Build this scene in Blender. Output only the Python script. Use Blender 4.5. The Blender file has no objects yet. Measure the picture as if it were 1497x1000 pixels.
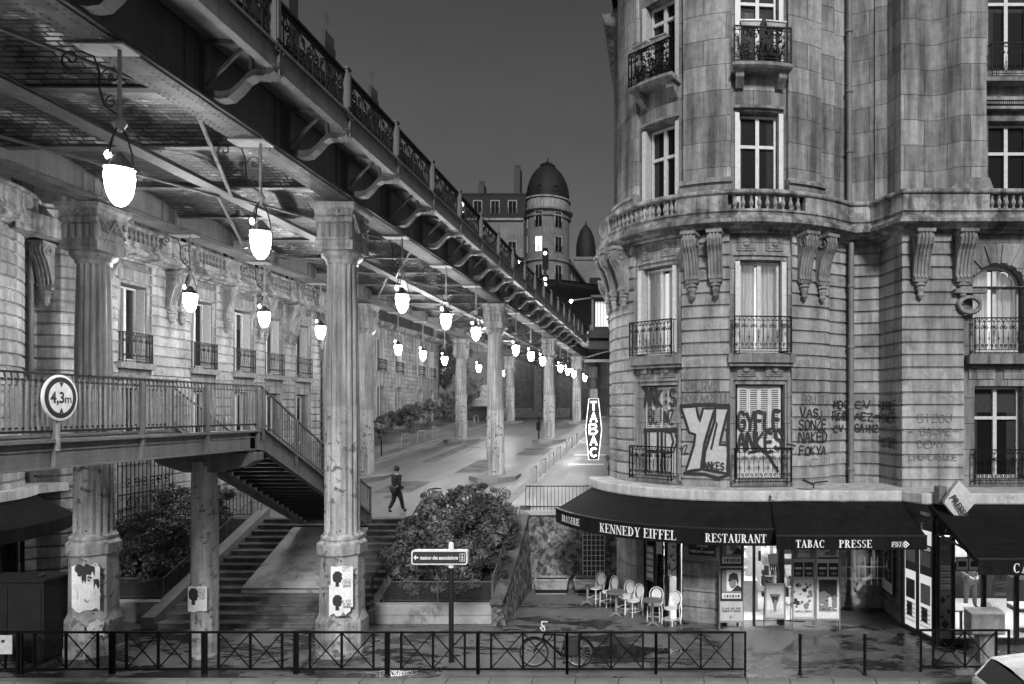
import bpy, math, random
from mathutils import Vector, Matrix, Quaternion
random.seed(7)
sin, cos, PI, R = math.sin, math.cos, math.pi, math.radians
SC = bpy.context.scene
COL = SC.collection

# ---------------------------------------------------------------- camera, sky, sun, exposure
cam_d = bpy.data.cameras.new('camera')
cam = bpy.data.objects.new('camera', cam_d)
COL.objects.link(cam)
cam.location = (0, 0, 6.3)
cam.rotation_euler = (PI/2, 0, 0)
cam_d.sensor_width = 36.0
cam_d.lens = 36.0*1000/1497
cam_d.shift_x = (748.5-967)/1497
cam_d.shift_y = (600-500)/1497
cam_d.clip_start = 0.1
cam_d.clip_end = 3000
SC.camera = cam
SC.render.resolution_x, SC.render.resolution_y = 1024, 684
SUN_EL, SUN_AZ = R(32), R(200)          # direction the light comes from (behind the camera, a little to the right)
w = bpy.data.worlds.new('World'); SC.world = w; w.use_nodes = True
wn = w.node_tree.nodes; wl = w.node_tree.links
bg = wn['Background']
sky = wn.new('ShaderNodeTexSky'); sky.sky_type = 'NISHITA'; sky.sun_disc = False
sky.sun_elevation = SUN_EL; sky.sun_rotation = R(160)
sky.air_density = 1.0; sky.dust_density = 3.0
bw = wn.new('ShaderNodeRGBToBW')
tcw = wn.new('ShaderNodeTexCoord'); mpw = wn.new('ShaderNodeMapping'); mpw.inputs['Scale'].default_value = (1, 1, 3); wl.new(tcw.outputs['Generated'], mpw.inputs['Vector'])
nzw = wn.new('ShaderNodeTexNoise'); nzw.inputs['Scale'].default_value = 2.2; nzw.inputs['Detail'].default_value = 6; wl.new(mpw.outputs[0], nzw.inputs['Vector'])
mrw = wn.new('ShaderNodeMapRange'); mrw.inputs[1].default_value = .3; mrw.inputs[2].default_value = .7; mrw.inputs[3].default_value = .86; mrw.inputs[4].default_value = 1.12; wl.new(nzw.outputs['Fac'], mrw.inputs[0])
mlw = wn.new('ShaderNodeMath'); mlw.operation = 'MULTIPLY'
wl.new(sky.outputs[0], bw.inputs[0]); wl.new(bw.outputs[0], mlw.inputs[0]); wl.new(mrw.outputs[0], mlw.inputs[1]); wl.new(mlw.outputs[0], bg.inputs['Color'])
bg.inputs['Strength'].default_value = 0.019
sun_d = bpy.data.lights.new('sun', 'SUN'); sun = bpy.data.objects.new('sun', sun_d); COL.objects.link(sun)
sun_d.energy = 1.8; sun_d.angle = R(9)
sd = Vector((0.17*cos(SUN_EL), -0.985*cos(SUN_EL), sin(SUN_EL)))
sun.rotation_euler = sd.to_track_quat('Z', 'Y').to_euler()
SC.view_settings.view_transform = 'Standard'; SC.view_settings.look = 'None'
SC.view_settings.exposure = 0.95; SC.view_settings.gamma = 1.0
SC.cycles.use_denoising = True
SC.cycles.use_light_tree = True
SC.cycles.max_bounces = 6; SC.cycles.diffuse_bounces = 3; SC.cycles.glossy_bounces = 3
SC.cycles.transparent_max_bounces = 12
SC.cycles.caustics_reflective = False; SC.cycles.caustics_refractive = False
SC.cycles.sample_clamp_indirect = 4.0

# ---------------------------------------------------------------- materials (all procedural)
MATS = {}
def nodes_of(name):
    m = bpy.data.materials.new(name); m.use_nodes = True
    return m, m.node_tree.nodes, m.node_tree.links, m.node_tree.nodes['Principled BSDF']
def g3(v): return (v, v, v, 1)
def ramp(n, l, src, stops):
    r = n.new('ShaderNodeValToRGB'); e = r.color_ramp.elements
    while len(e) < len(stops): e.new(0.5)
    for k, (p, v) in enumerate(stops):
        e[k].position = p; e[k].color = g3(v)
    l.new(src, r.inputs[0]); return r.outputs[0]
def mulc(n, l, a, b, fac=1.0, mode='MULTIPLY'):
    m = n.new('ShaderNodeMix'); m.data_type = 'RGBA'; m.blend_type = mode; m.inputs[0].default_value = fac
    l.new(a, m.inputs[6])
    if hasattr(b, 'links'): l.new(b, m.inputs[7])
    else: m.inputs[7].default_value = g3(b)
    return m.outputs[2]
def noise(n, l, vec, scale, detail=6, rough=.6, dist=0):
    t = n.new('ShaderNodeTexNoise'); t.inputs['Scale'].default_value = scale
    t.inputs['Detail'].default_value = detail; t.inputs['Roughness'].default_value = rough
    t.inputs['Distortion'].default_value = dist
    l.new(vec, t.inputs['Vector']); return t.outputs['Fac']
def scaled(n, l, vec, s):
    m = n.new('ShaderNodeMapping'); m.inputs['Scale'].default_value = s
    l.new(vec, m.inputs['Vector']); return m.outputs[0]
def surf(name, v, rough=.7, metal=0, var=.35, scale=1.5, fine=18, bump=.15, streak=0, brick=None, uv=False,
         spots=None, rlo=None, spec=.3, stain=None):
    """one weathered grey surface: broad mottling, fine grain, optional vertical streaks, optional blocks, optional flaking"""
    m, n, l, b = nodes_of(name)
    tc = n.new('ShaderNodeTexCoord'); vec = tc.outputs['UV' if uv else 'Object']
    big = noise(n, l, vec, scale); col = ramp(n, l, big, [(.28, v*(1-var)), (.72, v*(1+var*.6))])
    fi = noise(n, l, vec, fine, 5, .7)
    col = mulc(n, l, col, ramp(n, l, fi, [(.25, .72), (.7, 1.12)]), .8)
    if streak:
        sv = scaled(n, l, vec, (1.7, .16, 1) if uv else (2.6, 2.6, .2))
        st = noise(n, l, sv, 1.6, 5, .65)
        col = mulc(n, l, col, ramp(n, l, st, [(.36, 1-streak), (.62, 1.0)]))
    if stain:
        sn = noise(n, l, vec, stain[0], 8, .7, .4)
        col = mulc(n, l, col, ramp(n, l, sn, [(stain[1], stain[2]), (stain[1]+.08, 1.0)]))
    bh = fi
    if brick:
        bt = n.new('ShaderNodeTexBrick'); bw_, bhh, mort, mv, bv = brick
        bt.inputs['Scale'].default_value = 1; bt.inputs['Brick Width'].default_value = bw_
        bt.inputs['Row Height'].default_value = bhh; bt.inputs['Mortar Size'].default_value = mort
        bt.inputs['Mortar Smooth'].default_value = .2; bt.inputs['Bias'].default_value = 0
        bt.inputs['Color1'].default_value = g3(1-bv); bt.inputs['Color2'].default_value = g3(1.0)
        bt.inputs['Mortar'].default_value = g3(mv)
        l.new(vec, bt.inputs['Vector'])
        col = mulc(n, l, col, bt.outputs['Color'])
    if spots:   # lighter or darker flaking paint
        sp = noise(n, l, vec, spots[0], 10, .65, .3)
        f = ramp(n, l, sp, [(spots[1], 0), (spots[1]+.03, 1)])
        mx = n.new('ShaderNodeMix'); mx.data_type = 'RGBA'; l.new(f, mx.inputs[0]); l.new(col, mx.inputs[6])
        mx.inputs[7].default_value = g3(spots[2]); col = mx.outputs[2]
    l.new(col, b.inputs['Base Color'])
    b.inputs['Metallic'].default_value = metal; b.inputs['Specular IOR Level'].default_value = spec
    if rlo is None: b.inputs['Roughness'].default_value = rough
    else: l.new(ramp(n, l, big, [(.35, rlo), (.65, rough)]), b.inputs['Roughness'])
    bp = n.new('ShaderNodeBump'); bp.inputs['Strength'].default_value = bump; bp.inputs['Distance'].default_value = .03
    l.new(bh, bp.inputs['Height'])
    if brick:
        b2 = n.new('ShaderNodeBump'); b2.inputs['Strength'].default_value = .8; b2.inputs['Distance'].default_value = .02
        b2.invert = True
        l.new(bt.outputs['Fac'], b2.inputs['Height']); l.new(bp.outputs[0], b2.inputs['Normal']); bp = b2
    l.new(bp.outputs[0], b.inputs['Normal'])
    MATS[name] = m; return m
def glow(name, s, v=1.0, var=None):
    m, n, l, b = nodes_of(name)
    b.inputs['Base Color'].default_value = g3(.6)
    b.inputs['Emission Color'].default_value = g3(v)
    b.inputs['Emission Strength'].default_value = s
    MATS[name] = m; return m
def plain(name, v, rough=.5, metal=0, spec=.5):
    m, n, l, b = nodes_of(name)
    tc = n.new('ShaderNodeTexCoord'); f = noise(n, l, tc.outputs['Object'], 9, 4)
    l.new(ramp(n, l, f, [(.3, v*.82), (.7, v*1.1)]), b.inputs['Base Color'])
    b.inputs['Roughness'].default_value = rough; b.inputs['Metallic'].default_value = metal
    b.inputs['Specular IOR Level'].default_value = spec
    MATS[name] = m; return m

M = {}
M['rustic'] = surf('rustic_stone', .47, .85, var=.3, scale=.6, fine=7, bump=.7, streak=.55, uv=True, brick=(1.15, .357, .004, .55, .3), stain=(1.6, .40, .75))
M['ashlar'] = surf('ashlar_stone', .40, .85, var=.28, scale=.45, fine=5, bump=.6, streak=.68, uv=True, brick=(1.3, .74, .009, .22, .42), stain=(2.4, .40, .82))
M['stone'] = surf('carved_stone', .31, .85, var=.35, scale=1.0, fine=12, bump=.3, streak=.5, stain=(1.2, .40, .65))
M['cornice'] = surf('cornice_stone', .40, .85, var=.45, scale=1.0, fine=10, bump=.4, streak=.72, stain=(1.4, .44, .5))
M['pale_ledge'] = surf('pale_ledge_render', .55, .8, var=.2, scale=1.4, fine=10, bump=.2, streak=.35, stain=(2.2, .34, .65))
M['iron'] = surf('grey_painted_iron', .13, .55, var=.3, scale=1.1, fine=14, bump=.12, streak=.4)
M['iron_mid'] = surf('mid_painted_iron', .07, .5, var=.4, scale=1.4, fine=14, bump=.12, streak=.4)
M['iron_lt'] = surf('pale_painted_iron', .19, .55, var=.22, scale=1.4, fine=14, bump=.12, streak=.3)
M['vault'] = surf('painted_vault_brick', .58, .5, var=.9, scale=.55, fine=7, bump=.35, brick=(.30, .12, .022, .05, .72), stain=(.9, .53, .13), rlo=.3)
M['iron_flange'] = surf('flange_painted_iron', .11, .5, var=.35, scale=1.4, fine=14, bump=.12, stain=(1.5,.42,.6))
M['col'] = surf('worn_column_paint', .46, .6, var=.35, scale=1.1, fine=12, bump=.2, streak=.6, spots=(4.5, .575, .11))
M['col_up'] = surf('column_iron_paint', .38, .5, var=.35, scale=1.2, fine=12, bump=.2, streak=.62)
M['black'] = plain('black_iron_paint', .005, .5, 0, .12)
M['darkmetal'] = surf('dark_painted_metal', .02, .5, var=.3, scale=2, fine=15, bump=.08, spec=.2)
M['galv'] = surf('galvanised_metal', .36, .45, metal=.3, var=.3, scale=3, fine=12, bump=.05, streak=.25)
M['white'] = plain('white_paint', .72, .5)
M['offwhite'] = plain('off_white_enamel', .5, .45)
M['glass'] = plain('dark_window_glass', .008, .12, 0, .12)
M['awning'] = surf('dark_awning_cloth', .015, .8, var=.25, scale=1.2, fine=30, bump=.05, streak=.45, spec=.06)
M['letter'] = plain('white_lettering', .78, .6)
M['spray'] = plain('black_spray_paint', .015, .7)
M['spray_grey'] = plain('faded_spray_paint', .11, .8)
M['spray_fill'] = plain('silver_spray_paint', .42, .6)
M['carglass'] = plain('tinted_car_glass', .01, .35, 0, .08)
M['paper'] = surf('poster_paper', .78, .75, var=.18, scale=3, fine=14, bump=.05)
M['paper_mid'] = plain('grey_print', .22, .7)
M['ink'] = plain('black_print', .025, .7)
M['concrete'] = surf('pale_concrete', .33, .85, var=.22, scale=1.1, fine=14, bump=.25, stain=(1.6, .4, .6))
M['kerb'] = surf('granite_kerb', .2, .8, var=.25, scale=2, fine=24, bump=.2)
M['step'] = surf('stone_steps', .10, .7, var=.4, scale=1.2, fine=12, bump=.3, stain=(1.2, .45, .5))
M['rubble'] = surf('rough_stone_wall', .22, .9, var=.8, scale=3.2, fine=9, bump=1.0, stain=(4, .45, .25))
M['roof'] = surf('dark_slate_roof', .009, .7, var=.3, scale=1, fine=8, bump=.2, streak=.2)
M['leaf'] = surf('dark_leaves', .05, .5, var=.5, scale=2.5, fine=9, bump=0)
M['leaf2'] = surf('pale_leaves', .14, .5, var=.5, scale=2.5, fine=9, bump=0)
M['bark'] = surf('bark', .05, .9, var=.4, scale=4, fine=20, bump=.4)
M['soil'] = surf('dark_soil', .012, .95, var=.4, scale=3, fine=20, bump=.6)
M['globe'] = glow('lit_lamp_globe', 135)
M['bulb'] = glow('lit_bulb', 25)
M['neon'] = glow('lit_neon_tube', 5)
M['strip'] = glow('lit_ceiling_panel', 24)
M['drape'] = plain('dim_drapes', .045, .9, 0, .1)
M['backlit'] = glow('backlit_paper', .3)
M['neon_soft'] = glow('lit_neon_border', .7)
M['siglamp'] = glow('lit_signal_lens', 12)
M['tabletop'] = plain('zinc_table_top', .3, .3, .5)
M['water'] = plain('puddle_water', .02, .02, 0, .9)
M['litroom'] = glow('lit_room_window', 1.3)
M['lowlit'] = glow('dimly_lit_window', .42)
M['rattan'] = surf('white_rattan', .78, .6, var=.15, scale=8, fine=60, bump=.3)
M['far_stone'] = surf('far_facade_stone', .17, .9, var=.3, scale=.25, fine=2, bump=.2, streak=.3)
M['carpaint'] = plain('white_car_paint', .7, .25)
M['rubber'] = plain('tyre_rubber', .02, .8)
M['skin'] = plain('skin', .35, .6)
M['cloth_dark'] = plain('dark_clothing', .03, .9)
M['jeans'] = plain('denim_trousers', .09, .9)
M['interior'] = surf('pale_interior_wall', .6, .8, var=.1, scale=1, fine=8, bump=.02)
M['backwall'] = surf('block_back_wall', .22, .85, var=.3, scale=.5, fine=6, bump=.2, uv=True, brick=(.55, .25, .012, .5, .3), streak=.3)

def wet_asphalt():
    m, n, l, b = nodes_of('wet_pavement')
    tc = n.new('ShaderNodeTexCoord'); v = tc.outputs['Object']
    fi = noise(n, l, v, 26, 6, .7); mid = noise(n, l, v, 2.2, 8, .7)
    s1_ = noise(n, l, scaled(n, l, v, (1, 1.8, 1)), .32, 12, .66, .8); s2_ = noise(n, l, scaled(n, l, v, (1, 2.6, 1)), 2.4, 6, .6)
    mm = n.new('ShaderNodeMath'); mm.operation = 'MULTIPLY_ADD'; mm.inputs[1].default_value = .35; l.new(s2_, mm.inputs[0]); l.new(s1_, mm.inputs[2]); sl = mm.outputs[0]
    dry = mulc(n, l, ramp(n, l, fi, [(.3, .09), (.7, .16)]), ramp(n, l, mid, [(.35, .75), (.6, 1.1)]))
    wetc = mulc(n, l, dry, .22)
    msk = ramp(n, l, sl, [(.635, 0), (.68, 1)])
    mx = n.new('ShaderNodeMix'); mx.data_type = 'RGBA'; l.new(msk, mx.inputs[0]); l.new(wetc, mx.inputs[6]); l.new(dry, mx.inputs[7])
    l.new(mx.outputs[2], b.inputs['Base Color'])
    r = n.new('ShaderNodeMix'); r.data_type = 'FLOAT'; l.new(msk, r.inputs[0]); r.inputs[2].default_value = .22; r.inputs[3].default_value = .6
    l.new(r.outputs[0], b.inputs['Roughness'])
    bp = n.new('ShaderNodeBump'); bp.inputs['Strength'].default_value = .12; bp.inputs['Distance'].default_value = .006
    l.new(fi, bp.inputs['Height']); l.new(bp.outputs[0], b.inputs['Normal'])
    return m
M['wet'] = wet_asphalt()
def plaza_asphalt():
    m, n, l, b = nodes_of('damp_street_asphalt')
    tc = n.new('ShaderNodeTexCoord'); v = tc.outputs['Object']
    fi = noise(n, l, v, 30, 5, .7); big = noise(n, l, v, .35, 7, .6, .3); tr = noise(n, l, scaled(n, l, v, (1.6, .18, 1)), 1.0, 6, .6)
    c = mulc(n, l, ramp(n, l, fi, [(.3, .10), (.7, .17)]), ramp(n, l, tr, [(.35, .72), (.65, 1.12)]))
    l.new(mulc(n, l, c, ramp(n, l, big, [(.36, .62), (.6, 1.05)])), b.inputs['Base Color'])
    l.new(ramp(n, l, big, [(.35, .42), (.6, .6)]), b.inputs['Roughness'])
    bp = n.new('ShaderNodeBump'); bp.inputs['Strength'].default_value = .3; bp.inputs['Distance'].default_value = .01
    l.new(fi, bp.inputs['Height']); l.new(bp.outputs[0], b.inputs['Normal'])
    return m
M['plaza'] = plaza_asphalt()
def clear_glass():
    m, n, l, b = nodes_of('clear_shop_glass')
    n.remove(b); out = n['Material Output']
    t = n.new('ShaderNodeBsdfTransparent'); t.inputs[0].default_value = g3(.92)
    gl = n.new('ShaderNodeBsdfGlossy'); gl.inputs['Roughness'].default_value = .03; gl.inputs['Color'].default_value = g3(.9)
    fr = n.new('ShaderNodeFresnel'); fr.inputs[0].default_value = 1.45
    mx = n.new('ShaderNodeMixShader'); l.new(fr.outputs[0], mx.inputs[0]); l.new(t.outputs[0], mx.inputs[1]); l.new(gl.outputs[0], mx.inputs[2])
    l.new(mx.outputs[0], out.inputs[0]); return m
M['clear'] = clear_glass()

# ---------------------------------------------------------------- scene helpers
ORG = {}
def root_of(o):
    while o.parent: o = o.parent
    return o
def link(o, parent=None):
    COL.objects.link(o)
    if parent is not None: o.parent = parent
    return o
def thing(name, label, cat, loc=(0, 0, 0), group=None):
    o = bpy.data.objects.new(name, None); o.empty_display_size = .3; link(o)
    o.location = loc; o['label'] = label; o['category'] = cat
    if group: o['group'] = group
    return o
def tag(o, label=None, cat=None, group=None, kind=None):
    if label: o['label'] = label
    if cat: o['category'] = cat
    if group: o['group'] = group
    if kind: o['kind'] = kind
    return o
def kids(o): return [c for c in bpy.data.objects if c.parent == o]
CH = {}
def tree_of(o):
    if o.name not in CH: CH[o.name] = [(c, kids(c)) for c in kids(o)]
    return CH[o.name]
def dup(o, loc, rz=None, label=None, scale=None):
    c = o.copy(); link(c); c.location = loc
    if rz is not None: c.rotation_euler = (0, 0, rz)
    if label: c['label'] = label
    if scale: c.scale = scale
    for ch, gs in tree_of(o):
        d = ch.copy(); link(d, c)
        for gch in gs:
            e = gch.copy(); link(e, d)
    return c
def dup_part(o, parent, loc, rz=0, name=None):
    """copy of a part (and its sub-parts) under a thing; the copy shares mesh data"""
    r = Vector(root_of(parent).location) if parent else Vector((0, 0, 0))
    c = o.copy(); link(c, parent); c.location = Vector(loc)-r; c.rotation_euler = (0, 0, rz)
    if name: c.name = name
    for ch, gs in tree_of(o):
        d = ch.copy(); link(d, c)
    return c

class MB:
    def __init__(s): s.v = []; s.f = []; s.uv = []; s.M = None
    def add(s, vs, fs, uvs=None):
        k = len(s.v)
        if s.M is not None: vs = [tuple(s.M @ Vector(p)) for p in vs]
        s.v.extend(vs)
        for i, f in enumerate(fs):
            s.f.append(tuple(k+j for j in f))
            s.uv.append(uvs[i] if uvs else None)
        return s
    def box(s, x0, x1, y0, y1, z0, z1):
        return s.add([(x0,y0,z0),(x1,y0,z0),(x1,y1,z0),(x0,y1,z0),(x0,y0,z1),(x1,y0,z1),(x1,y1,z1),(x0,y1,z1)],
              [(0,3,2,1),(4,5,6,7),(0,1,5,4),(1,2,6,5),(2,3,7,6),(3,0,4,7)])
    def obox(s, c, sx, sy, sz, rz=0, ry=0):
        m = Matrix.Translation(c) @ Matrix.Rotation(rz, 4, 'Z') @ Matrix.Rotation(ry, 4, 'Y')
        vs = [tuple(m @ Vector((a*sx/2, b*sy/2, d*sz/2))) for d in (-1,1) for a, b in ((-1,-1),(1,-1),(1,1),(-1,1))]
        return s.add(vs, [(0,3,2,1),(4,5,6,7),(0,1,5,4),(1,2,6,5),(2,3,7,6),(3,0,4,7)])
    def beam(s, a, b, w, h):
        """rectangular bar from a to b, w wide sideways, h tall"""
        a, b = Vector(a), Vector(b); d = (b-a)
        if d.length < 1e-6: return s
        d.normalize(); up = Vector((0,0,1)) if abs(d.z) < .95 else Vector((0,1,0))
        sd_ = d.cross(up).normalized(); u = sd_.cross(d)
        vs = [tuple(p + sd_*i*w/2 + u*j*h/2) for p in (a, b) for i, j in ((-1,-1),(1,-1),(1,1),(-1,1))]
        return s.add(vs, [(0,3,2,1),(4,5,6,7),(0,1,5,4),(1,2,6,5),(2,3,7,6),(3,0,4,7)])
    def tube(s, pts, r, n=6, cap=True, closed=False):
        pts = [Vector(p) for p in pts]; m = len(pts); vs = []; prev = None
        rr = r if isinstance(r, (list, tuple)) else [r]*m
        for i, p in enumerate(pts):
            if closed: t = pts[(i+1) % m]-pts[i-1]
            else: t = pts[min(i+1, m-1)]-pts[max(i-1, 0)]
            if t.length < 1e-9: t = Vector((0,0,1))
            t.normalize()
            if prev is None:
                a = Vector((0,0,1)) if abs(t.z) < .9 else Vector((1,0,0))
                u = t.cross(a).normalized()
            else:
                u = (prev - t*prev.dot(t))
                u = u.normalized() if u.length > 1e-6 else prev
            prev = u; w_ = t.cross(u)
            for k in range(n):
                an = 2*PI*(k+.5)/n
                vs.append(tuple(p + (u*cos(an)+w_*sin(an))*rr[i]))
        fs = []
        for i in range(m if closed else m-1):
            j = (i+1) % m
            for k in range(n):
                fs.append((i*n+k, i*n+(k+1) % n, j*n+(k+1) % n, j*n+k))
        if cap and not closed: fs += [tuple(reversed(range(n))), tuple((m-1)*n+k for k in range(n))]
        return s.add(vs, fs)
    def lathe(s, prof, c=(0,0,0), n=16, mod=None, a0=0, rot=0):
        """prof: [(r,z)], c centre; mod(angle, r, z) -> r"""
        vs = []; fs = []
        for (r, z) in prof:
            for k in range(n):
                an = rot+2*PI*k/n
                q = mod(k, r, z) if mod else r
                vs.append((c[0]+q*cos(an), c[1]+q*sin(an), c[2]+z))
        m = len(prof)
        for i in range(m-1):
            for k in range(n):
                fs.append((i*n+k, i*n+(k+1) % n, (i+1)*n+(k+1) % n, (i+1)*n+k))
        fs += [tuple(reversed(range(n))), tuple((m-1)*n+k for k in range(n))]
        return s.add(vs, fs)
    def prism(s, poly, f0, f1):
        """poly: 2d points; f0, f1 map a 2d point to 3d"""
        n = len(poly); vs = [tuple(f0(*p)) for p in poly]+[tuple(f1(*p)) for p in poly]
        fs = [tuple(range(n)), tuple(reversed(range(n, 2*n)))]
        fs += [(i, n+i, n+(i+1) % n, (i+1) % n) for i in range(n)]
        return s.add(vs, fs)
    def quad(s, a, b, c, d, uv=None): return s.add([a,b,c,d], [(0,1,2,3)], [uv] if uv else None)
    def sweep(s, plan, prof, closed=False, cap=True):
        """carry a closed vertical profile [(offset outwards, z)] along a plan polyline; outwards is to the right of travel.
        uv = (distance, z)"""
        m = len(plan); P = [Vector((p[0], p[1])) for p in plan]; N = []; L = [0]
        for i in range(m-1): L.append(L[-1]+(P[i+1]-P[i]).length)
        for i in range(m):
            def nr(a, b):
                d = (b-a).normalized(); return Vector((d.y, -d.x))
            if closed:
                n1, n2 = nr(P[i-1], P[i]), nr(P[i], P[(i+1) % m])
            else:
                n1 = nr(P[i-1], P[i]) if i > 0 else nr(P[0], P[1])
                n2 = nr(P[i], P[i+1]) if i < m-1 else n1
            q = n1+n2; q = q/max(.35, q.dot(n1)) if q.length > 1e-6 else n1
            N.append(q)
        k = len(prof); vs = []; fs = []; uvs = []
        for i in range(m):
            for (o, z) in prof: vs.append((P[i].x+N[i].x*o, P[i].y+N[i].y*o, z))
        ll = [0]
        for j in range(k): ll.append(ll[-1]+math.hypot(prof[(j+1)%k][0]-prof[j][0], prof[(j+1)%k][1]-prof[j][1]))
        for i in range(m if closed else m-1):
            i2 = (i+1) % m; u0 = L[i]; u1 = L[i2] if i2 else L[i]+(P[0]-P[i]).length
            for j in range(k):
                j2 = (j+1) % k
                fs.append((i*k+j, i2*k+j, i2*k+j2, i*k+j2))
                z0, z1 = prof[j][1], prof[j2][1]
                if abs(z0-z1) < .3*abs(prof[j][0]-prof[j2][0]): z1 = z0+abs(prof[j][0]-prof[j2][0])
                uvs.append(((u0, z0), (u1, z0), (u1, z1), (u0, z1)))
        if cap and not closed:
            fs.append(tuple(reversed(range(k)))); uvs.append([(prof[j][0]+L[0], prof[j][1]) for j in reversed(range(k))])
            fs.append(tuple((m-1)*k+j for j in range(k))); uvs.append([(prof[j][0]+L[-1], prof[j][1]) for j in range(k)])
        return s.add(vs, fs, uvs)
    def build(s, name, mat, parent=None, smooth=False, bevel=0, weld=False, local=False):
        o = (0, 0, 0) if (local or parent is None) else root_of(parent).location
        me = bpy.data.meshes.new(name)
        me.from_pydata([(p[0]-o[0], p[1]-o[1], p[2]-o[2]) for p in s.v], [], s.f)
        if any(u is not None for u in s.uv):
            lay = me.uv_layers.new(name='UVMap'); buf = []
            for f, u in zip(s.f, s.uv):
                for q in range(len(f)):
                    if u: buf += [u[q][0], u[q][1]]
                    else:
                        p = s.v[f[q]]; buf += [p[0]+p[1], p[2]]
            lay.data.foreach_set('uv', buf)
        me.materials.append(mat)
        if smooth: me.shade_smooth() if hasattr(me, 'shade_smooth') else me.polygons.foreach_set('use_smooth', [True]*len(me.polygons))
        me.validate(); me.update()
        ob = bpy.data.objects.new(name, me); link(ob, parent)
        if smooth == 'auto':
            me.set_sharp_from_angle(angle=R(40))
        if bevel:
            b = ob.modifiers.new('bevel', 'BEVEL'); b.width = bevel; b.segments = 2; b.limit_method = 'ANGLE'
        return ob
def arc(c, r, t0, t1, n):
    """plan points on the rotunda: angle measured from the camera-facing side, positive to the right (degrees)"""
    return [(c[0]+r*sin(R(t0+(t1-t0)*k/n)), c[1]-r*cos(R(t0+(t1-t0)*k/n))) for k in range(n+1)]
def frame_at(x, y, z, rz):
    return Matrix.Translation((x, y, z)) @ Matrix.Rotation(rz, 4, 'Z')
def P(px, py, Y):      # a point seen at px, py when it stands Y metres ahead: used only to read sizes off the photograph
    return ((px-967)/1000*Y, Y, 6.3+(600-py)/1000*Y)

# ---------------------------------------------------------------- lettering
STK = {'A':'0,0 .5,1 1,0|.2,.36 .8,.36','B':'0,0 0,1 .7,1 .85,.78 .6,.54 0,.5|.6,.54 .95,.28 .7,0 0,0','C':'.95,.85 .6,1 .2,.9 0,.5 .2,.1 .6,0 .95,.15',
'D':'0,0 0,1 .6,.95 1,.5 .6,.05 0,0','E':'.9,1 0,1 0,0 .9,0|0,.52 .7,.52','F':'.9,1 0,1 0,0|0,.52 .7,.52','G':'.95,.85 .6,1 .15,.9 0,.5 .2,.08 .7,0 1,.2 1,.48 .6,.48',
'H':'0,0 0,1|1,0 1,1|0,.5 1,.5','I':'.5,0 .5,1','J':'.2,1 .9,1 .7,1 .7,.2 .4,0 .05,.2','K':'0,0 0,1|.9,1 .05,.45 .95,0','L':'0,1 0,0 .85,0',
'M':'0,0 .1,1 .5,.35 .9,1 1,0','N':'0,0 0,1 1,0 1,1','O':'.5,1 .12,.85 0,.5 .12,.12 .5,0 .88,.12 1,.5 .88,.85 .5,1','P':'0,0 0,1 .75,.97 .95,.75 .7,.5 0,.46',
'Q':'.5,1 .1,.85 0,.5 .15,.1 .5,0 .9,.15 1,.5 .85,.88 .5,1|.6,.3 1,-.08','R':'0,0 0,1 .75,.97 .92,.75 .7,.52 0,.48|.45,.48 1,0','S':'.92,.85 .5,1 .08,.82 .25,.55 .75,.45 .95,.2 .5,0 .05,.15',
'T':'0,1 1,1|.5,1 .5,0','U':'0,1 0,.25 .3,0 .7,0 1,.25 1,1','V':'0,1 .5,0 1,1','W':'0,1 .25,0 .5,.7 .75,0 1,1','X':'0,0 1,1|0,1 1,0','Y':'0,1 .5,.5 1,1|.5,.5 .4,0','Z':'0,1 1,1 0,0 1,0',
'0':'.5,1 .1,.8 .1,.2 .5,0 .9,.2 .9,.8 .5,1|.1,-.1 .9,1.1','1':'.3,.8 .55,1 .55,0','2':'.1,.8 .5,1 .9,.75 0,0 1,0','-':'.1,.5 .9,.5',':':'.5,.7 .5,.62|.5,.3 .5,.22','.':'.45,.05 .55,0','=':'.1,.65 .9,.65|.1,.35 .9,.35',
'3':'.1,.9 .6,1 .85,.75 .4,.52 .9,.28 .55,0 .05,.12','4':'.7,0 .7,1 0,.3 1,.3','5':'.9,1 .2,1 .1,.55 .6,.6 .9,.3 .5,0 .05,.1','7':'0,1 1,1 .4,0','9':'.9,.6 .5,.45 .1,.7 .5,1 .9,.8 .8,.2 .4,0',
'\'':'.5,1 .4,.75',',':'.5,.1 .35,-.15','^':'0,.3 .5,1 1,.3','~':'0,.4 .25,.7 .5,.35 .75,.7 1,.4','*':'0,.2 .3,.9 .5,.1 .7,.8 1,.3'}
def ribbon(mb, pts, w, fmap, off):
    """flat painted stroke of width w along 2d pts mapped onto a surface"""
    pts = [Vector(p) for p in pts]; m = len(pts)
    vs = []
    for i, p in enumerate(pts):
        t = pts[min(i+1, m-1)]-pts[max(i-1, 0)]
        t = t.normalized() if t.length > 1e-9 else Vector((1, 0)); nn = Vector((-t.y, t.x))*w/2
        if i == 0: p = p-t*w*.4
        if i == m-1: p = p+t*w*.4
        vs += [tuple(fmap(p.x+nn.x, p.y+nn.y, off)), tuple(fmap(p.x-nn.x, p.y-nn.y, off))]
    mb.add(vs, [(2*i, 2*i+1, 2*i+3, 2*i+2) for i in range(m-1)])
def dense(pts, step):
    out = []
    for a, b in zip(pts, pts[1:]):
        k = max(1, int(math.hypot(b[0]-a[0], b[1]-a[1])/step))
        out += [(a[0]+(b[0]-a[0])*i/k, a[1]+(b[1]-a[1])*i/k) for i in range(k)]
    return out+[pts[-1]]
OFFK = [0]
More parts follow.
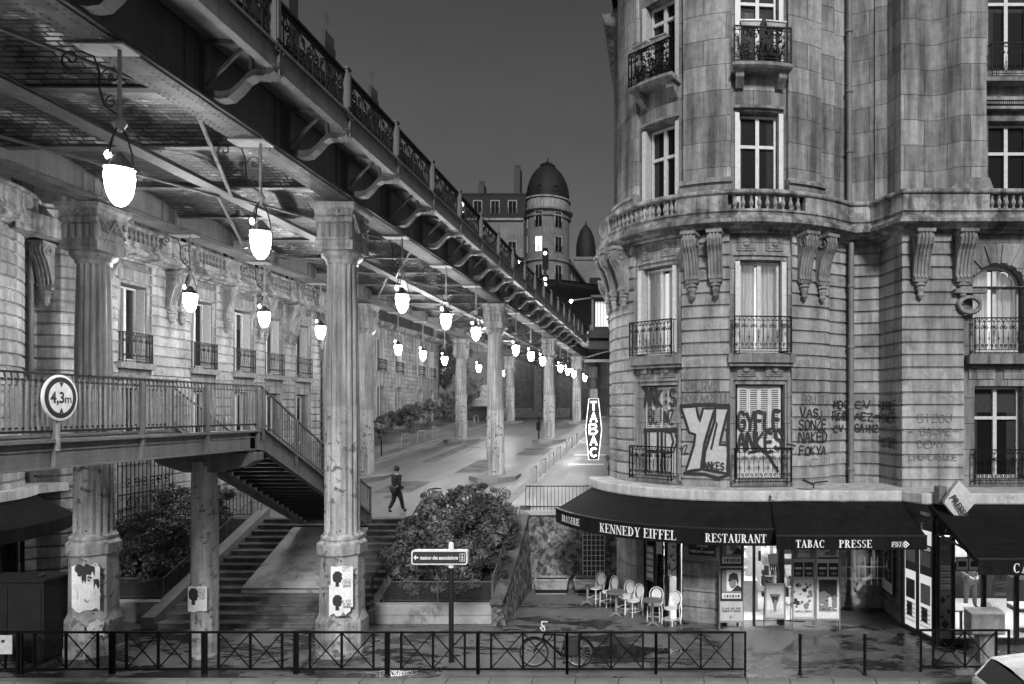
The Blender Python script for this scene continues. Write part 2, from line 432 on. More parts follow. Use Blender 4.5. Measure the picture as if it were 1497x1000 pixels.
def catmull(p):
    q = [p[0]]+list(p)+[p[-1]]; out = []
    for i in range(1, len(q)-2):
        a, b, c, d = q[i-1], q[i], q[i+1], q[i+2]
        for k in range(5):
            t = k/5
            out.append(tuple(.5*(2*b[j]+(c[j]-a[j])*t+(2*a[j]-5*b[j]+4*c[j]-d[j])*t*t+(3*b[j]-a[j]-3*c[j]+d[j])*t**3) for j in (0, 1)))
    return out+[p[-1]]
def scrawl(mb, text, u0, z0, width, height, w, fmap, jit=.06, slant=0, off=.012):
    n = len(text); adv = width/n
    for i, c in enumerate(text):
        if c == ' ': continue
        sc_ = 1+random.uniform(-jit, jit)*1.5; dz = random.uniform(-jit, jit)*height
        for st in STK.get(c.upper(), STK['*']).split('|'):
            pts = [tuple(float(q) for q in a.split(',')) for a in st.split()]
            pts = [(u0+adv*i+(x*.74+random.uniform(-jit, jit)*.5)*adv+slant*y*height, z0+dz+(y+random.uniform(-jit, jit)*.5)*height*sc_) for x, y in pts]
            pts = [(a+(q1-z0)*slant if False else a, q1) for a, q1 in pts]
            if jit >= .05 and len(pts) > 2: pts = catmull(pts)
            OFFK[0] = (OFFK[0]+1) % 7
            ribbon(mb, dense(pts, .12) if len(pts) < 6 else pts, w*random.uniform(.85,1.15), fmap, off+.0012*OFFK[0])
def flat(x0, y0, z0, rz=0):
    """(u,v,off) -> point on an upright plane whose outward normal faces -Y turned by rz"""
    m = frame_at(x0, y0, z0, rz)
    return lambda u, v, o: m @ Vector((u, -o, v))
def font_text(text, size, bold=0, spacing=1.0, shear=0):
    cu = bpy.data.curves.new('t', 'FONT'); cu.body = text; cu.size = size; cu.offset = bold; cu.space_character = spacing; cu.shear = shear
    cu.resolution_u = 3
    o = bpy.data.objects.new('t', cu); COL.objects.link(o)
    bpy.context.view_layer.update()
    me = bpy.data.meshes.new_from_object(o.evaluated_get(bpy.context.evaluated_depsgraph_get()))
    vs = [tuple(v.co) for v in me.vertices]; fs = [tuple(p.vertices) for p in me.polygons]
    bpy.data.objects.remove(o); bpy.data.curves.remove(cu); bpy.data.meshes.remove(me)
    return vs, fs
def put_text(mb, text, u, v, size, fmap, off=.006, bold=0, width=None, center=False, shear=0):
    vs, fs = font_text(text, size, bold, 1.0, shear)
    if not vs: return
    x0 = min(p[0] for p in vs); x1 = max(p[0] for p in vs)
    k = (width/(x1-x0)) if width else 1
    sh = -(x1-x0)*k/2 if center else 0
    mb.add([tuple(fmap(u+sh+(p[0]-x0)*k, v+p[1], off)) for p in vs], fs)
# serif capitals built from thick and thin strokes
def serif(mb, text, u0, v0, h, width, fmap, off=.006):
    TK, TN, S = .2, .085, .055
    W = {'K':.86,'E':.74,'N':.86,'D':.84,'Y':.82,'I':.42,'F':.7,'L':.72,'R':.84,'S':.62,'T':.76,'A':.86,'U':.84,'B':.76,'C':.78,'P':.72,'M':1.02,' ':.4,'O':.86}
    tot = sum(W[c]+.07 for c in text); k = width/(tot*h)
    x = 0; kk = [0]
    def Q(pts):
        kk[0] = (kk[0]+1) % 9
        mb.add([tuple(fmap(u0+(x+a)*h*k, v0+b*h, off+.0006*kk[0])) for a, b in pts], [tuple(range(len(pts)))])
    def V(c, t=TK, top=1, bot=1, sv=True):
        Q([(c-t/2, 0), (c+t/2, 0), (c+t/2, 1), (c-t/2, 1)])
        if top: Q([(c-t/2-.1, 1-S), (c+t/2+.1, 1-S), (c+t/2+.1, 1), (c-t/2-.1, 1)])
        if bot: Q([(c-t/2-.1, 0), (c+t/2+.1, 0), (c+t/2+.1, S), (c-t/2-.1, S)])
    def D(a, b, c, d, t): Q([(a-t/2, b), (a+t/2, b), (c+t/2, d), (c-t/2, d)])
    def H(a, b, y, t=S): Q([(a, y-t/2), (b, y-t/2), (b, y+t/2), (a, y+t/2)])
    def bow(cx, cy, rx, ry, a0, a1, t0=TN, t1=TK, n=12):
        kk[0] = (kk[0]+1) % 9; vs = []
        for i in range(n+1):
            a = R(a0+(a1-a0)*i/n); t = t0+(t1-t0)*abs(cos(a))**1.2
            for q in (1, -1):
                vs.append(tuple(fmap(u0+(x+cx+(rx-(t if q < 0 else 0))*cos(a))*h*k, v0+(cy+(ry-(TN*.8 if q < 0 else 0))*sin(a))*h, off+.0006*kk[0])))
        mb.add(vs, [(2*i, 2*i+1, 2*i+3, 2*i+2) for i in range(n)])
    for c in text:
        if c == 'K': V(.2); D(.3, .38, .72, 1, TN); D(.68, 0, .38, .6, TK); H(.56, .86, 1-S/2); H(.5, .86, S/2)
        elif c in 'EFL':
            V(.2); 
            if c != 'L': H(.2, .68, 1-S/2); H(.2, .5, .52, S); Q([(.66, .76), (.7, .76), (.7, 1), (.62, 1)]); Q([(.48,.4),(.53,.4),(.53,.64),(.48,.64)])
            if c != 'F': H(.2, .7, S/2); Q([(.64, 0), (.72, 0), (.72, .26), (.69, .26)])
        elif c == 'N': V(.14, TN); V(.74, TN, 1, 0); D(.7, 0, .14, 1, TK)
        elif c == 'D': V(.2); bow(.28, .5, .52, .5, -90, 90); H(.2,.3,1-S/2); H(.2,.3,S/2)
        elif c == 'Y': V(.41, TK, 0, 1) if False else Q([(.31, 0), (.51, 0), (.51, .46), (.31, .46)]); H(.2, .62, S/2); D(.41, .42, .16, 1, TK); D(.44, .42, .7, 1, TN); H(.02, .34, 1-S/2); H(.56, .82, 1-S/2)
        elif c == 'I': V(.2)
        elif c == 'R': V(.2); bow(.3, .74, .36, .26, -90, 90); H(.2, .32, 1-S/2); H(.2, .36, .5); D(.68, 0, .42, .5, TK); H(.56,.86,S/2)
        elif c == 'P': V(.2); bow(.3, .73, .38, .27, -90, 90); H(.2, .32, 1-S/2); H(.2, .32, .48)
        elif c == 'B': V(.2); bow(.3, .76, .32, .24, -90, 90); bow(.3, .27, .4, .27, -90, 90); H(.2,.32,1-S/2); H(.2,.32,.53); H(.2,.32,S/2)
        elif c == 'T': V(.38, TK, 0, 1); H(.02, .74, 1-S/2); Q([(.02,.74),(.06,.74),(.1,1),(.02,1)]); Q([(.7,.74),(.74,.74),(.74,1),(.66,1)])
        elif c == 'A': D(.12, 0, .42, 1, TN); D(.7, 0, .4, 1, TK); H(.22, .6, .34); H(0, .27, S/2); H(.55, .86, S/2)
        elif c == 'U': Q([(.1,.28),(.3,.28),(.3,1),(.1,1)]); Q([(.64,.28),(.72,.28),(.72,1),(.64,1)]); bow(.41,.3,.31,.31,180,360); H(0,.4,1-S/2); H(.54,.82,1-S/2)
        elif c == 'S': bow(.31, .74, .25, .26, 50, 270, TN, TK*.8); bow(.31, .26, .27, .27, -130, 90, TN, TK*.8); Q([(.5,.72),(.54,.72),(.54,1),(.51,1)]); Q([(.04,0),(.07,0),(.08,.28),(.04,.28)])
        elif c == 'C': bow(.44, .5, .41, .5, 45, 315); Q([(.68,.68),(.73,.68),(.73,1),(.7,1)])
        elif c == 'M': V(.12, TN); V(.86, TK); D(.5, 0, .14, 1, TK*.8); D(.5, 0, .84, 1, TN)
        elif c == 'O': bow(.43, .5, .41, .5, 0, 360, n=20)
        x += W[c]+.07
def spiral(cx, cz, r, a0, turns, n=14, sgn=1, r_end=.12):
    return [(cx+cos(a0+sgn*2*PI*turns*i/n)*r*(1-(1-r_end)*i/n), cz+sin(a0+sgn*2*PI*turns*i/n)*r*(1-(1-r_end)*i/n)) for i in range(n+1)]
# ================================================================ the setting: ground, street, steps
def zp(Y): return .6+.067*min(max(Y, 25.5), 72)
mb = MB(); mb.quad((-200,-60,-.13), (200,-60,-.13), (200,15.9,-.13), (-200,15.9,-.13))
tag(mb.build('road', M['plaza']), kind='structure')
mb = MB(); mb.box(-60, 60, 16.12, 26, -.3, 0)
tag(mb.build('pavement', M['wet']), kind='structure')
mb = MB()
x = -40
while x < 40: mb.box(x, x+.985, 15.86, 16.116, -.3, .004); x += 1.0
tag(mb.build('kerb', M['kerb'], bevel=.012), kind='structure')
mb = MB(); mb.quad((-900, 88, 5.2), (900, 88, 5.2), (900, 1800, 5.2), (-900, 1800, 5.2))
mb.quad((-900, 26, -.35), (900, 26, -.35), (900, 88.5, -.35), (-900, 88.5, -.35))
tag(mb.build('ground', M['plaza']), kind='structure')
# the street under the viaduct rises away from the steps
def strip(mb, x0, x1, y0, y1, dz, thick=.5, ny=10):
    for i in range(ny):
        a = y0+(y1-y0)*i/ny; b = y0+(y1-y0)*(i+1)/ny
        za, zb = zp(a)+dz, zp(b)+dz
        mb.add([(x0,a,za),(x1,a,za),(x1,b,zb),(x0,b,zb)], [(0,1,2,3)])
    a, b = y0, y1
    mb.add([(x0,a,zp(a)+dz-thick),(x1,a,zp(a)+dz-thick),(x1,a,zp(a)+dz),(x0,a,zp(a)+dz)], [(0,1,2,3)])
    for x_, in ((x0,), (x1,)):
        for i in range(ny):
            a = y0+(y1-y0)*i/ny; b = y0+(y1-y0)*(i+1)/ny
            mb.add([(x_,a,zp(a)+dz-thick),(x_,b,zp(b)+dz-thick),(x_,b,zp(b)+dz),(x_,a,zp(a)+dz)], [(0,1,2,3)])
mb = MB(); strip(mb, -60, 40, 25.5, 100, 0, 3.0)
mb.box(-8.7, -1.5, 24.32, 25.5, 0, 2.305); mb.box(-30, -14.6, 25.2, 25.5, 0, 2.3)
tag(mb.build('street', M['plaza']), kind='structure')
mb = MB(); strip(mb, -6.05, -1.5, 25.5, 72, .12, .2); strip(mb, -22.4, -16.85, 37.5, 74, .12, .2); strip(mb, -17.9, -16.85, 26, 37.5, .12, .2)
tag(mb.build('upper_pavement', M['plaza']), kind='structure')
mb = MB(); strip(mb, -6.3, -6.055, 25.5, 72, .13, .2); strip(mb, -16.845, -16.6, 26, 74, .13, .2)
tag(mb.build('upper_kerb', M['kerb']), kind='structure')
mb = MB()
for (x0, x1, y0, y1) in ((-5.2,-3.2,38,38.5),(-5.4,-3.4,42,42.5),(-9.3,-9.2,27,27.5)):
    strip(mb, x0, x1, y0, y1, .124, .002, 1)
tag(mb.build('road_marking', M['offwhite']), kind='structure')
NST = 15; SY0, SY1, SX0, SX1 = 19.75, 25.5, -14.6, -8.7
mb = MB()
for i in range(NST):
    y = SY0+(SY1-SY0)*i/NST; z = 2.305*(i+1)/NST
    mb.box(SX0, SX1, y+.03, y+.385+.03, 0 if i == 0 else z-.30, z-.045)
    mb.box(SX0, SX1, y, y+.42, z-.043, z)
tag(mb.build('steps', M['step'], bevel=.008), kind='structure')
# smooth concrete wedge poured over the steps under the iron stair
def zs(y): return 2.305*(y-SY0)/(SY1-SY0)+.16
mb = MB(); a, b = 21.3, 24.5
for (x0, x1) in ((-13.1, -10.5),):
    mb.add([(x0,a,zs(a)-.02),(x1,a,zs(a)-.02),(x1,b,zs(b)+.06),(x0-.1,b,zs(b)+.06),(x0,a,zs(a)-.4),(x1,a,zs(a)-.4),(x1,b,zs(b)-.5),(x0-.1,b,zs(b)-.5)],
       [(0,1,2,3),(0,4,5,1),(1,5,6,2),(2,6,7,3),(3,7,4,0)])
tag(mb.build('concrete_ramp', M['concrete'], bevel=.02), 'smooth pale concrete ramp slab laid over the steps under the iron stair', 'ramp')

mb = MB()
for (x, y, r_) in ((-11.6,29.5,.38),(-9.6,39,.38),(-12.8,47,.38)):
    mb.add([(x+r_*cos(2*PI*i/20), y+r_*sin(2*PI*i/20), zp(y+r_*sin(2*PI*i/20))+.008) for i in range(20)], [tuple(range(20))])
    tag(mb.build('manhole_cover', M['darkmetal']), kind='structure'); mb = MB()
for (x0, x1, y0, y1) in ((-12.9,-11.2,30.5,33.4),(-10.9,-9.4,36,41),(-14.1,-13.3,40,52),(-9.2,-7.4,43,46.5)):
    mb = MB(); strip(mb, x0, x1, y0, y1, .005, .004, 3); tag(mb.build('road_patch', M['step']), kind='structure')
mb = MB(); y = 26.2
while y < 70: strip(mb, -6.62, -6.34, y, y+.46, .006, .004, 1); strip(mb, -16.58, -16.3, y, y+.46, .006, .004, 1); y += .5
tag(mb.build('gutter', M['kerb']), kind='structure')
# ---------------------------------------------------------------- leaves
def leaves(mb, c, rx, ry, rz, n, s, shell=.55, clip=None):
    for _ in range(n):
        while True:
            p = Vector((random.uniform(-1,1), random.uniform(-1,1), random.uniform(-1,1)))
            if shell < p.length < 1: break
        q = Vector((c[0]+p.x*rx, c[1]+p.y*ry, c[2]+p.z*rz))
        if clip and not clip(q): continue
        nn = (p*.7+Vector((random.gauss(0,.6), random.gauss(0,.6), random.gauss(.25,.6)))).normalized()
        t = nn.orthogonal().normalized(); t = Quaternion(nn, random.uniform(0, 6.28)) @ t; u = nn.cross(t)
        k = s*random.choice((.5,.8,1,1,1.35,1.7))*random.uniform(.8,1.2)
        mb.add([tuple(q-t*k), tuple(q-u*k*.42+nn*k*.12), tuple(q+t*k), tuple(q+u*k*.42+nn*k*.12)], [(0,1,2,3)])
def shrub(name, label, cat, clumps, n, s, base, group=None, stems=5, lightshare=.3):
    t = thing(name, label, cat, base, group)
    A = MB(); B = MB(); vol = sum(c[3]*c[4]*c[5] for c in clumps)**(1) or 1
    for c in clumps:
        k = int(n*(c[3]*c[4]*c[5])**.67/sum((d[3]*d[4]*d[5])**.67 for d in clumps))
        subs = max(3, int(k/160))
        for _ in range(subs):
            a, e, rr = random.uniform(0, 6.28), random.uniform(-.5, 1), random.uniform(.45, .92)
            cx = c[0]+c[3]*rr*cos(a)*math.sqrt(max(0,1-e*e)); cy = c[1]+c[4]*rr*sin(a)*math.sqrt(max(0,1-e*e)); cz = c[2]+c[5]*rr*e
            fr = random.uniform(.2, .42)
            if random.random() < .16: fr = .16; cx = c[0]+(cx-c[0])*1.28; cy = c[1]+(cy-c[1])*1.2; cz = c[2]+(cz-c[2])*1.25+.05
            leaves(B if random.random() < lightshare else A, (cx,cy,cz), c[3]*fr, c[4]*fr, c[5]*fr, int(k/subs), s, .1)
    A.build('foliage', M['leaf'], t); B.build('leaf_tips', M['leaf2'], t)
    S = MB()
    for i in range(stems):
        c = clumps[i % len(clumps)]; p0 = Vector(base)+Vector((random.uniform(-.25,.25), random.uniform(-.2,.2), -.05)); p1 = Vector(c[:3])
        mid = (p0+p1)/2+Vector((random.uniform(-.2,.2), random.uniform(-.2,.2), 0))
        S.tube([p0, mid, p1, p1+Vector((random.uniform(-.3,.3), 0, c[5]*.6))], [.035, .028, .018, .008], 5)
    S.build('stem', M['bark'], t)
    return t
# planter to the right of the steps
PL = thing('planter_wall', 'low stone planter wall with rough rubble flank right of the steps', 'wall', (-6.6, 20.4, 0))
mb = MB(); mb.box(-8.45, -4.98, 20.15, 20.4, 0, .27); mb.box(-8.45, -4.98, 20.12, 20.42, .274, .58)
mb.build('front_wall', M['concrete'], PL, bevel=.015)
mb = MB(); mb.box(-8.68, -8.46, 20.1, 20.5, 0, .42); mb.build('end_block', M['kerb'], PL, bevel=.05)
mb = MB(); N = 14   # sloping rubble flank towards the terrace
def flank(y):
    t = (y-20.0)/(24.3-20.0); return .62+.15*t+2.05*max(0, t)**1.35
for i in range(N):
    a = 20.0+4.3*i/N; b = 20.0+4.3*(i+1)/N
    mb.add([(-4.55,a,0),(-4.68,a,flank(a)),(-4.98,a,flank(a)),(-4.98,a,0),(-4.55,b,0),(-4.68,b,flank(b)),(-4.98,b,flank(b)),(-4.98,b,0)],
           [(0,1,5,4),(2,3,7,6)]+([(0,3,2,1)] if i == 0 else [])+([(4,5,6,7)] if i == N-1 else []))
mb.build('rubble_flank', M['rubble'], PL)
mb = MB()
for i in range(N):
    a = 19.97+4.33*i/N; b = 19.97+4.33*(i+1)/N
    mb.add([(-4.64,a,flank(a)+.003),(-4.64,a,flank(a)+.1),(-5.02,a,flank(a)+.1),(-5.02,a,flank(a)+.003),(-4.64,b,flank(b)+.003),(-4.64,b,flank(b)+.1),(-5.02,b,flank(b)+.1),(-5.02,b,flank(b)+.003)],
           [(0,1,5,4),(1,2,6,5),(2,3,7,6),(3,0,4,7)]+([(0,3,2,1)] if i == 0 else []))
mb.build('coping', M['step'], PL)
mb = MB()
mb.add([(-8.46,20.4,.5),(-4.98,20.4,.5),(-4.98,24.4,2.1),(-8.46,24.4,2.1)], [(0,1,2,3)])
mb.build('planting_bed', M['soil'], PL)
mb = MB(); N = 12
for i in range(N):   # side wall along the steps
    a = 20.4+4.9*i/N; b = 20.4+4.9*(i+1)/N
    za, zb = zs(a)+.12, zs(b)+.12
    mb.add([(-8.7,a,0),(-8.7,a,za),(-8.46,a,za),(-8.46,a,0),(-8.7,b,0),(-8.7,b,zb),(-8.46,b,zb),(-8.46,b,0)],[(0,1,5,4),(1,2,6,5),(2,3,7,6)]+([(0,3,2,1)] if i == 0 else []))
mb.build('side_wall', M['kerb'], PL)
def mesh_fence(mb, a, b, h, post=1.6):
    a = Vector(a); b = Vector(b); L = (b-a).length; n = max(1, round(L/post)); d = (b-a)/L
    for i in range(n+1):
        p = a+d*L*i/n; mb.beam(p, p+Vector((0,0,h)), .03, .03)
    mb.beam(a+Vector((0,0,h)), b+Vector((0,0,h)), .025, .025)
    mb.beam(a+Vector((0,0,.06)), b+Vector((0,0,.06)), .012, .012)
    k = int(L/.1)
    for i in range(-int(h/.1), k):
        for sg in (1, -1):
            s0 = i*.1; z0, z1 = .06, h
            e0, e1 = s0, s0+(h-.06)
            if e0 < 0: z0 += -e0; e0 = 0
            if e1 > L: z1 -= (e1-L); e1 = L
            if e1 <= e0: continue
            if sg < 0: e0, e1 = L-e0, L-e1
            mb.tube([a+d*e0+Vector((0,0,z0)), a+d*e1+Vector((0,0,z1))], .004, 3, False)
t = thing('garden_fence', 'low wire mesh fence on the planter wall behind the direction sign', 'fence', (-6.7, 20.5, .5))
mb = MB(); mesh_fence(mb, (-8.35, 20.5, .55), (-5.05, 20.5, .55), .62); mesh_fence(mb, (-5.08,20.5,.6), (-5.08,23.9,2.3), .62)
mb.build('wire_panel', M['iron'], t)
shrub('leafy_shrub', 'large leafy evergreen shrub filling the planter behind the direction sign', 'shrub',
      [(-7.1,22.0,1.5,1.3,1.0,1.0),(-5.9,21.8,1.4,.9,.9,.8),(-7.9,22.6,2.0,.55,1.0,.8),(-6.2,23.0,2.5,1.25,.9,1.0),(-7.4,23.5,2.9,1.0,.8,.8),(-5.6,23.4,2.9,.75,.6,.7),(-6.6,22.0,2.2,1.0,.8,.8),(-7.5,21.2,1.15,.95,.6,.7),(-6.2,21.15,1.1,.9,.55,.62),(-5.45,21.3,1.2,.55,.6,.6),(-8.2,21.7,1.5,.6,.8,.8),(-8.1,22.8,2.4,.6,.7,.6),(-5.3,22.3,2.0,.6,.7,.7),(-7.9,20.95,1.0,.6,.35,.5),(-6.9,20.9,.95,.7,.3,.42),(-5.8,20.9,.95,.7,.3,.42),(-8.0,23.6,2.9,.45,.6,.5),(-6.7,23.9,3.3,.9,.5,.5)],
      40000, .056, (-6.7, 22.4, 1.0), stems=9, lightshare=.36)
# handrail between steps and planter
t = thing('handrail', 'slim iron handrail climbing beside the steps at the planter edge', 'handrail', (-8.55, 20.5, .4))
mb = MB(); p0 = Vector((-8.58, 20.35, .5)); p1 = Vector((-8.58, 25.3, 2.5))
mb.tube([p0+Vector((0,-.15,.55)), p0+Vector((0,0,.85)), p1+Vector((0,0,.9)), p1+Vector((.4,.1,.9))], .022, 8)
for k in range(6):
    p = p0.lerp(p1, k/5); mb.tube([p, p+Vector((0,0,.86))], .016, 6)
mb.build('rail', M['darkmetal'], t)
# planter to the left of the steps
PL2 = thing('planter_wall', 'low stone planter wall with sloping coping left of the steps', 'wall', (-16.3, 20.4, 0))
mb = MB(); mb.box(-18.4, -14.9, 20.3, 20.6, 0, .62); mb.build('front_wall', M['concrete'], PL2, bevel=.015)
mb = MB()
for i in range(10):
    a = 19.7+5.8*i/10; b = 19.7+5.8*(i+1)/10; za, zb = zs(a)+.2, zs(b)+.2
    mb.add([(-14.6,a,0),(-14.6,a,za),(-14.98,a,za),(-14.98,a,0),(-14.6,b,0),(-14.6,b,zb),(-14.98,b,zb),(-14.98,b,0)],[(0,1,5,4),(1,2,6,5),(2,3,7,6)]+([(0,3,2,1)] if i == 0 else []))
mb.build('coping', M['kerb'], PL2)
mb = MB(); mb.add([(-18.3,20.6,.55),(-14.98,20.6,.55),(-14.98,25.3,2.2),(-18.3,25.3,2.2)], [(0,1,2,3)]); mb.build('planting_bed', M['soil'], PL2)
t = thing('garden_fence', 'low wire mesh fence around the planter left of the steps', 'fence', (-16.4, 20.7, .6))
mb = MB(); mesh_fence(mb, (-18.2,20.7,.6), (-15.1,20.7,.6), .62); mesh_fence(mb, (-15.08,20.7,.6), (-15.08,25.2,2.4), .62)
mb.build('wire_panel', M['iron'], t)
shrub('leafy_shrub', 'dense dark evergreen shrub left of the steps beneath the footbridge', 'shrub',
      [(-16.4,22.2,1.5,1.3,1.0,1.0),(-17.3,22.8,2.0,.9,1.0,.9),(-15.7,22.9,2.1,.65,.9,.9),(-16.4,23.6,2.9,1.4,.9,.8),(-15.8,24.4,3.3,.7,.7,.5),(-17.2,21.4,1.25,1.0,.6,.7),(-15.8,21.5,1.2,.7,.5,.6),(-15.7,23.8,3.1,.8,.7,.6),(-16.6,22.6,2.3,1.1,.7,.7)],
      20000, .052, (-16.6, 23, 1.2), stems=8, lightshare=.38)
t = thing('area_railing', 'plain iron railing at the head of the left planter', 'railing', (-16.5, 25.35, 2.3))
mb = MB(); mb.beam((-18, 25.35, 3.35), (-14.8, 25.35, 3.35), .04, .04); mb.beam((-18, 25.35, 2.45), (-14.8, 25.35, 2.45), .03, .03)
for k in range(25): mb.beam((-17.95+k*.13, 25.35, 2.45), (-17.95+k*.13, 25.35, 3.35), .016, .016)
mb.build('railing_panel', M['darkmetal'], t)
# retaining wall and railing over the terrace
RW = thing('retaining_wall', 'rough retaining wall closing the cafe terrace with pale coping', 'wall', (-3.4, 24.3, 0))
mb = MB(); mb.box(-4.97, -.9, 24.05, 24.3, 0, 2.62); mb.build('wall', M['rubble'], RW)
mb = MB(); mb.box(-4.97, -.9, 23.95, 24.34, 2.624, 2.78); mb.build('coping', M['concrete'], RW, bevel=.015)
mb = MB(); mb.box(-2.78, -1.98, 23.99, 24.03, .45, 2.0); mb.build('opening_shade', M['ink'], RW)  # black slab on the solid wall, painting in an opening's shade
g = MB()
for k in range(6): g.beam((-2.75+k*.15, 23.95, .45), (-2.75+k*.15, 23.95, 2.02), .022, .022)
for k in range(9): g.beam((-2.78, 23.94, .5+k*.18), (-1.97, 23.94, .5+k*.18), .018, .018)
g.build('window_grille', M['offwhite'], RW)
mb = MB()
for (x0, x1) in ((-4.35,-3.2), (-3.0,-1.9)): 
    t = thing('planter_box', 'pale trough planter against the terrace wall, '+('left one by the rubble flank' if x0 < -4 else 'right one under the white grille'), 'planter', ((x0+x1)/2, 23.6, 0), 'pale troughs on the terrace')
    mb = MB(); mb.add([(x0+.06,23.42,0),(x1-.06,23.42,0),(x1-.06,23.84,0),(x0+.06,23.84,0),(x0,23.36,.5),(x1,23.36,.5),(x1,23.9,.5),(x0,23.9,.5)],
        [(0,3,2,1),(0,1,5,4),(1,2,6,5),(2,3,7,6),(3,0,4,7)]); mb.box(x0-.02,x1+.02,23.34,23.40,.46,.53); mb.box(x0-.02,x1+.02,23.86,23.92,.46,.53)
    mb.box(x0-.02,x0+.05,23.40,23.86,.46,.53); mb.box(x1-.05,x1+.02,23.40,23.86,.46,.53)
    mb.build('trough', M['concrete'], t, bevel=.012)
    mb = MB(); mb.box(x0+.04,x1-.04,23.4,23.86,.05,.45); mb.build('soil', M['soil'], t)
RG = thing('terrace_railing', 'black iron railing on the wall above the cafe terrace', 'railing', (-3.4, 24.3, 2.78))
mb = MB(); pl = [(-4.8,24.2),(-2.75,24.2),(-2.3,24.9),(-2.2,25.6)]
for (a, b) in zip(pl, pl[1:]):
    for zz in (2.9, 3.62): mb.beam((a[0],a[1],zz), (b[0],b[1],zz), .035, .03)
    L = math.hypot(b[0]-a[0], b[1]-a[1]); k = int(L/.125)
    for i in range(k+1):
        x = a[0]+(b[0]-a[0])*i/k; y = a[1]+(b[1]-a[1])*i/k; mb.beam((x,y,2.78),(x,y,3.62), .014, .014)
mb.build('railing_panel', M['black'], RG)

# ---------------------------------------------------------------- viaduct
VD = thing('railway_viaduct', 'riveted iron metro viaduct with brick vaults running away overhead', 'viaduct', (-11.4, 8, 11.7))
Y0, Y1 = 5.0, 92.0; PY0 = 17.9; SP = 16.5; BAY = 2.75
def girder(xc, sgn):
    """sgn: side facing outwards"""
    mb = MB(); mb.box(xc-.012, xc+.012, Y0, Y1, 11.74, 13.3); mb.build('girder_web', M['iron_lt'], VD)  # paler paint stands in for light that the shaded web misses
    mb = MB(); mb.box(xc-.36, xc+.36, Y0, Y1, 11.70, 11.74); mb.box(xc-.3, xc+.3, Y0, Y1, 11.655, 11.697)
    for sx in (-1, 1): mb.box(xc+sx*.013, xc+sx*.13, Y0, Y1, 11.744, 11.766); mb.box(xc+sx*.013, xc+sx*.035, Y0, Y1, 11.768, 11.9)
    # rivets under the flange
    y = Y0+.1
    while y < 45:
        for dx in (-.26, -.15, .15, .26):
            r = .017; z = 11.655
            mb.add([(xc+dx-r,y-r,z),(xc+dx+r,y-r,z),(xc+dx+r,y+r,z),(xc+dx-r,y+r,z),(xc+dx,y,z-.016)], [(0,1,4),(1,2,4),(2,3,4),(3,0,4)])
        y += .115 if y < 25 else .23
    mb.build('bottom_flange', M['iron_flange'], VD)
    mb = MB(); y = PY0-.3-BAY*4
    while y < Y1:     # stiffeners and rivet bands on the web
        for dy in (-.3, -.02, .26):
            for sx in (-1, 1): mb.box(xc+sx*.014, xc+sx*.05, y+dy-.05, y+dy+.05, 11.77, 13.28); 
        for sx in (-1, 1): mb.box(xc+sx*.052, xc+sx*.16, y-.012, y+.012, 11.77, 13.25)
        if y < 40:
            for dy in (-.3, -.02, .26, .9, 1.15, 1.6, 1.85):
                zz = 11.82
                while zz < 13.2:
                    px_ = xc+sgn*(.05 if abs(dy) < .5 else .013); r = .014
                    mb.add([(px_,y+dy-r,zz-r),(px_,y+dy+r,zz-r),(px_,y+dy+r,zz+r),(px_,y+dy-r,zz+r),(px_+sgn*.014,y+dy,zz)], [(0,1,4),(1,2,4),(2,3,4),(3,0,4)])
                    zz += .09
        y += BAY
    mb.build('web_stiffener', M['iron_lt'], VD)  # same paler paint as the web, making up for its shade
girder(-8.22, 1); girder(-14.62, -1)
mb = MB(); y = PY0-2.75*5      # cross beams
mb.box(-3.13, 3.13, -.09, .09, 12.10, 12.13); mb.box(-3.13, 3.13, -.01, .01, 12.132, 12.5)
xb = mb.build('cross_beam', M['iron_mid'], None, local=True)
while y < Y1:
    dup_part(xb, VD, (-11.42, y, 0)); y += 2.75
bpy.data.objects.remove(xb)
mb = MB(); y = PY0-2.75*5
while y < Y1-2.8:              # brick jack arches
    for i in range(8):
        a0, a1 = i/8, (i+1)/8
        za, zb = 12.16+.3*math.sin(PI*a0), 12.16+.3*math.sin(PI*a1)
        mb.add([(-14.5,y+.06+2.63*a0,za),(-8.3,y+.06+2.63*a0,za),(-8.3,y+.06+2.63*a1,zb),(-14.5,y+.06+2.63*a1,zb)], [(0,3,2,1)])
    y += 2.75
mb.build('brick_vault', M['vault'], VD, smooth=False)
mb = MB(); mb.box(-11.62,-11.22,Y0,Y1,11.93,11.96); mb.box(-11.43,-11.41,Y0,Y1,11.962,12.118)
mb.build('middle_beam', M['iron_mid'], VD)
mb = MB(); y = PY0-SP
k = 0
while y < Y1-4:
    L = 5.5
    for (xa, xb) in ((-14.3,-11.6), (-8.5,-11.25)):
        mb.beam((xa, y+L*(k % 2), 11.9), (xb, y+L*((k+1) % 2), 11.9), .07, .05)
    y += L; k += 1
mb.build('wind_bracing', M['iron_mid'], VD)
mb = MB(); mb.box(-15.9, -6.95, Y0, Y1, 12.95, 13.05); mb.box(-14.5,-8.35,Y0,Y1,12.55,12.94)
mb.build('deck', M['darkmetal'], VD)
def fascia(x, sgn):
    mb = MB(); mb.box(min(x,x-sgn*.03), max(x,x-sgn*.03), Y0, 62, 12.33, 12.70)
    mb.box(min(x+sgn*.06,x-sgn*.12), max(x+sgn*.06,x-sgn*.12), Y0, 62, 12.703, 12.76); mb.box(min(x+sgn*.03,x-sgn*.14), max(x+sgn*.03,x-sgn*.14), Y0, 62, 12.29, 12.327)
    mb.box(min(x-sgn*.14,x-sgn*1.25), max(x-sgn*.14,x-sgn*1.25), Y0, 62, 12.86, 12.93)
    mb.build('edge_beam', M['iron_lt'], VD)
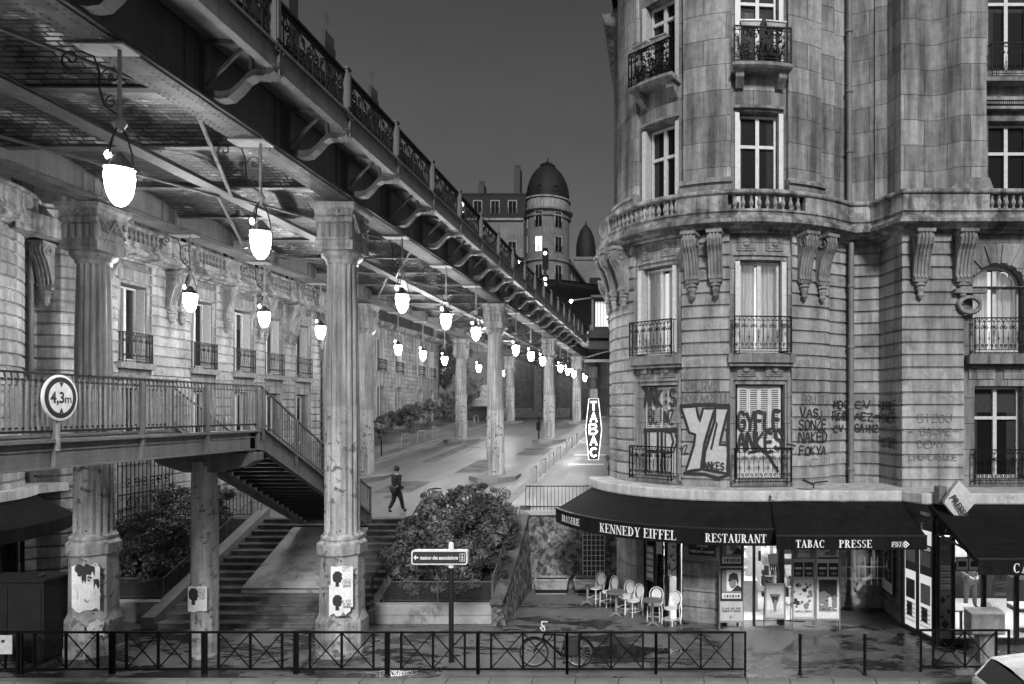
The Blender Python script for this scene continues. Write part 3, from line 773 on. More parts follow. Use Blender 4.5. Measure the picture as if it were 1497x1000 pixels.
fascia(-6.8, 1); fascia(-16.05, -1)
# curved cantilever brackets
def bracket():
    mb = MB()
    pts = [(0,-.46),(.1,-.44),(.25,-.43),(.45,-.45),(.62,-.42),(.78,-.28),(.92,-.12),(1.06,-.05),(1.22,-.07),(1.32,-.02)]
    low = [(x-.01, z-.13+.05*abs(x-.6)) for x, z in pts]
    for i in range(len(pts)-1):
        q = [low[i], low[i+1], pts[i+1], pts[i]]
        mb.prism(q, lambda a, b: (a, -.08, b), lambda a, b: (a, .08, b))
        mb.prism([low[i], low[i+1], (low[i+1][0], low[i+1][1]-.03), (low[i][0], low[i][1]-.03)], lambda a, b: (a, -.11, b), lambda a, b: (a, .11, b))
    mb.prism([(1.3,-.2),(1.42,-.12),(1.42,.02),(1.3,.04)], lambda a, b: (a,-.13,b), lambda a, b: (a,.13,b))
    mb.beam((.02,0,.45), (1.25,0,.45), .06, .08); mb.beam((.08,0,-.4), (.1,0,.42), .1, .06); mb.beam((.15,0,-.3), (.85,0,.40), .05, .05)
    mb.beam((.95,0,-.05),(.95,0,.42), .06, .06)
    return mb
b0 = bracket().build('bracket', M['iron'], None, local=True)
sc_mb = MB()
for sgn in (1, -1): sc_mb.tube([(.03, q[0], q[1]) for q in spiral(sgn*.08, .36, .1, PI/2, 1.2, 12, sgn)], .018, 5)
sc_mb.beam((.02,0,-.1), (.02,0,.42), .05, .03); sc_mb.tube([(.03,q[0],q[1]) for q in spiral(0,.05,.09,0,1.1,10)], .016, 5)
s0 = sc_mb.build('scroll_ornament', M['iron'], None, local=True)
def rail_panel():
    mb = MB(); L = BAY-.16
    mb.box(-.05,.05,-L/2,L/2,.84,.885); mb.box(-.025,.025,-L/2,L/2,.05,.085); mb.box(-.02,.02,-L/2,L/2,.74,.765)
    for k in range(5):
        yc = -L/2+L*(k+.5)/5
        for sg in (1, -1):
            f = 1 if k % 2 == 0 else -1
            mb.tube([(0, yc+q[0], q[1]) for q in spiral(sg*.12, .52 if f > 0 else .30, .115, -PI/2*f, 1.35, 13, sg*f)], .017, 4, False)
            mb.tube([(0, yc+q[0], q[1]) for q in spiral(sg*.14, .22 if f > 0 else .6, .09, PI/2*f, 1.2, 11, -sg*f)], .014, 4, False)
            mb.tube([(0,yc+sg*.24,.08),(0,yc+sg*.1,.3),(0,yc+sg*.22,.5),(0,yc+sg*.02,.74)], .014, 4, False)
        mb.tube([(0,yc,.08),(0,yc,.76)], .014, 4, False)
        mb.tube([(0, yc+.05*cos(a), .8+.03*sin(a)) for a in [2*PI*i/6 for i in range(6)]], .008, 4, False, True)
    return mb
r0 = rail_panel().build('railing_panel', M['darkmetal'], None, local=True)
pm = MB(); pm.box(-.07,.07,-.07,.07,0,.93); pm.box(-.09,.09,-.09,.09,.93,.97); pm.lathe([(.05,.97),(.06,1.0),(.02,1.03)], n=8); pm.box(.072,.1,-.045,.045,.1,.84)
p0_ = pm.build('railing_post', M['iron'], None, local=True)
k = -4
while True:
    y = PY0-.3+BAY*k
    if y > 61: break
    dup_part(b0, VD, (-8.2, y, 12.36)); dup_part(s0, VD, (-6.79, y, 12.33))
    dup_part(p0_, VD, (-6.85, y, 12.765)); dup_part(r0, VD, (-6.87, y+BAY/2, 12.765))
    if y < 40: dup_part(b0, VD, (-14.65, y, 12.36), PI); dup_part(r0, VD, (-16.0, y+BAY/2, 12.765), PI); dup_part(p0_, VD, (-16.0, y, 12.765), PI)
    k += 1
for o in (b0, s0, r0, p0_): bpy.data.objects.remove(o)

# ---------------------------------------------------------------- columns
def flute(nf, depth): return lambda k, r, z: r-depth*(1-abs(math.sin(PI*k/4)))**1.5 if True else r
def column_meshes(tall):
    """column standing on the pavement (tall, with octagonal pedestal) or on the upper street; local z from its own base"""
    H = 11.655
    out = []
    zsft = 3.0 if tall else 0
    def shaft(z0, z1, r0, r1, name, mat):
        mb = MB(); n = 16*4
        mod = lambda k, r, z: r-.035*(1-abs(math.sin(PI*(k % 4)/4)))**.8
        mb.lathe([(r0,z0),(r0*.5+r1*.5+.008,(z0+z1)/2),(r1,z1)], n=n, mod=mod)
        out.append((name, mb, mat, 'auto'))
    return out, shaft, H
def make_column(name, label, x, y, base, group, mat_low, posters=False):
    H = 11.655; K_ = .83
    t = thing(name, label, 'column', (x, y, base), group)
    def col_lathe(prof, n, nm, mat, mod=None, rot=0, smooth=False):
        mb = MB(); mb.lathe([(r*K_, z) for r, z in prof], (x, y, 0), n, mod, rot=rot); return mb.build(nm, mat, t, smooth=smooth)
    if base < 1:
        col_lathe([(.80,base),(.80,base+.12),(.77,base+.16),(.76,.86),(.68,1.0),(.66,1.06),(.645,2.52),(.66,2.56),(.73,2.60),(.73,2.86),(.66,2.92),(.60,2.96)], 8, 'pedestal', mat_low, rot=PI/8)
        col_lathe([(.60,2.955),(.62,2.99),(.62,3.05),(.56,3.09),(.55,3.12)], 32, 'base_ring', mat_low)
        z0, r0 = 3.1, .52
    else:
        z0, r0 = base+.12, .52
        mb = MB()
        pts = [(1.2*cos(PI/4*k+PI/8)*1.05, 1.7*sin(PI/4*k+PI/8)) for k in range(8)]
        mb.prism(pts, lambda a, b: (x+a, y+b, base-.4), lambda a, b: (x+a, y+b, base+.17)); mb.build('kerb_island', M['kerb'], t, bevel=.03)
    mod = lambda k, r, z: r-.045*(1-abs(math.sin(PI*(k % 4)/4)))**.7
    zc = 10.08
    zm = z0+3.3
    col_lathe([(r0,z0),(r0-.02,zm)], 64, 'lower_shaft', mat_low, mod)
    col_lathe([(r0-.026,zm),(.47,(zm+zc)/2+.5),(.43,zc)], 64, 'upper_shaft', M['col_up'], mod)
    col_lathe([(.44,zc),(.47,zc+.03),(.47,zc+.09),(.5,zc+.12),(.60,zc+.2),(.615,zc+.26),(.56,zc+.33),(.5,zc+.34)], 40, 'ring_moulding', M['col_up'], smooth='auto')
    KM = Matrix.Translation((x,y,0)) @ Matrix.Diagonal((.86,.86,1,1)) @ Matrix.Translation((-x,-y,0))
    mb = MB(); mb.M = KM; z = zc+.33
    mb.box(x-.56,x+.56,y-.56,y+.56,z,z+.25)
    mb.box(x-.5,x+.5,y-.57,y+.57,z+.253,z+.32)
    mb.box(x-.53,x+.53,y-.52,y+.52,z+.322,z+.66)
    mb.build('abacus', M['col_up'], t, bevel=.012)
    mb = MB(); mb.M = KM
    for i in range(23): mb.obox((x-.46+i*.042, y-.565, z+.12), .022, .02, .1, ry=.5)
    for s_ in (1, -1):
        for i in range(5): mb.lathe([(.1,z+.31),(.105,z+.64)], (x-.42+i*.21, y+s_*.50, 0), 10)
        q = [(x-.56+1.12*i/30, y+s_*.54, z+.77) for i in range(31)]
        mb.tube(q, [.075+.028*abs(math.sin(PI*5*i/30)) for i in range(31)], 8)
    mb.build('fluting', M['col_up'], t, smooth='auto')
    mb = MB(); mb.M = KM; prof = [(.50,z+.66),(.52,z+.86),(.56,z+.9),(.58,z+1.0),(.64,z+1.06),(.66,z+1.1),(.66,z+1.19),(.3,z+1.19)]
    sq = lambda k, r, z_: r*1.4142
    mb.lathe(prof, (x, y, 0), 4, sq, rot=PI/4); 
    mb.build('cornice_block', M['col_up'], t)
    mb = MB(); mb.M = KM
    for s_ in (1, -1):
        for c_, g in ((-.22, 1), (.22, -1)):
            mb.tube([(x+s_*.56, y+q[0], q[1]) for q in spiral(c_, z+.62, .19, 0, 1.4, 16, g)], .03, 5)
        mb.tube([(x+s_*.56, y-.5, z+.9), (x+s_*.6, y-.2, z+.5), (x+s_*.58, y+.1, z+.85), (x+s_*.56, y+.5, z+.45)], .05, 6)
    for q in (-.16, 0, .16): mb.lathe([(.03,z+.93),(.045,z+.97),(.03,z+1.01)], (x+q, y-.6, 0), 8)
    mb.build('scroll_ornament', M['col_up'], t)
    mb = MB(); mb.box(x-.34,x+.34,y-.4,y+.4,z+1.193,11.652); mb.build('bearing', M['iron'], t)
    return t
gname = 'fluted iron columns carrying the viaduct'
YR = [PY0+SP*k for k in range(5)]
ords = ['', 'second', 'third', 'fourth', 'fifth']
CR = make_column('viaduct_column', 'tall fluted column with torn posters on its octagonal pedestal, beside the steps', -8.35, PY0, 0, gname, M['col'])
CL = make_column('viaduct_column', 'peeling fluted column passing behind the footbridge, with shredded posters', -14.85, PY0, 0, gname, M['col'])
for k in range(1, 5):
    if k < 4 or True:
        make_column('viaduct_column', ['','fluted column behind the planter shrub, nearest of the right row on the upper street','fluted column of the right row with a black box at its foot','fluted column of the right row before the dark garage doors','farthest fluted column of the right row'][k], -8.35, YR[k], zp(YR[k]), gname, M['col'])
        if k < 4: make_column('viaduct_column', ['','blotchy fluted column just right of the tall postered column, in the left row','fluted column of the left row standing before the distant stair','far fluted column of the left row before the block wall'][k], -14.9, YR[k], zp(YR[k]), gname, M['col'])
# torn posters
def on_col(cx, cy, ang, r=.62):
    m = frame_at(cx+sin(ang)*r, cy-cos(ang)*r, 0, ang); return lambda u, v, o: m @ Vector((u, -o, v))
def torn(mb, f, u0, u1, v0, v1, off, n=9, j=.04):
    top = [(u0+(u1-u0)*i/n, v1-random.uniform(0, j)) for i in range(n+1)]
    bot = [(u0+(u1-u0)*i/n, v0+random.uniform(0, j*1.5)) for i in range(n+1)]
    vs = [tuple(f(a, b, off)) for a, b in bot]+[tuple(f(a, b, off)) for a, b in top]
    mb.add(vs, [(i, i+1, n+2+i, n+1+i) for i in range(n)])
def head_shape(mb, f, u, v, s, off):
    poly = [(-.5,.1),(-.48,.5),(-.2,.85),(.2,.8),(.45,.5),(.38,.25),(.5,.05),(.36,-.1),(.34,-.35),(.12,-.4),(.16,-.8),(-.22,-.8),(-.2,-.35),(-.42,-.2)]
    mb.add([tuple(f(u+a*s, v+b*s, off)) for a, b in poly], [tuple(range(len(poly)))])
def lines(mb, f, u, v, w_, h, n, off, txt=None):
    for i in range(n): scrawl(mb, (txt[i] if txt else 'MNEWHENM'), u, v-i*h*1.45, w_, h, h*.16, f, .03, 0, off)
f = on_col(-8.35, PY0, 0, .52)
A = MB(); B = MB(); C_ = MB(); G_ = MB()
torn(C_, f, -.30, .0, 1.62, 2.2, .012); 
f2 = on_col(-8.35, PY0, R(14), .535)
torn(A, f2, -.16, .36, 1.28, 2.36, .03); torn(A, f2, -.2, .3, 1.05, 1.9, .026, j=.1)
head_shape(B, f2, -.0, 2.02, .24, .036); head_shape(B, f2, .0, 1.42, .24, .036)
lines(B, f2, .12, 2.28, .2, .05, 2, .036, ['PARIS','EN']); lines(B, f2, .12, 1.95, .2, .05, 3, .036, ['CELLE','LUTTE','IMPORTE']); lines(B, f2, .12, 1.42, .2, .05, 3, .036, ['C EST','CE QUI','IMPORTE'])
put_text(B, 'RE', -.2, 2.05, .11, f, .018, .002); put_text(B, 'A', -.14, 1.9, .11, f, .018, .002); put_text(B, '97.5', -.28, 1.74, .11, f, .018, .002)
torn(B, f2, -.05, .3, 1.02, 1.1, .04)
A.build('poster', M['paper'], CR); B.build('poster_print', M['ink'], CR); C_.build('old_poster', M['paper_mid'], CR)
f = on_col(-14.85, PY0, R(22), .54); A = MB(); B = MB()
torn(A, f, -.28, .3, 1.15, 2.42, .012, 7, .15); 
for _ in range(12):
    u = random.uniform(-.25,.2); v = random.uniform(1.2,2.2); torn(B if random.random() < .5 else A, f, u, u+random.uniform(.05,.2), v, v+random.uniform(.1,.4), .022+random.uniform(0,.008), 4, .12)
head_shape(B, f, -.12, 2.25, .18, .034); lines(B, f, .0, 2.33, .24, .05, 1, .034, ['PARIS'])
for _ in range(7):
    u = random.uniform(-.1,.3); v = random.uniform(.15,.8); torn(A if random.random() < .5 else B, on_col(-14.85, PY0, R(22), .65), u, u+.2, v, v+.25, .03+random.uniform(0,.02), 4, .12)
A.build('poster', M['paper'], CL); B.build('poster_print', M['ink'], CL)

# ---------------------------------------------------------------- hanging lamps
LT = thing('hanging_lamp', 'x', 'lamp', (0, 0, 0), 'lit lanterns hanging under the viaduct')
mb = MB(); mb.box(-.55,.18,-.18,.18,-.03,0); mb.build('mounting_plate', M['offwhite'], LT, local=True)
mb = MB(); mb.tube([(0,0,-.03),(0,0,-1.1)], .028, 8); mb.lathe([(.03,-1.02),(.07,-1.06),(.1,-1.12),(.06,-1.2),(.02,-1.24)], n=10)
mb.build('rod', M['galv'], LT, local=True)
mb = MB(); mb.tube([(q[0],0,q[1]) for q in spiral(-.72,-.16,.16,-PI/2,1.3,18,-1)]+[], .014, 5)
mb.tube([(-.60,0,-.04),(-.38,0,-.12),(-.3,0,-.35),(-.3,0,-.6),(-.22,0,-.85),(-.02,0,-1.0)], .014, 5)
mb.tube([(q[0],0,q[1]) for q in spiral(-.12,-.42,.15,PI,1.2,16,-1)], .012, 5); mb.tube([(q[0],0,q[1]) for q in spiral(-.12,-.8,.1,PI/2,1.2,14,1)], .012, 5)
mb.build('scroll_bracket', M['darkmetal'], LT, local=True)
mb = MB()
for s_ in (-1, 1): mb.tube([(s_*.03,0,-1.15),(s_*.12,0,-1.35),(s_*.19,0,-1.6),(s_*.21,0,-1.82)], .012, 5)
mb.tube([(0,-.03,-1.15),(0,-.12,-1.35),(0,-.19,-1.6),(0,-.21,-1.82)], .012, 5)
mb.M = Matrix.Diagonal((.84,.84,1,1)); mb.lathe([(.05,-1.56),(.09,-1.6),(.14,-1.65),(.20,-1.72),(.235,-1.79),(.2,-1.78),(.03,-1.62)], n=16); mb.build('hood', M['darkmetal'], LT, local=True)
mb = MB(); mb.M = Matrix.Diagonal((.82,.82,1,1)); mb.lathe([(.205,-1.80),(.225,-1.85),(.228,-1.93),(.21,-2.06),(.18,-2.17),(.13,-2.26),(.07,-2.32),(.02,-2.335)], n=16); mb.build('globe', M['globe'], LT, smooth=True, local=True)
mb = MB(); mb.lathe([(.01,-1.52),(.03,-1.54),(.042,-1.58),(.03,-1.62),(.01,-1.64)], (-.16,-.02,0), 8); mb.build('bulb', M['bulb'], LT, smooth=True, local=True)
bpy.context.view_layer.update()
LR = [10.1, 13.65]+[PY0+SP*k+d for k in range(0, 3) for d in (3.2, 7.5, 11.6)]+[PY0+SP*3+4]
LL = [PY0+SP*k+d for k in range(0, 3) for d in (3.0, 6.9, 11.0)]
places = ['largest lit lantern, at the upper left just under the near girder', 'lit lantern over the footbridge end, left of the tall postered column',
 'first lit lantern right of the tall postered column, under the right girder', 'second lit lantern right of the tall postered column, under the right girder', 'lit lantern just left of the second right hand column',
 'first lit lantern beyond the second right hand column', 'middle lit lantern between the second and third right hand columns', 'lit lantern just left of the third right hand column',
 'lit lantern just right of the third right hand column', 'small lit lantern midway between the third and fourth right hand columns', 'small lit lantern beside the fourth right hand column','tiny lit lantern beyond the fourth right hand column']
pl_left = ['lit lantern left of centre over the footbridge, in front of the left facade', 'second lit lantern of the left row, above the footbridge end', 'lit lantern half hidden by the tall postered column, left row',
 'fourth lit lantern of the left row, against the second left facade', 'fifth lit lantern of the left row, against the second left facade', 'sixth lit lantern of the left row, before the dark tree',
 'lit lantern of the left row beside the distant stair', 'faint far lantern of the left row behind the second right column', 'farthest lit lantern of the left row']
first = True
for (ys, x, pls) in ((LR, -8.0, places), (LL, -14.4, pl_left)):
    for y, pz in zip(ys, pls):
        if first: LT.location = (x, y, 11.65); LT['label'] = pz; first = False
        else: dup(LT, (x, y, 11.65), label=pz)
# ================================================================ corner building on the right
RB = thing('corner_building', 'pale stone apartment building with rounded corner tower, graffiti and cafe on the ground floor', 'building', (6, 21, 0))
TC = (2.5, 23.75)
def tw(th, r): return (TC[0]+r*sin(R(th)), TC[1]-r*cos(R(th)))
def towermap(r): return lambda th, v, o: Vector((TC[0]+(r+o)*sin(th/r), TC[1]-(r+o)*cos(th/r), v))   # first coordinate is arc length
def rust_profile(z0, z1, h=.357, back=-.45, d=.06, g=.06):
    p = [(back, z0)]; z = z0
    while z < z1-.02:
        t = min(z+h, z1)
        p += [(-d, z), (-d, z+g*.5), (0, z+g), (0, t-g*.5), (-d, t-.002)]
        z = t
    p.append((back, z1)); return p
def solid(off0, off1, z0, z1): return [(off0, z0), (off1, z0), (off1, z1), (off0, z1)]
RL = 4.29
RP = rust_profile(3.927, 11.4)
mb = MB()
for (a, b) in ((-105,-52),(-26.5,-7.5),(17,35.5)):
    mb.sweep(arc(TC, RL, a, b, max(3, int((b-a)/3))), RP)
mb.sweep([(4.86,20.42),(5.9,20.95),(6.6,20.75),(6.86,19.5),(8.62,19.5)], RP)
mb.sweep([(11.4,19.5),(16,19.5)], RP)
mb.build('rusticated_wall', M['rustic'], RB)
mb = MB()   # plain bands and jambs round the tower windows
def bay(c, hw, r, ow, zs_, mb, rb=.5):
    """c centre angle; window openings (z0,z1) of half angle ow"""
    z = 4.12
    for (z0, z1) in zs_:
        mb.sweep(arc(TC, r, c-hw, c+hw, 6), solid(-rb, 0, z, z0)); z = z1
        mb.sweep(arc(TC, r, c-hw, c-ow, 2), solid(-rb, 0, z0, z1)); mb.sweep(arc(TC, r, c+ow, c+hw, 2), solid(-rb, 0, z0, z1))
    return z
for c in (-39.25, 4.75):
    z = bay(c, 12.7, RL-.13, 10.0, ((4.32,7.05),(7.95,10.62)), mb); mb.sweep(arc(TC, RL-.13, c-12.7, c+12.7, 6), solid(-.5,0,z,11.4))
    for (z0, z1) in ((4.32,7.05),(7.95,10.62)):
        for s_ in (-1, 1): mb.sweep(arc(TC, RL-.13, c+s_*11.5-.7, c+s_*11.5+.7, 1), solid(-.05,.05,z0-.1,z1+.12))
        mb.sweep(arc(TC, RL-.13, c-12.2, c+12.2, 6), solid(-.05,.06,z1+.12,z1+.2))
    for zz in (7.28, 10.88):
        for s_ in (-5.6, 5.6): 
            mb.sweep(arc(TC, RL-.13, c+s_-3.6, c+s_+3.6, 3), solid(-.02,.035,zz,zz+.42)); mb.sweep(arc(TC, RL-.095, c+s_-2.9, c+s_+2.9, 3), solid(-.02,.02,zz+.06,zz+.36))
            p = tw(c+s_, RL-.07); m = frame_at(p[0], p[1], zz+.21, R(c+s_)); mb.M = m @ Matrix.Rotation(PI/2, 4, 'X'); mb.lathe([(.10,-.01),(.10,.03),(.06,.05)], n=14); mb.M = None
    mb.sweep(arc(TC, RL-.13, c-12.7, c+12.7, 6), solid(-.1,.3,7.66,7.93)); mb.sweep(arc(TC, RL-.13, c-12.2, c+12.2, 6), solid(-.1,.22,7.56,7.66))
    mb.build('window_surround', M['ashlar'], RB); mb = MB()
# flat bay of the right wing
def flatbay(mb, x0, x1, y, ops, ztop, z0=4.12, d=.5):
    z = z0
    for (a, b, xa, xb) in ops:
        mb.sweep([(x0,y),(x1,y)], solid(-d,0,z,a)); mb.sweep([(x0,y),(xa,y)], solid(-d,0,a,b)); mb.sweep([(xb,y),(x1,y)], solid(-d,0,a,b)); z = b
    mb.sweep([(x0,y),(x1,y)], solid(-d,0,z,ztop))
flatbay(mb, 8.62, 11.4, 19.62, ((4.32,7.0,8.98,10.4),(7.95,9.85,8.93,10.42)), 9.86)
ax, az, ar = 9.675, 9.85, .745
ap = [(ax-ar*cos(PI*i/16), az+ar*.9*sin(PI*i/16)) for i in range(17)]
for i in range(16):
    (a, b), (c, d) = ap[i], ap[i+1]
    mb.prism([(a,b),(c,d),(c,11.4),(a,11.4)], lambda p, q: (p,19.62,q), lambda p, q: (p,20.12,q))
mb.box(8.62,8.93,19.62,20.12,9.86,11.4); mb.box(10.42,11.4,19.62,20.12,9.86,11.4)
for i in range(0, 16, 2):   # voussoirs
    a = PI*(i+1)/16
    mb.prism([(ax-(ar+.02)*cos(a-.13), az+(ar+.02)*.9*sin(a-.13)), (ax-(ar+.02)*cos(a+.13), az+(ar+.02)*.9*sin(a+.13)), (ax-(ar+.6)*cos(a+.12), az+(ar+.6)*.9*sin(a+.12)), (ax-(ar+.6)*cos(a-.12), az+(ar+.6)*.9*sin(a-.12))], lambda p, q: (p,19.575,q), lambda p, q: (p,19.62,q))
mb.box(8.7,11.3,19.3,19.62,7.62,7.88); mb.box(8.8,9.55,19.58,19.62,7.2,7.5); mb.box(9.8,10.55,19.58,19.62,7.2,7.5)
mb.build('window_surround', M['ashlar'], RB)
# upper wall
U = MB(); RU = 3.98
for (a, b, r) in ((-105,-73,RU),(-73,-53,RU+.14),(-27,-7,RU+.14),(16.5,33,RU+.14)):
    U.sweep(arc(TC, r, a, b, 6), solid(-.6,0,11.9,22))
for c in (-40, 4.75):
    hw = 13 if c < 0 else 11.75; z = 11.9
    for (z0, z1) in ((12.1,14.95),(16.12,18.75)):
        U.sweep(arc(TC, RU, c-hw, c+hw, 6), solid(-.6,0,z,z0)); z = z1
        U.sweep(arc(TC, RU, c-hw, c-9.3, 2), solid(-.6,0,z0,z1)); U.sweep(arc(TC, RU, c+9.3, c+hw, 2), solid(-.6,0,z0,z1))
    U.sweep(arc(TC, RU, c-hw, c+hw, 6), solid(-.6,0,18.75,22))
cc = [(7.85+.75*i/8, 20.1-.4*(1-cos(PI/2*i/8))) for i in range(9)]
U.sweep([(4.64,20.5),(5.25,20.75),(5.26,20.85),(5.85,21.1),(6.45,20.8),(6.47,20.72),(6.8,20.6),(7.0,20.0),(7.5,20.0),(7.52,20.06),(7.84,20.1)]+cc+[(8.62,19.68),(9.35,19.68)], solid(-.7,0,11.9,22))
flatbay(U, 9.35, 11.7, 20.1, ((12.1,14.8,9.6,11.5),(16.3,18.9,9.6,11.5)), 22, 11.9); U.sweep([(11.7,19.7),(16,19.7)], solid(-.7,0,11.9,22))
U.build('upper_wall', M['ashlar'], RB)
# mouldings: pilaster feet, sills, cornice, balcony slabs
S = MB()
for (a, b) in ((-73,-53),(-27,-7),(16.5,33)):
    for (o, z0, z1) in ((.16,11.9,12.75),(.12,12.75,12.83),(.2,12.83,12.92),(.1,12.92,13.0)): S.sweep(arc(TC, RU+.14, a-.6, b+.6, 6), solid(-.3,o,z0,z1))
S.box(8.55,9.42,19.5,19.7,11.9,12.6); S.prism([(8.2,12.6),(9.5,12.6),(9.36,12.95),(8.62,12.95)], lambda p, q: (p,19.52,q), lambda p, q: (p,19.72,q))
S.box(9.3,11.8,19.7,20.1,15.8,15.92); S.box(9.3,11.8,19.82,20.1,15.3,15.4); S.box(9.35,11.75,19.9,20.1,15.08,15.16)
for k in range(38): S.box(9.4+k*.06, 9.435+k*.06, 19.86, 19.9, 15.2, 15.28)
for c in (-40, 4.75):
    S.sweep(arc(TC, RU, c-11.2, c+11.2, 8), [(-.1,15.98),(.5,15.98),(.56,16.03),(.56,16.12),(-.1,16.12)])
    S.sweep(arc(TC, RU, c-10.5, c+10.5, 6), solid(-.05,.1,15.02,15.1))
    for s_ in (-8.3, 8.3):
        p = tw(c+s_, RU); S.M = frame_at(p[0], p[1], 0, R(c+s_))
        for q in (-.09, -.03, .03, .09): S.prism([(0,15.6),(.1,15.58),(.2,15.68),(.34,15.8),(.38,15.97),(0,15.97)], lambda a, b: (q-.026,-a,b), lambda a, b: (q+.026,-a,b))
        S.M = None
S.build('moulding', M['stone'], RB)
CP = arc(TC, 4.75, -105, 38, 46)+[(5.72,20.22),(6.15,20.16),(6.66,19.0),(16,19.0)]
K = MB(); K.sweep(CP, [(-1.1,11.35),(-.44,11.35),(-.42,11.42),(-.3,11.43),(-.24,11.5),(-.05,11.53),(0,11.56),(0,11.66),(-.06,11.68),(-.09,11.76),(-.16,11.80),(-.14,11.86),(-.1,11.88),(-1.1,11.9)])
K.build('cornice', M['cornice'], RB)
def clip_path(path, a, b): 
    return path[a:b+1]
BP = arc(TC, 4.58, -105, 38, 46)
K = MB(); full = BP+[(5.62,20.38),(6.2,20.34),(6.78,19.16),(16,19.16)]
K.sweep(full, [(-.24,12.38),(.04,12.38),(.07,12.41),(.07,12.47),(.03,12.51),(-.26,12.51)])
K.sweep(full, solid(-.22,.02,11.9,11.96))
for (a, b) in ((-105,-66),(-27,-8),(20.5,38)): K.sweep(arc(TC, 4.58, a, b, 8)+([(5.62,20.38),(6.2,20.34),(6.78,19.16),(9.2,19.16)] if b == 38 else []), solid(-.2,0,11.96,12.38))
K.sweep([(11.9,19.16),(16,19.16)], solid(-.2,0,11.96,12.38))
K.build('parapet', M['cornice'], RB)
def baluster(mb, x, y, z, h=.42):
    mb.lathe([(.055,z),(.055,z+.04*h/.42),(.035,z+.07*h/.42),(.07,z+.16*h/.42),(.065,z+.22*h/.42),(.032,z+.31*h/.42),(.045,z+.34*h/.42),(.055,z+.38*h/.42),(.055,z+h)], (x, y, 0), 8)
K = MB(); baluster(K, 0, 0, 0); BAL = K.build('baluster', M['cornice'], None, smooth='auto', local=True)
for (a, b, n) in ((-65,-28,13),(-7,19.5,9)):
    for i in range(n):
        p = tw(a+(b-a)*(i+.5)/n, 4.48); dup_part(BAL, RB, (p[0], p[1], 11.96))
for i in range(13): dup_part(BAL, RB, (9.3+i*.2, 19.26, 11.96))
# big scrolled consoles under the cornice
def console(mb, x, y, rz, z1=11.36, z0=9.5, w=.3):
    w *= 1.12
    mb.M = frame_at(x, y, 0, rz)
    H = z1-z0
    prof = [(0,z1),(.5,z1),(.52,z1-.1),(.53,z1-.25),(.47,z1-.42),(.36,z1-.55),(.27,z1-.75),(.2,z1-1.0),(.16,z1-1.2),(.2,z1-1.32),(.17,z1-1.42),(0,z1-1.42)]
    mb.prism(prof, lambda a, b: (-w/2,-a,b), lambda a, b: (w/2,-a,b))
    for q in (-.1, 0, .1):
        mb.tube([(q,-a-.01,b) for a, b in prof[2:10]], .035, 6)
    for s_ in (-1, 1):
        mb.tube([(s_*(w/2+.01), -q[0], q[1]) for q in spiral(.32, z1-.27, .2, 0, 1.5, 18, 1)], .028, 5)
        mb.tube([(s_*(w/2+.01), -a, b) for a, b in prof[3:10]], .03, 5)
        mb.tube([(s_*(w/2+.01), -q[0], q[1]) for q in spiral(.13, z1-1.32, .1, 0, 1.3, 12, 1)], .02, 5)
    mb.box(-w/2-.05, w/2+.05, -.58, 0, z1-.1, z1-.01)
    mb.lathe([(.06,z1-1.42),(.14,z1-1.47),(.15,z1-1.52),(.1,z1-1.55),(.12,z1-1.62),(.08,z1-1.74),(.1,z1-1.80),(.03,z1-1.9)], (0,-.1,0), 10)
    mb.M = None
def add_console(parent, x, y, rz, w=.3, z1=11.36):
    k = MB(); console(k, x, y, rz, z1, w=w); return k.build('console', M['stone'], parent)
for th in (-21.5,-12.5, 21.5, 30,-57,-66,-75): 
    p = tw(th, RL); add_console(RB, p[0], p[1], R(th))
for x in (7.35, 8.55): add_console(RB, x, 19.5, 0, .36)
k = MB(); k.tube([(8.75+.3*cos(a), 19.42, 9.3+.22*sin(a)) for a in [2*PI*i/16 for i in range(16)]], .07, 6, False, True); k.box(8.3,9.2,19.3,19.5,9.62,9.74)
k.build('carved_wreath', M['stone'], RB)
# ledge over the shop fronts
LP_ = arc(TC, 5.0, -78, 14, 30)+[(6.62,18.82),(6.95,18.22),(16,18.22)]
K = MB(); K.sweep(LP_, [(-1.7,3.80),(0,3.80),(.02,3.84),(.02,4.06),(0,4.09),(-1.7,4.115)]); K.build('shop_ledge', M['pale_ledge'], RB)
# left flank of the building going back up the street
mb = MB(); mb.sweep([(-1.95,58),(-1.95,26.6),(-1.7,26.4)], rust_profile(2.499, 11.4)); mb.build('flank_wall', M['rustic'], RB)
mb = MB(); mb.sweep([(-1.85,58),(-1.85,26.7),(-1.2,26.3)], solid(-.6,0,11.4,22)); mb.build('flank_upper_wall', M['ashlar'], RB)
mb = MB(); mb.sweep([(-1.9,58),(-1.9,26.6),(-1.5,26.3)], [(-.3,11.4),(.35,11.45),(.4,11.6),(.4,11.75),(.1,11.9),(-.3,11.9)])
mb.sweep([(-1.85,58),(-1.85,26.6)], [(-.3,21.2),(.35,21.3),(.45,21.7),(-.3,21.8)])
mb.build('flank_cornice', M['cornice'], RB)
for y in (26.8, 29, 31): add_console(RB, -1.9, y, R(-90))
mb = MB()
mb.lathe([(3.35,0.0),(3.35,22)], (TC[0], TC[1], 0), 32) if False else None
mb.sweep(arc(TC, 3.2, -100, 40, 20), solid(-.1,0,4.15,22)); mb.box(5.0,16,21.6,21.7,4.15,22)
mb.build('inner_wall', M['ink'], RB)
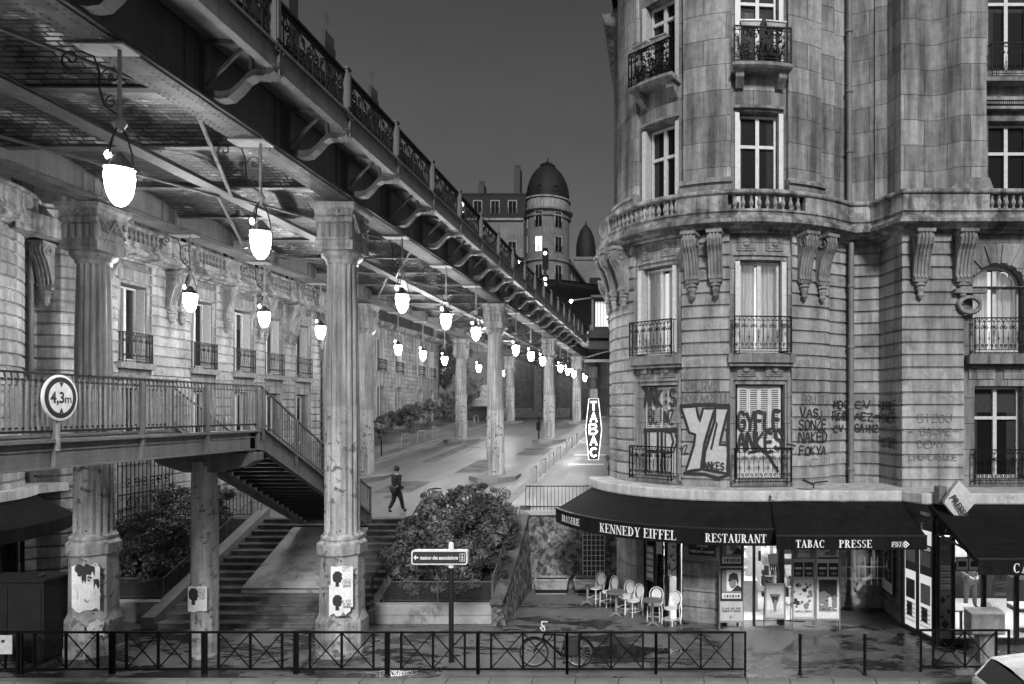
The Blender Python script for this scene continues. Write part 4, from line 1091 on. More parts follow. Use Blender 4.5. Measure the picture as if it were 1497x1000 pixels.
mb = MB(); mb.add([(-1.9,26,22),(6,21.5,22),(16,20.5,22),(16,58,22),(-1.9,58,22),(1,28,25),(6,24.5,25),(15,24,25),(15,55,25),(1,55,25)],
    [(0,1,6,5),(1,2,7,6),(2,3,8,7),(3,4,9,8),(4,0,5,9),(5,6,7,8,9)]); mb.lathe([(4.3,21.9),(4.35,22.1),(3.9,23.6),(2.6,25.2),(1,26.3),(.1,26.8)], (TC[0],TC[1],0), 28)
mb.build('roof', M['roof'], RB)
# ------------- windows
def window(B, x, y, z, rz, w_, h, lit=None, transom=.7, shutters=True, arch=False, cols=2, name='window', mat='offwhite'):
    T = frame_at(x, y, z, rz); f = MB(); f.M = T; b = .065
    f.box(-w_/2,-w_/2+b,-.04,.05,0,h); f.box(w_/2-b,w_/2,-.04,.05,0,h); f.box(-w_/2+b,w_/2-b,-.04,.05,0,.09); 
    if not arch: f.box(-w_/2+b,w_/2-b,-.04,.05,h-b,h)
    for c in range(1, cols): 
        xx = -w_/2+w_*c/cols; f.box(xx-.055,xx+.055,-.06,.04,.09,h-b if not arch else h+.5)
    if transom and h > 2: f.box(-w_/2+b,w_/2-b,-.05,.045,h*transom-.045,h*transom+.045)
    if arch: f.tube([(-(w_/2-.03)*cos(PI*i/14), 0, h+(w_/2-.03)*.9*sin(PI*i/14)) for i in range(15)], .05, 6)
    o = f.build(name, M[mat], B)
    g = MB(); g.M = T
    pts = [(-w_/2+.02,.02),(w_/2-.02,.02),(w_/2-.02,h)]+([((w_/2-.02)*cos(PI*i/12), h+(w_/2-.02)*.9*sin(PI*i/12)) for i in range(1, 12)] if arch else [])+[(-w_/2+.02,h)]
    g.add([(a, .03, q) for a, q in pts], [tuple(range(len(pts)))]); g.build('pane', M['clear' if lit else 'glass'], o)
    if not lit and not arch:
        dr_ = MB(); dr_.M = T; rr_ = random.Random(int(x*31+y*17+z*7))
        for sg in (-1, 1):
            ww = rr_.uniform(.05, .26)*w_; n_ = 5
            if rr_.random() < .8:
                for i in range(n_): xa = sg*(w_/2-.07-ww*i/n_); xb = sg*(w_/2-.07-ww*(i+.7)/n_); dr_.quad((xa,.028,.1),(xb,.028,.1),(xb,.028,h-.08),(xa,.028,h-.08))
        if rr_.random() < .4: dr_.quad((-w_/2+.08,.0285,h*.72),(w_/2-.08,.0285,h*.72),(w_/2-.08,.0285,h-.08),(-w_/2+.08,.0285,h-.08))
        if dr_.v: dr_.build('drapes', M['drape'], o)
    if lit:
        top = h+(w_/2*.85 if arch else 0)
        cu = MB(); cu.M = T; n = 26; 
        for (xa, xb) in ((-w_/2+.03,-.08),(.08,w_/2-.03)):
            vs = []
            for i in range(n+1):
                t = i/n; xx = xa+(xb-xa)*t; yy = .2+.035*sin(t*19)+.015*sin(t*47)
                tt = top if not arch else h+(w_/2-.05)*.88*math.sqrt(max(0,1-(xx/(w_/2))**2))
                vs += [(xx,yy,.1),(xx,yy,tt)]
            cu.add(vs, [(2*i,2*i+2,2*i+3,2*i+1) for i in range(n)])
        cu.build('curtain', M['curtain'], o)
        l_ = MB(); l_.M = T; l_.quad((-w_/2,.6,0),(w_/2,.6,0),(w_/2,.6,top),(-w_/2,.6,top)); l_.build('lit_room', M[lit], o)
        l_ = MB(); l_.M = T; l_.box(-w_/2-.1,-w_/2-.02,.06,.62,-.05,top); l_.box(w_/2+.02,w_/2+.1,.06,.62,-.05,top); l_.build('reveal', M['interior'], o)
    if shutters:
        s = MB(); s.M = T
        for sg in (-1, 1):
            for q in (0, 1):
                cx = sg*(w_/2+.05+q*.045); s.box(cx-.018,cx+.018,-.30,-.02,.02,h-.02)
                k = int(h/.07)
            for i in range(k): s.box(sg*(w_/2+.03)-.012,sg*(w_/2+.03)+.012,-.27,-.05,.06+i*.07,.09+i*.07)
            s.box(min(sg*(w_/2+.02),sg*(w_/2+.15)),max(sg*(w_/2+.02),sg*(w_/2+.15)),-.325,-.302,.02,h-.02)
        s.build('shutter', M['offwhite'], o)
    return o
M['curtain'] = None
def curtain_mat():
    m, n, l, b = nodes_of('net_curtain')
    tc = n.new('ShaderNodeTexCoord'); f = noise(n, l, scaled(n, l, tc.outputs['Object'], (14, 14, .6)), 2, 4)
    l.new(ramp(n, l, f, [(.3,.5),(.7,.75)]), b.inputs['Base Color']); b.inputs['Roughness'].default_value = .9
    b.inputs['Transmission Weight'].default_value = 0
    t = n.new('ShaderNodeBsdfTranslucent'); l.new(ramp(n, l, f, [(.3,.35),(.7,.8)]), t.inputs['Color'])
    mx = n.new('ShaderNodeMixShader'); mx.inputs[0].default_value = .6
    l.new(b.outputs[0], mx.inputs[1]); l.new(t.outputs[0], mx.inputs[2]); l.new(mx.outputs[0], n['Material Output'].inputs[0]); return m
M['curtain'] = curtain_mat()
def guard(w_, h=.95, d=.22):
    """ornamental window railing, local, front face at y=-d"""
    mb = MB(); n = max(3, round(w_/.26)); st = w_/n
    for zz, t in ((h,.035),(h-.11,.016),(.12,.016),(.04,.022)): mb.beam((-w_/2,-d,zz),(w_/2,-d,zz), t, t)
    for s_ in (-1, 1):
        mb.beam((s_*w_/2,-d,0),(s_*w_/2,-d,h), .03, .03)
        for zz in (h, .06): mb.beam((s_*w_/2,-d,zz),(s_*w_/2,0,zz), .022, .022)
        mb.beam((s_*w_/2,-d/2,.06),(s_*w_/2,-d/2,h), .014, .014); mb.beam((s_*(w_/2-.13),-d,0),(s_*(w_/2-.13),-d,h), .018, .018)
    for i in range(n+1):
        x = -w_/2+st*i; mb.beam((x,-d,.3),(x,-d,h-.11), .017, .017)
    for i in range(n):
        x = -w_/2+st*(i+.5)
        for s_ in (-1, 1):
            mb.tube([(q[0],-d,q[1]) for q in spiral(x+s_*st*.24, h-.27, st*.22, PI/2, 1.2, 10, -s_)], .014, 4, False)
            mb.tube([(q[0],-d,q[1]) for q in spiral(x+s_*st*.24, .24, st*.2, -PI/2, 1.2, 10, s_)], .014, 4, False)
        mb.beam((x,-d,.12),(x,-d,.62), .011, .011); mb.obox((x,-d,.44),.035,.012,.07)
        mb.tube([(x-st/2,-d,h-.11),(x-st/4,-d,h-.03),(x,-d,h-.11),(x+st/4,-d,h-.03),(x+st/2,-d,h-.11)], .012, 4, False)
    return mb
GD = {}
def put_guard(B, w_, x, y, z, rz, h=.95):
    if (w_, h) not in GD: GD[(w_, h)] = guard(w_, h).build('window_railing', M['black'], None, local=True)
    return dup_part(GD[(w_, h)], B, (x, y, z), rz)
WS = []
for i, c in enumerate((-39.25, 4.75)):
    p = tw(c, RL-.42); window(RB, p[0], p[1], 7.98, R(c), 1.18, 2.6, lit='lowlit', transom=None)
    q = tw(c, RL-.02); put_guard(RB, 1.62, q[0], q[1], 7.93, R(c), 1.02)
    q = tw(c, RL-.02); put_guard(RB, 1.62, q[0], q[1], 4.25, R(c), .98)
    # closed shutters on the mezzanine
    s = MB(); s.M = frame_at(*tw(c, RL-.36), 4.34, R(c)); s.box(-.64,.64,0,.05,0,2.68)
    for j in range(4):
        xa = -.62+j*.312; s.box(xa,xa+.3,-.02,-.003,.02,2.66)
    o = s.build('closed_shutter', M['offwhite'], RB)
    s = MB(); s.M = frame_at(*tw(c, RL-.36), 4.34, R(c))
    for j in range(4):
        for k_ in range(24): s.box(-.57+j*.312, -.37+j*.312, -.026, -.0215, 1.15+k_*.06, 1.178+k_*.06)
    s.build('slots', M['ink'], o)
    p = tw(c if c > 0 else -40, RU-.33); window(RB, p[0], p[1], 12.1, R(c), 1.12, 2.82, transom=.68)
    window(RB, p[0], p[1], 16.14, R(c), 1.12, 2.58, transom=.8)
    q = tw(c if c > 0 else -40, RU+.27); put_guard(RB, 1.62, q[0], q[1], 16.12, R(c), 1.0)
window(RB, 9.69, 19.95, 4.34, 0, 1.4, 2.64, transom=.66, shutters=False)
window(RB, 9.675, 19.95, 7.97, 0, 1.46, 1.86, lit='lowlit', transom=None, arch=True, shutters=False)
put_guard(RB, 1.62, 9.69, 19.6, 7.9, 0, 1.02); put_guard(RB, 1.62, 9.69, 19.6, 4.2, 0, .98)
window(RB, 10.55, 20.4, 12.12, 0, 1.86, 2.66, cols=3, transom=.68, shutters=False); window(RB, 10.55, 20.4, 16.3, 0, 1.86, 2.6, cols=3, transom=.8, shutters=False)
put_guard(RB, 1.9, 10.5, 19.98, 15.92, 0, 1.0)
for o in GD.values(): bpy.data.objects.remove(o)
for y in (30, 34, 38, 42):
    for z in (8.2, 12.6, 16.4): window(RB, -1.97 if z < 10 else -1.88, y, z, R(-90), 1.2, 2.4, shutters=False)
# balcony flower troughs
for (c, lab) in ((-40,'left balcony of the tower'),(4.75,'right balcony of the tower')):
    for s_ in (-1, 1):
        p = tw(c+s_*4.6, RU+.43); t = thing('flower_box', ('left' if s_ < 0 else 'right')+' flower trough on the rail of the upper '+lab, 'flower box', (p[0], p[1], 17.12), 'flower troughs on the tower balconies')
        b_ = MB(); b_.M = frame_at(p[0], p[1], 17.12, R(c+s_*4.6)); b_.add([(-.24,-.07,0),(.24,-.07,0),(.24,.07,0),(-.24,.07,0),(-.3,-.1,.17),(.3,-.1,.17),(.3,.1,.17),(-.3,.1,.17)],[(0,3,2,1),(0,1,5,4),(1,2,6,5),(2,3,7,6),(3,0,4,7)]); b_.box(-.31,.31,-.12,-.10,.14,.18)
        b_.build('trough', M['galv'], t); b_ = MB(); leaves(b_, (p[0],p[1],17.0), .3,.14,.16, 60, .05, .1); b_.build('plant', M['leaf'], t)
    p = tw(c, RU+.3); t = thing('potted_plant', 'dark potted plants behind the rail of the upper '+lab, 'plant', (p[0], p[1], 16.13))
    b_ = MB(); b_.M = frame_at(p[0], p[1], 0, R(c))
    for q in (-.5, .0, .45): b_.lathe([(.09,16.125),(.13,16.4),(.14,16.42),(.12,16.42)], (q, .0, 0), 12)
    b_.build('pot', M['darkmetal'], t); b_ = MB()
    b_.M = frame_at(p[0], p[1], 0, R(c))
    for q in (-.5, .0, .45): leaves(b_, (q, 0, 16.62), .24, .2, .24, 90, .055, .1)
    b_.build('foliage', M['leaf'], t)
# rain pipe
def pipe(mb, x, y, z0, z1, r=.085):
    mb.tube([(x,y,z0),(x,y,z1)], r, 12); z = z0+.4
    while z < z1: mb.lathe([(r+.02,z),(r+.03,z+.03),(r+.03,z+.07),(r+.02,z+.1)], (x,y,0), 12); z += 1.83
mb = MB(); pipe(mb, 5.72, 20.62, 4.1, 11.35); pipe(mb, 5.72, 20.82, 11.9, 21.5); mb.build('rain_pipe', M['iron_lt'], RB, smooth='auto')
mb = MB(); mb.tube([(4.2,18.95,4.14),(4.25,18.95,4.3),(4.6,18.85,4.35)], .02, 6); mb.obox((4.05,18.85,4.32), .3,.2,.06, ry=.4); mb.build('floodlight', M['darkmetal'], RB)
mb = MB(); mb.tube([(3.0,18.7,4.0),(3.0,18.5,4.0)], .04, 8); mb.tube([(3.0,18.5,4.0),(3.35,18.5,3.94)], .012, 5); mb.obox((3.42,18.5,3.93), .18,.05,.04); mb.build('wall_spike', M['offwhite'], RB)

# ------------- graffiti painted on the building
rl = RL
def ang(px, Y=None):  # arc length on the tower seen at column px
    best = None
    for i in range(-900, 400):
        th = i/10; x, y = tw(th, rl); u = 967+1000*x/y
        if best is None or abs(u-px) < best[0]: best = (abs(u-px), th, y)
    return best[1], best[2]
def tagw(mb, text, x0, x1, ytop, ybot, w_, fm=None, j=.06, sl=0, off=.014):
    """write between image columns and rows measured on the photograph, onto the tower wall"""
    a, ya = ang(x0); b, yb = ang(x1); y_ = (ya+yb)/2
    scrawl(mb, text, R(a)*rl, 6.3+(600-ybot)/1000*y_, R(b-a)*rl, (ybot-ytop)/1000*y_, w_, fm or towermap(rl), j, sl, off)
BK = MB(); FD = MB(); FL = MB()
tagw(FD, 'O·LQVO', 1002, 1052, 557, 570, .035); tagw(FD, 'NOSEAO2011', 998, 1065, 577, 589, .035)
tagw(BK, 'VAS:', 1170, 1206, 597, 609, .045); tagw(BK, 'SONZE', 1168, 1209, 614, 627, .045); tagw(BK, 'NAKED', 1168, 1210, 632, 646, .045); tagw(BK, 'FOKYA', 1169, 1208, 652, 664, .045)
tagw(FD, 'BRUIT', 1172, 1207, 579, 590, .022); tagw(FD, 'C', 1184, 1198, 671, 682, .02)
for i, s_ in enumerate(['SNI','SAM','KS','SHM','SOCEL','FRIS','LOR','BOM']): tagw(FD if i != 3 else BK, s_, 893, 912, 546+i*17, 556+i*17, .022)
# big outlined letters on the pier between the tower windows
tm = towermap(rl)
def poly_w(pts, dz=0): 
    out = []
    for (px, py) in pts: a, y_ = ang(px); out.append((R(a)*rl, 6.3+(600-py)/1000*y_))
    return out
Yl = [(996,595),(1018,594),(1023,617),(1028,597),(1045,597),(1030,648),(1025,686),(1003,689),(1015,650),(1017,635),(1008,632)]
Zl = [(1046,596),(1065,597),(1052,650),(1065,651),(1063,692),(1028,686),(1031,660),(1045,615)]
for L_ in (Yl, Zl):
    q = poly_w(L_)
    n_ = len(q); FL.add([tuple(tm(a, b, .016)) for a, b in q], [tuple(range(n_))])
    ribbon(BK, dense(q+[q[0]], .15), .075, tm, .024)
ribbon(BK, dense(poly_w([(996,593),(1040,591),(1066,594),(1064,640),(1066,694),(1050,699),(1030,693),(1001,692)]), .15), .09, tm, .0275)
ribbon(BK, dense(poly_w([(1036,640),(1046,614),(1048,620),(1040,656)]), .15), .06, tm, .026)
tagw(BK, 'ANKES', 1030, 1060, 676, 686, .035, off=.034); tagw(BK, 'YZ', 996, 1006, 652, 662, .03)
# on the closed shutters
fs_l = flat(*tw(-39.25, RL-.30), 4.34, R(-39.25)); fs_r = flat(*tw(4.75, RL-.30), 4.34, R(4.75))
scrawl(BK, 'ANK:S', -.62, 2.1, 1.24, .5, .09, fs_l); scrawl(BK, 'BLINZ', -.45, 1.6, 1.0, .36, .055, fs_l)
q = [(-.6,1.35),(.62,1.38)]; ribbon(BK, dense(q, .2), .13, fs_l, .03)
FL.add([tuple(fs_l(a, b, .02)) for a, b in ((-.6,.1),(.6,.1),(.6,1.3),(-.6,1.3))], [(0,1,2,3)])
scrawl(BK, 'HP', -.55, .1, 1.25, 1.2, .09, fs_l, .02, off=.03); scrawl(BK, 'HP', -.42, .1, 1.25, 1.2, .05, fs_l, .02, off=.032)
scrawl(BK, 'GYFLE', -.62, 1.42, 1.3, .5, .085, fs_r); scrawl(BK, 'ANKES', -.62, .82, 1.35, .52, .08, fs_r)
ribbon(BK, dense([(-.3,.75),(.1,.85),(.3,.6),(.55,.2)], .12), .06, fs_r, .03); ribbon(BK, dense([(.72,1.0),(.95,.95)], .12), .06, flat(*tw(4.75, RL+.02), 4.34, R(4.75)), .03)
# straight parts of the wall
def seg(a, b):
    a = Vector((a[0], a[1], 0)); b = Vector((b[0], b[1], 0)); rz = math.atan2(b.y-a.y, b.x-a.x); return flat(a.x, a.y, 0, rz)
s1 = seg((4.86,20.42),(5.9,20.95)); s2 = seg((5.9,20.95),(6.6,20.75)); s3 = seg((6.6,20.75),(6.86,19.5)); s4 = seg((6.86,19.5),(8.62,19.5))
scrawl(BK, 'MDC', .36, 6.36, .6, .22, .045, s1); scrawl(BK, 'FUSIBLE', .32, 6.0, .72, .22, .04, s1); scrawl(BK, 'CV', .36, 5.64, .4, .2, .045, s1); scrawl(BK, '^', .4, 6.25, .5, .06, .02, s1)
scrawl(BK, 'CV', .03, 6.36, .5, .22, .045, s2); scrawl(BK, 'AEZ~', .03, 6.0, .75, .22, .045, s2); scrawl(BK, 'GAIN2', .03, 5.64, .7, .22, .045, s2)
scrawl(BK, 'FUSIBLE', .0, 6.32, .95, .24, .035, s3); scrawl(BK, 'POWER', .05, 5.95, .9, .26, .035, s3); scrawl(FD, 'MARIE', .1, 5.65, .9, .16, .02, s3); scrawl(BK, 'FUSIBLE', .0, 5.22, .95, .26, .035, s3)
scrawl(FD, 'BIZOU', .45, 5.96, 1.0, .22, .02, s4); scrawl(FD, '~.BRUME~', .15, 5.6, 1.5, .2, .02, s4); scrawl(FD, 'DEMY', .45, 5.24, .8, .22, .02, s4); scrawl(FD, 'LHO=LASQUE', .2, 4.88, 1.4, .17, .022, s4)
BK.build('graffiti', M['spray'], RB); FD.build('faded_graffiti', M['spray_grey'], RB); FL.build('graffiti_fill', M['spray_fill'], RB)

# ------------- ground floor
GR = 3.9
RPg = rust_profile(.0, 3.8, .46, -.5)
for (a, b, r) in ((-110,-54,4.05),(-28.5,-11,GR)): G = MB(); G.sweep(arc(TC, r, a, b, 8), RPg); G.build('shop_pier', M['rustic'], RB)
G = MB()
G.sweep([(4.75,20.2),(5.0,20.2),(5.02,21.3)], RPg) if False else None
G.sweep([(5.1,21.7),(6.98,21.7)], RPg); G.sweep([(6.98,21.7),(7.0,19.95)], RPg)
G.build('recess_wall', M['rustic'], RB)
F = MB()   # shop interior shell
F.box(.1,5.1,20.5,23.6,.0,.03); F.build('shop_floor', M['interior'], RB)
F = MB(); F.box(-1,5.1,23.62,23.7,.04,3.4); F.box(5.0,5.08,20.35,23.6,.04,3.4); F.box(-1.2,5.1,20.6,23.7,3.42,3.5); F.build('shop_inner_wall', M['interior'], RB)
for q in ((.6,4.6,20.9,21.1),(.6,4.6,22.1,22.3),(-.6,.3,21.6,22.6)): F = MB(); F.box(*q,3.3,3.36); F.build('ceiling_light', M['strip'], RB)
F = MB(); rr = random.Random(3)
SH = [MB(), MB(), MB()]
for (x0, x1, y, n) in ((1.3,2.9,22.9,7),(3.2,4.9,21.9,8),(-.8,.3,23.3,6)):
    for k in range(n):
        z = .35+k*.34; F.box(x0,x1,y,y+.3,z-.02,z)
        x = x0+.02
        while x < x1-.12:
            ww = rr.uniform(.05,.14); SH[rr.randrange(3)].box(x,x+ww*.9,y-.02,y+.2,z+.002,z+rr.uniform(.12,.28)); x += ww
F.box(1.7,3.0,21.3,21.8,.03,1.0); F.build('shelving', M['offwhite'], RB)
for s_, m_ in zip(SH, ('paper','paper_mid','ink')): s_.build('shelf_goods', M[m_], RB)
# door bay between the piers of the rounded corner
def post(mb, th, r, z0, z1, w_=.09, d=.12): 
    p = tw(th, r); mb.M = frame_at(p[0], p[1], 0, R(th)); mb.box(-w_/2,w_/2,-d/2,d/2,z0,z1); mb.M = None
D = MB()
for th in (-53,-45.5,-38.5,-32,-29): post(D, th, 3.74, 0, 3.7)
for th in (-10,15.6): post(D, th, 3.74, 0, 3.7, .16, .2)
post(D, 3.2, 3.72, 0, 3.1, .07); post(D, -4.2, 3.72, 0, 3.1, .06)
D.sweep(arc(TC, 3.74, -53, -29, 6), solid(-.05,.05,2.75,2.87)); D.sweep(arc(TC, 3.74, -53, -39, 4), solid(-.05,.05,0,.22)); D.sweep(arc(TC, 3.74, -10, 15.6, 6), solid(-.06,.08,3.12,3.3))
D.build('shop_frame', M['darkmetal'], RB)
D = MB(); D.sweep(arc(TC, 3.72, -53, -29, 6), solid(-.006,0,.22,2.74)); D.build('shop_glass', M['clear'], RB); D = MB(); D.sweep(arc(TC, 3.72, 3.2, 15.4, 3), solid(-.006,0,.1,3.1)); D.build('shop_glass', M['clear'], RB)
def sheet(mb, f, u0, u1, v0, v1, o): mb.add([tuple(f(a, b, o)) for a, b in ((u0,v0),(u1,v0),(u1,v1),(u0,v1))], [(0,1,2,3)])
A = MB(); B_ = MB(); C_ = MB()
tf = towermap(3.75)
def thu(th): return R(th)*3.75
sheet(B_, tf, thu(-52), thu(-46.5), 1.0, 2.1, .03); 
for k in range(5): sheet(A, tf, thu(-51.5), thu(-47), 1.1+k*.2, 1.24+k*.2, .034)
sheet(A, tf, thu(-45), thu(-41), 1.9, 2.5, .03); sheet(A, tf, thu(-37.5), thu(-31.5), 1.3, 2.45, .03)
for _ in range(12):
    u = random.uniform(-37.2,-32.5); v = random.uniform(1.35,2.3); sheet(B_ if random.random() < .5 else C_, tf, thu(u), thu(u+random.uniform(.6,1.6)), v, v+random.uniform(.05,.14), .036+random.uniform(0,.004))
sheet(C_, tf, thu(-45), thu(-34), 2.55, 2.72, .03); scrawl(A, 'FDJ O8', thu(-44.5), 2.59, .5, .1, .016, tf, .02, 0, .036)
sheet(C_, tf, thu(5), thu(6.2), 1.9, 2.2, .03); sheet(A, tf, thu(10), thu(14), 1.7, 2.1, .03)
for i in range(4): sheet(C_, tf, thu(10.3+(i % 4)*.9), thu(10.8+(i % 4)*.9), 1.6+.3*(i//4), 1.8+.3*(i//4), .036)
A.build('notice', M['paper'], RB); B_.build('notice_panel', M['paper_mid'], RB); C_.build('notice_print', M['ink'], RB)
# street name plate
SN = MB(); pf = towermap(GR+.02); u0 = R(-25.5)*GR; 
sheet(SN, pf, u0, u0+.82, 2.0, 2.42, .02); a_ = [(u0+.41+.2*cos(PI*i/10), 2.42+.12*sin(PI*i/10)) for i in range(11)]; SN.add([tuple(pf(a, b, .02)) for a, b in a_], [tuple(range(11))])
sn = SN.build('street_name_plate', M['ink'], RB)
ST = MB(); put_text(ST, 'AVENUE', u0+.41, 2.30, .09, pf, .024, .002, center=True); put_text(ST, 'DU', u0+.41, 2.235, .05, pf, .024, .001, center=True); put_text(ST, 'PRÉSIDENT KENNEDY', u0+.41, 2.13, .09, pf, .024, .002, .74, center=True); put_text(ST, '16e Arrt', u0+.41, 2.46, .05, pf, .024, .001, center=True)
for (a, b, c, d) in ((u0+.02,u0+.8,2.02,2.03),(u0+.02,u0+.8,2.39,2.4)): sheet(ST, pf, a, b, c, d, .024)
ST.build('lettering', M['letter'], sn)
# pipes in the recess
mb = MB(); pipe(mb, 6.0, 21.4, .55, 3.7, .085); pipe(mb, 6.66, 21.45, 1.1, 3.7, .05); mb.tube([(6.66,21.4,1.15),(6.3,21.3,1.0),(6.05,21.25,.72)], .075, 10); mb.tube([(6.0,21.4,.6),(6.0,21.3,.45),(6.0,21.1,.42)], .1, 12); mb.lathe([(.12,-.08),(.15,0),(.12,.08)], (6.0,21.1,.42), 12)
mb.build('drain_pipe', M['offwhite'], RB, smooth='auto')
mb = MB()
for k in range(9): mb.beam((5.3+k*.19,21.0,.95),(5.3+k*.19,21.0,1.8), .02, .02)
for zz in (1.15,1.5): mb.beam((5.2,21.0,zz),(6.95,21.0,zz), .025, .025)
mb.build('recess_grille', M['offwhite'], RB)

# awnings
def awning(name, pts_in, pts_out, zi, zo, zv, label=None, side=True):
    """cloth roof from an inner line at zi to an outer line at zo, valance down to zv"""
    n = len(pts_in); V_ = []; fs = []
    A = MB()
    for i in range(n-1):
        a, b, c, d = pts_in[i], pts_in[i+1], pts_out[i+1], pts_out[i]
        K_ = 5
        for j in range(K_):
            s0_, s1_ = j/K_, (j+1)/K_
            def L_(p, q, t): sag = -.03*sin(PI*t); return (p[0]+(q[0]-p[0])*t, p[1]+(q[1]-p[1])*t, zi+(zo-zi)*t+sag)
            A.add([L_(a,d,s0_), L_(b,c,s0_), L_(b,c,s1_), L_(a,d,s1_)], [(0,1,2,3)])
            A.add([tuple(Vector(q)-Vector((0,0,.02))) for q in (L_(a,d,s0_), L_(b,c,s0_), L_(b,c,s1_), L_(a,d,s1_))], [(3,2,1,0)])
    if side:
        for a, d in ((pts_in[0], pts_out[0]), (pts_in[-1], pts_out[-1])):
            A.add([(a[0],a[1],zi),(d[0],d[1],zo),(d[0],d[1],zo-.12),(a[0],a[1],zi-.12)], [(0,1,2,3)])
    o = A.build(name, M['awning'], RB)
    if label: o['label'] = label
    Vv = MB(); Vv.sweep(pts_out, solid(-.012,.012,zv,zo+.01)); Vv.build('valance', M['awning'], o)
    Vv = MB(); Vv.sweep(pts_out, solid(-.05,.03,zo+.012,zo+.05)); Vv.build('front_bar', M['darkmetal'], o)
    return o
nA = 26
aw1 = awning('awning', arc(TC, 4.95, -74, 9.5, nA), arc(TC, 6.28, -67, 9.0, nA), 3.79, 3.23, 2.84, 'curved dark awning lettered BRASSERIE KENNEDY EIFFEL RESTAURANT')
A = MB(); ro = 6.30
def amap(u, v, o): return Vector((TC[0]+(ro+o)*sin(u/ro), TC[1]-(ro+o)*cos(u/ro), v))
def aang(px):
    best = min(((abs(967+1000*(TC[0]+ro*sin(R(i/10)))/(TC[1]-ro*cos(R(i/10)))-px), i/10) for i in range(-700, 100)))
    return R(best[1])*ro
for (t_, x0, x1, h, v) in (('BRASSERIE',822,848,.2,2.96),('KENNEDY',877,937,.25,2.92),('EIFFEL',941,989,.25,2.92),('RESTAURANT',1031,1121,.22,2.92)):
    a, b = aang(x0), aang(x1); serif(A, t_, a, v, h, b-a, amap, .01)
A.build('lettering', M['letter'], aw1)
aw2 = awning('awning', [(3.0,18.75),(5,18.75),(6.6,18.8)], [(2.85,16.95),(5,16.95),(6.58,16.95)], 3.79, 3.16, 2.85, 'flat dark awning lettered TABAC PRESSE')
A = MB(); f = flat(0, 16.93, 0, 0)
serif(A, 'TABAC', (1163-967)*.01695, 2.905, .19, .72, f, .01); serif(A, 'PRESSE', (1226-967)*.01695, 2.905, .19, .83, f, .01)
u = (1303-967)*.01695; 
for (a, b, c, d) in ((u,u+.3,2.92,2.925),(u,u+.3,3.045,3.05),(u,u+.005,2.925,3.045)): sheet(A, f, a, b, c, d, .012)
dm = [(u+.26,2.985),(u+.34,3.08),(u+.44,2.985),(u+.34,2.89)]; A.add([tuple(f(a, b, .013)) for a, b in dm], [(0,1,2,3)]); scrawl(A, 'FDJ', u+.02, 2.94, .23, .09, .02, f, .0, .1)
A.build('lettering', M['letter'], aw2)
A = MB(); 
for (da, db) in ((0,.035),(-.04,-.0),(.04,-.0),(0,-.04)): c_ = (u+.34+da, 2.985+db); A.add([tuple(f(c_[0]+a, c_[1]+b, .016)) for a, b in ((-.022,0),(0,.024),(.022,0),(0,-.024))], [(0,1,2,3)])
A.build('emblem_print', M['awning'], aw2)
aw3 = awning('awning', [(7.15,18.3),(11,18.3),(16,18.3)], [(6.62,14.3),(11,14.3),(16,14.3)], 3.79, 3.16, 2.86, 'large dark awning over the cafe windows at the right edge')
A = MB(); f = flat(0, 14.28, 0, 0); serif(A, 'C', (1481-967)*.01428, 2.91, .2, .15, f, .01); serif(A, 'AFE', (1481-967)*.01428+.17, 2.91, .2, .5, f, .01); A.build('lettering', M['letter'], aw3)
mb = MB()
for p, q in (((7.4,18.3,3.0),(6.9,14.45,3.1)), ((12,18.3,3.0),(12,14.45,3.1)), ((3.4,19.5,3.0),(3.2,17.1,3.1)), ((6.3,19,3.0),(6.3,17.1,3.1))): mb = MB(); mb.beam(p, q, .05, .04); mb.build('awning_arm', M['darkmetal'], RB)
# cafe front on the right
Q = MB(); 
d0, d1 = (7.0,19.85), (7.36,18.5)
dl = math.hypot(d1[0]-d0[0], d1[1]-d0[1]); drz = math.atan2(d1[1]-d0[1], d1[0]-d0[0]); DF = flat(d0[0], d0[1], 0, drz)
Q.M = frame_at(d0[0], d0[1], 0, drz)
Q.box(-.05,dl,-.0,.12,0,.12); Q.box(-.05,.05,-.03,.12,.12,3.0); Q.box(dl*.47,dl*.47+.06,-.03,.12,.12,3.0); Q.box(dl-.05,dl+.03,-.03,.12,.12,3.0); Q.box(-.05,dl,-.03,.12,3.0,3.3); Q.box(-.05,dl,-.02,.10,3.302,3.79); Q.M = None
for x in (7.42, 7.84, 8.68, 9.56, 10.4, 11.2, 12, 13): Q.box(x-.045,x+.045,18.36,18.5,0,2.95)
Q.box(7.4,14,18.34,18.5,2.95,3.3); Q.box(7.4,14,18.38,18.5,0,.16); Q.box(7.4,14,18.37,18.49,3.302,3.78)
Q.build('cafe_frame', M['darkmetal'], RB)
A = MB(); f = flat(0, 18.33, 0, 0); put_text(A, 'E', .9, 3.03, .24, DF, .04, .006); put_text(A, 'AMSTEL', 7.58, 3.05, .2, f, .01, .004, .75); A.build('lettering', M['galv'], RB)
A = MB(); sheet(A, f, 7.47, 7.80, .16, 2.9, -.06); A.build('cafe_panel', M['paper_mid'], RB)
A = MB(); B_ = MB()
for k in range(4): sheet(A, f, 7.5, 7.77, 1.5+k*.17, 1.62+k*.17, -.054); scrawl(B_, 'MENU', 7.51, 1.53+k*.17, .24, .05, .012, f, .04, 0, -.05)
for (a, b, s_) in ((7.62,.55,.12),(7.72,.9,.06),(7.56,1.2,.09),(7.7,1.3,.04),(7.54,.75,.05)): B_.add([tuple(f(a+p, b+q, -.052)) for p, q in ((-s_,0),(0,s_*1.1),(s_,0),(0,-s_*1.1))], [(0,1,2,3)])
scrawl(A, 'FDJ', 7.52, 2.55, .22, .1, .018, f, .0, .1, -.05)
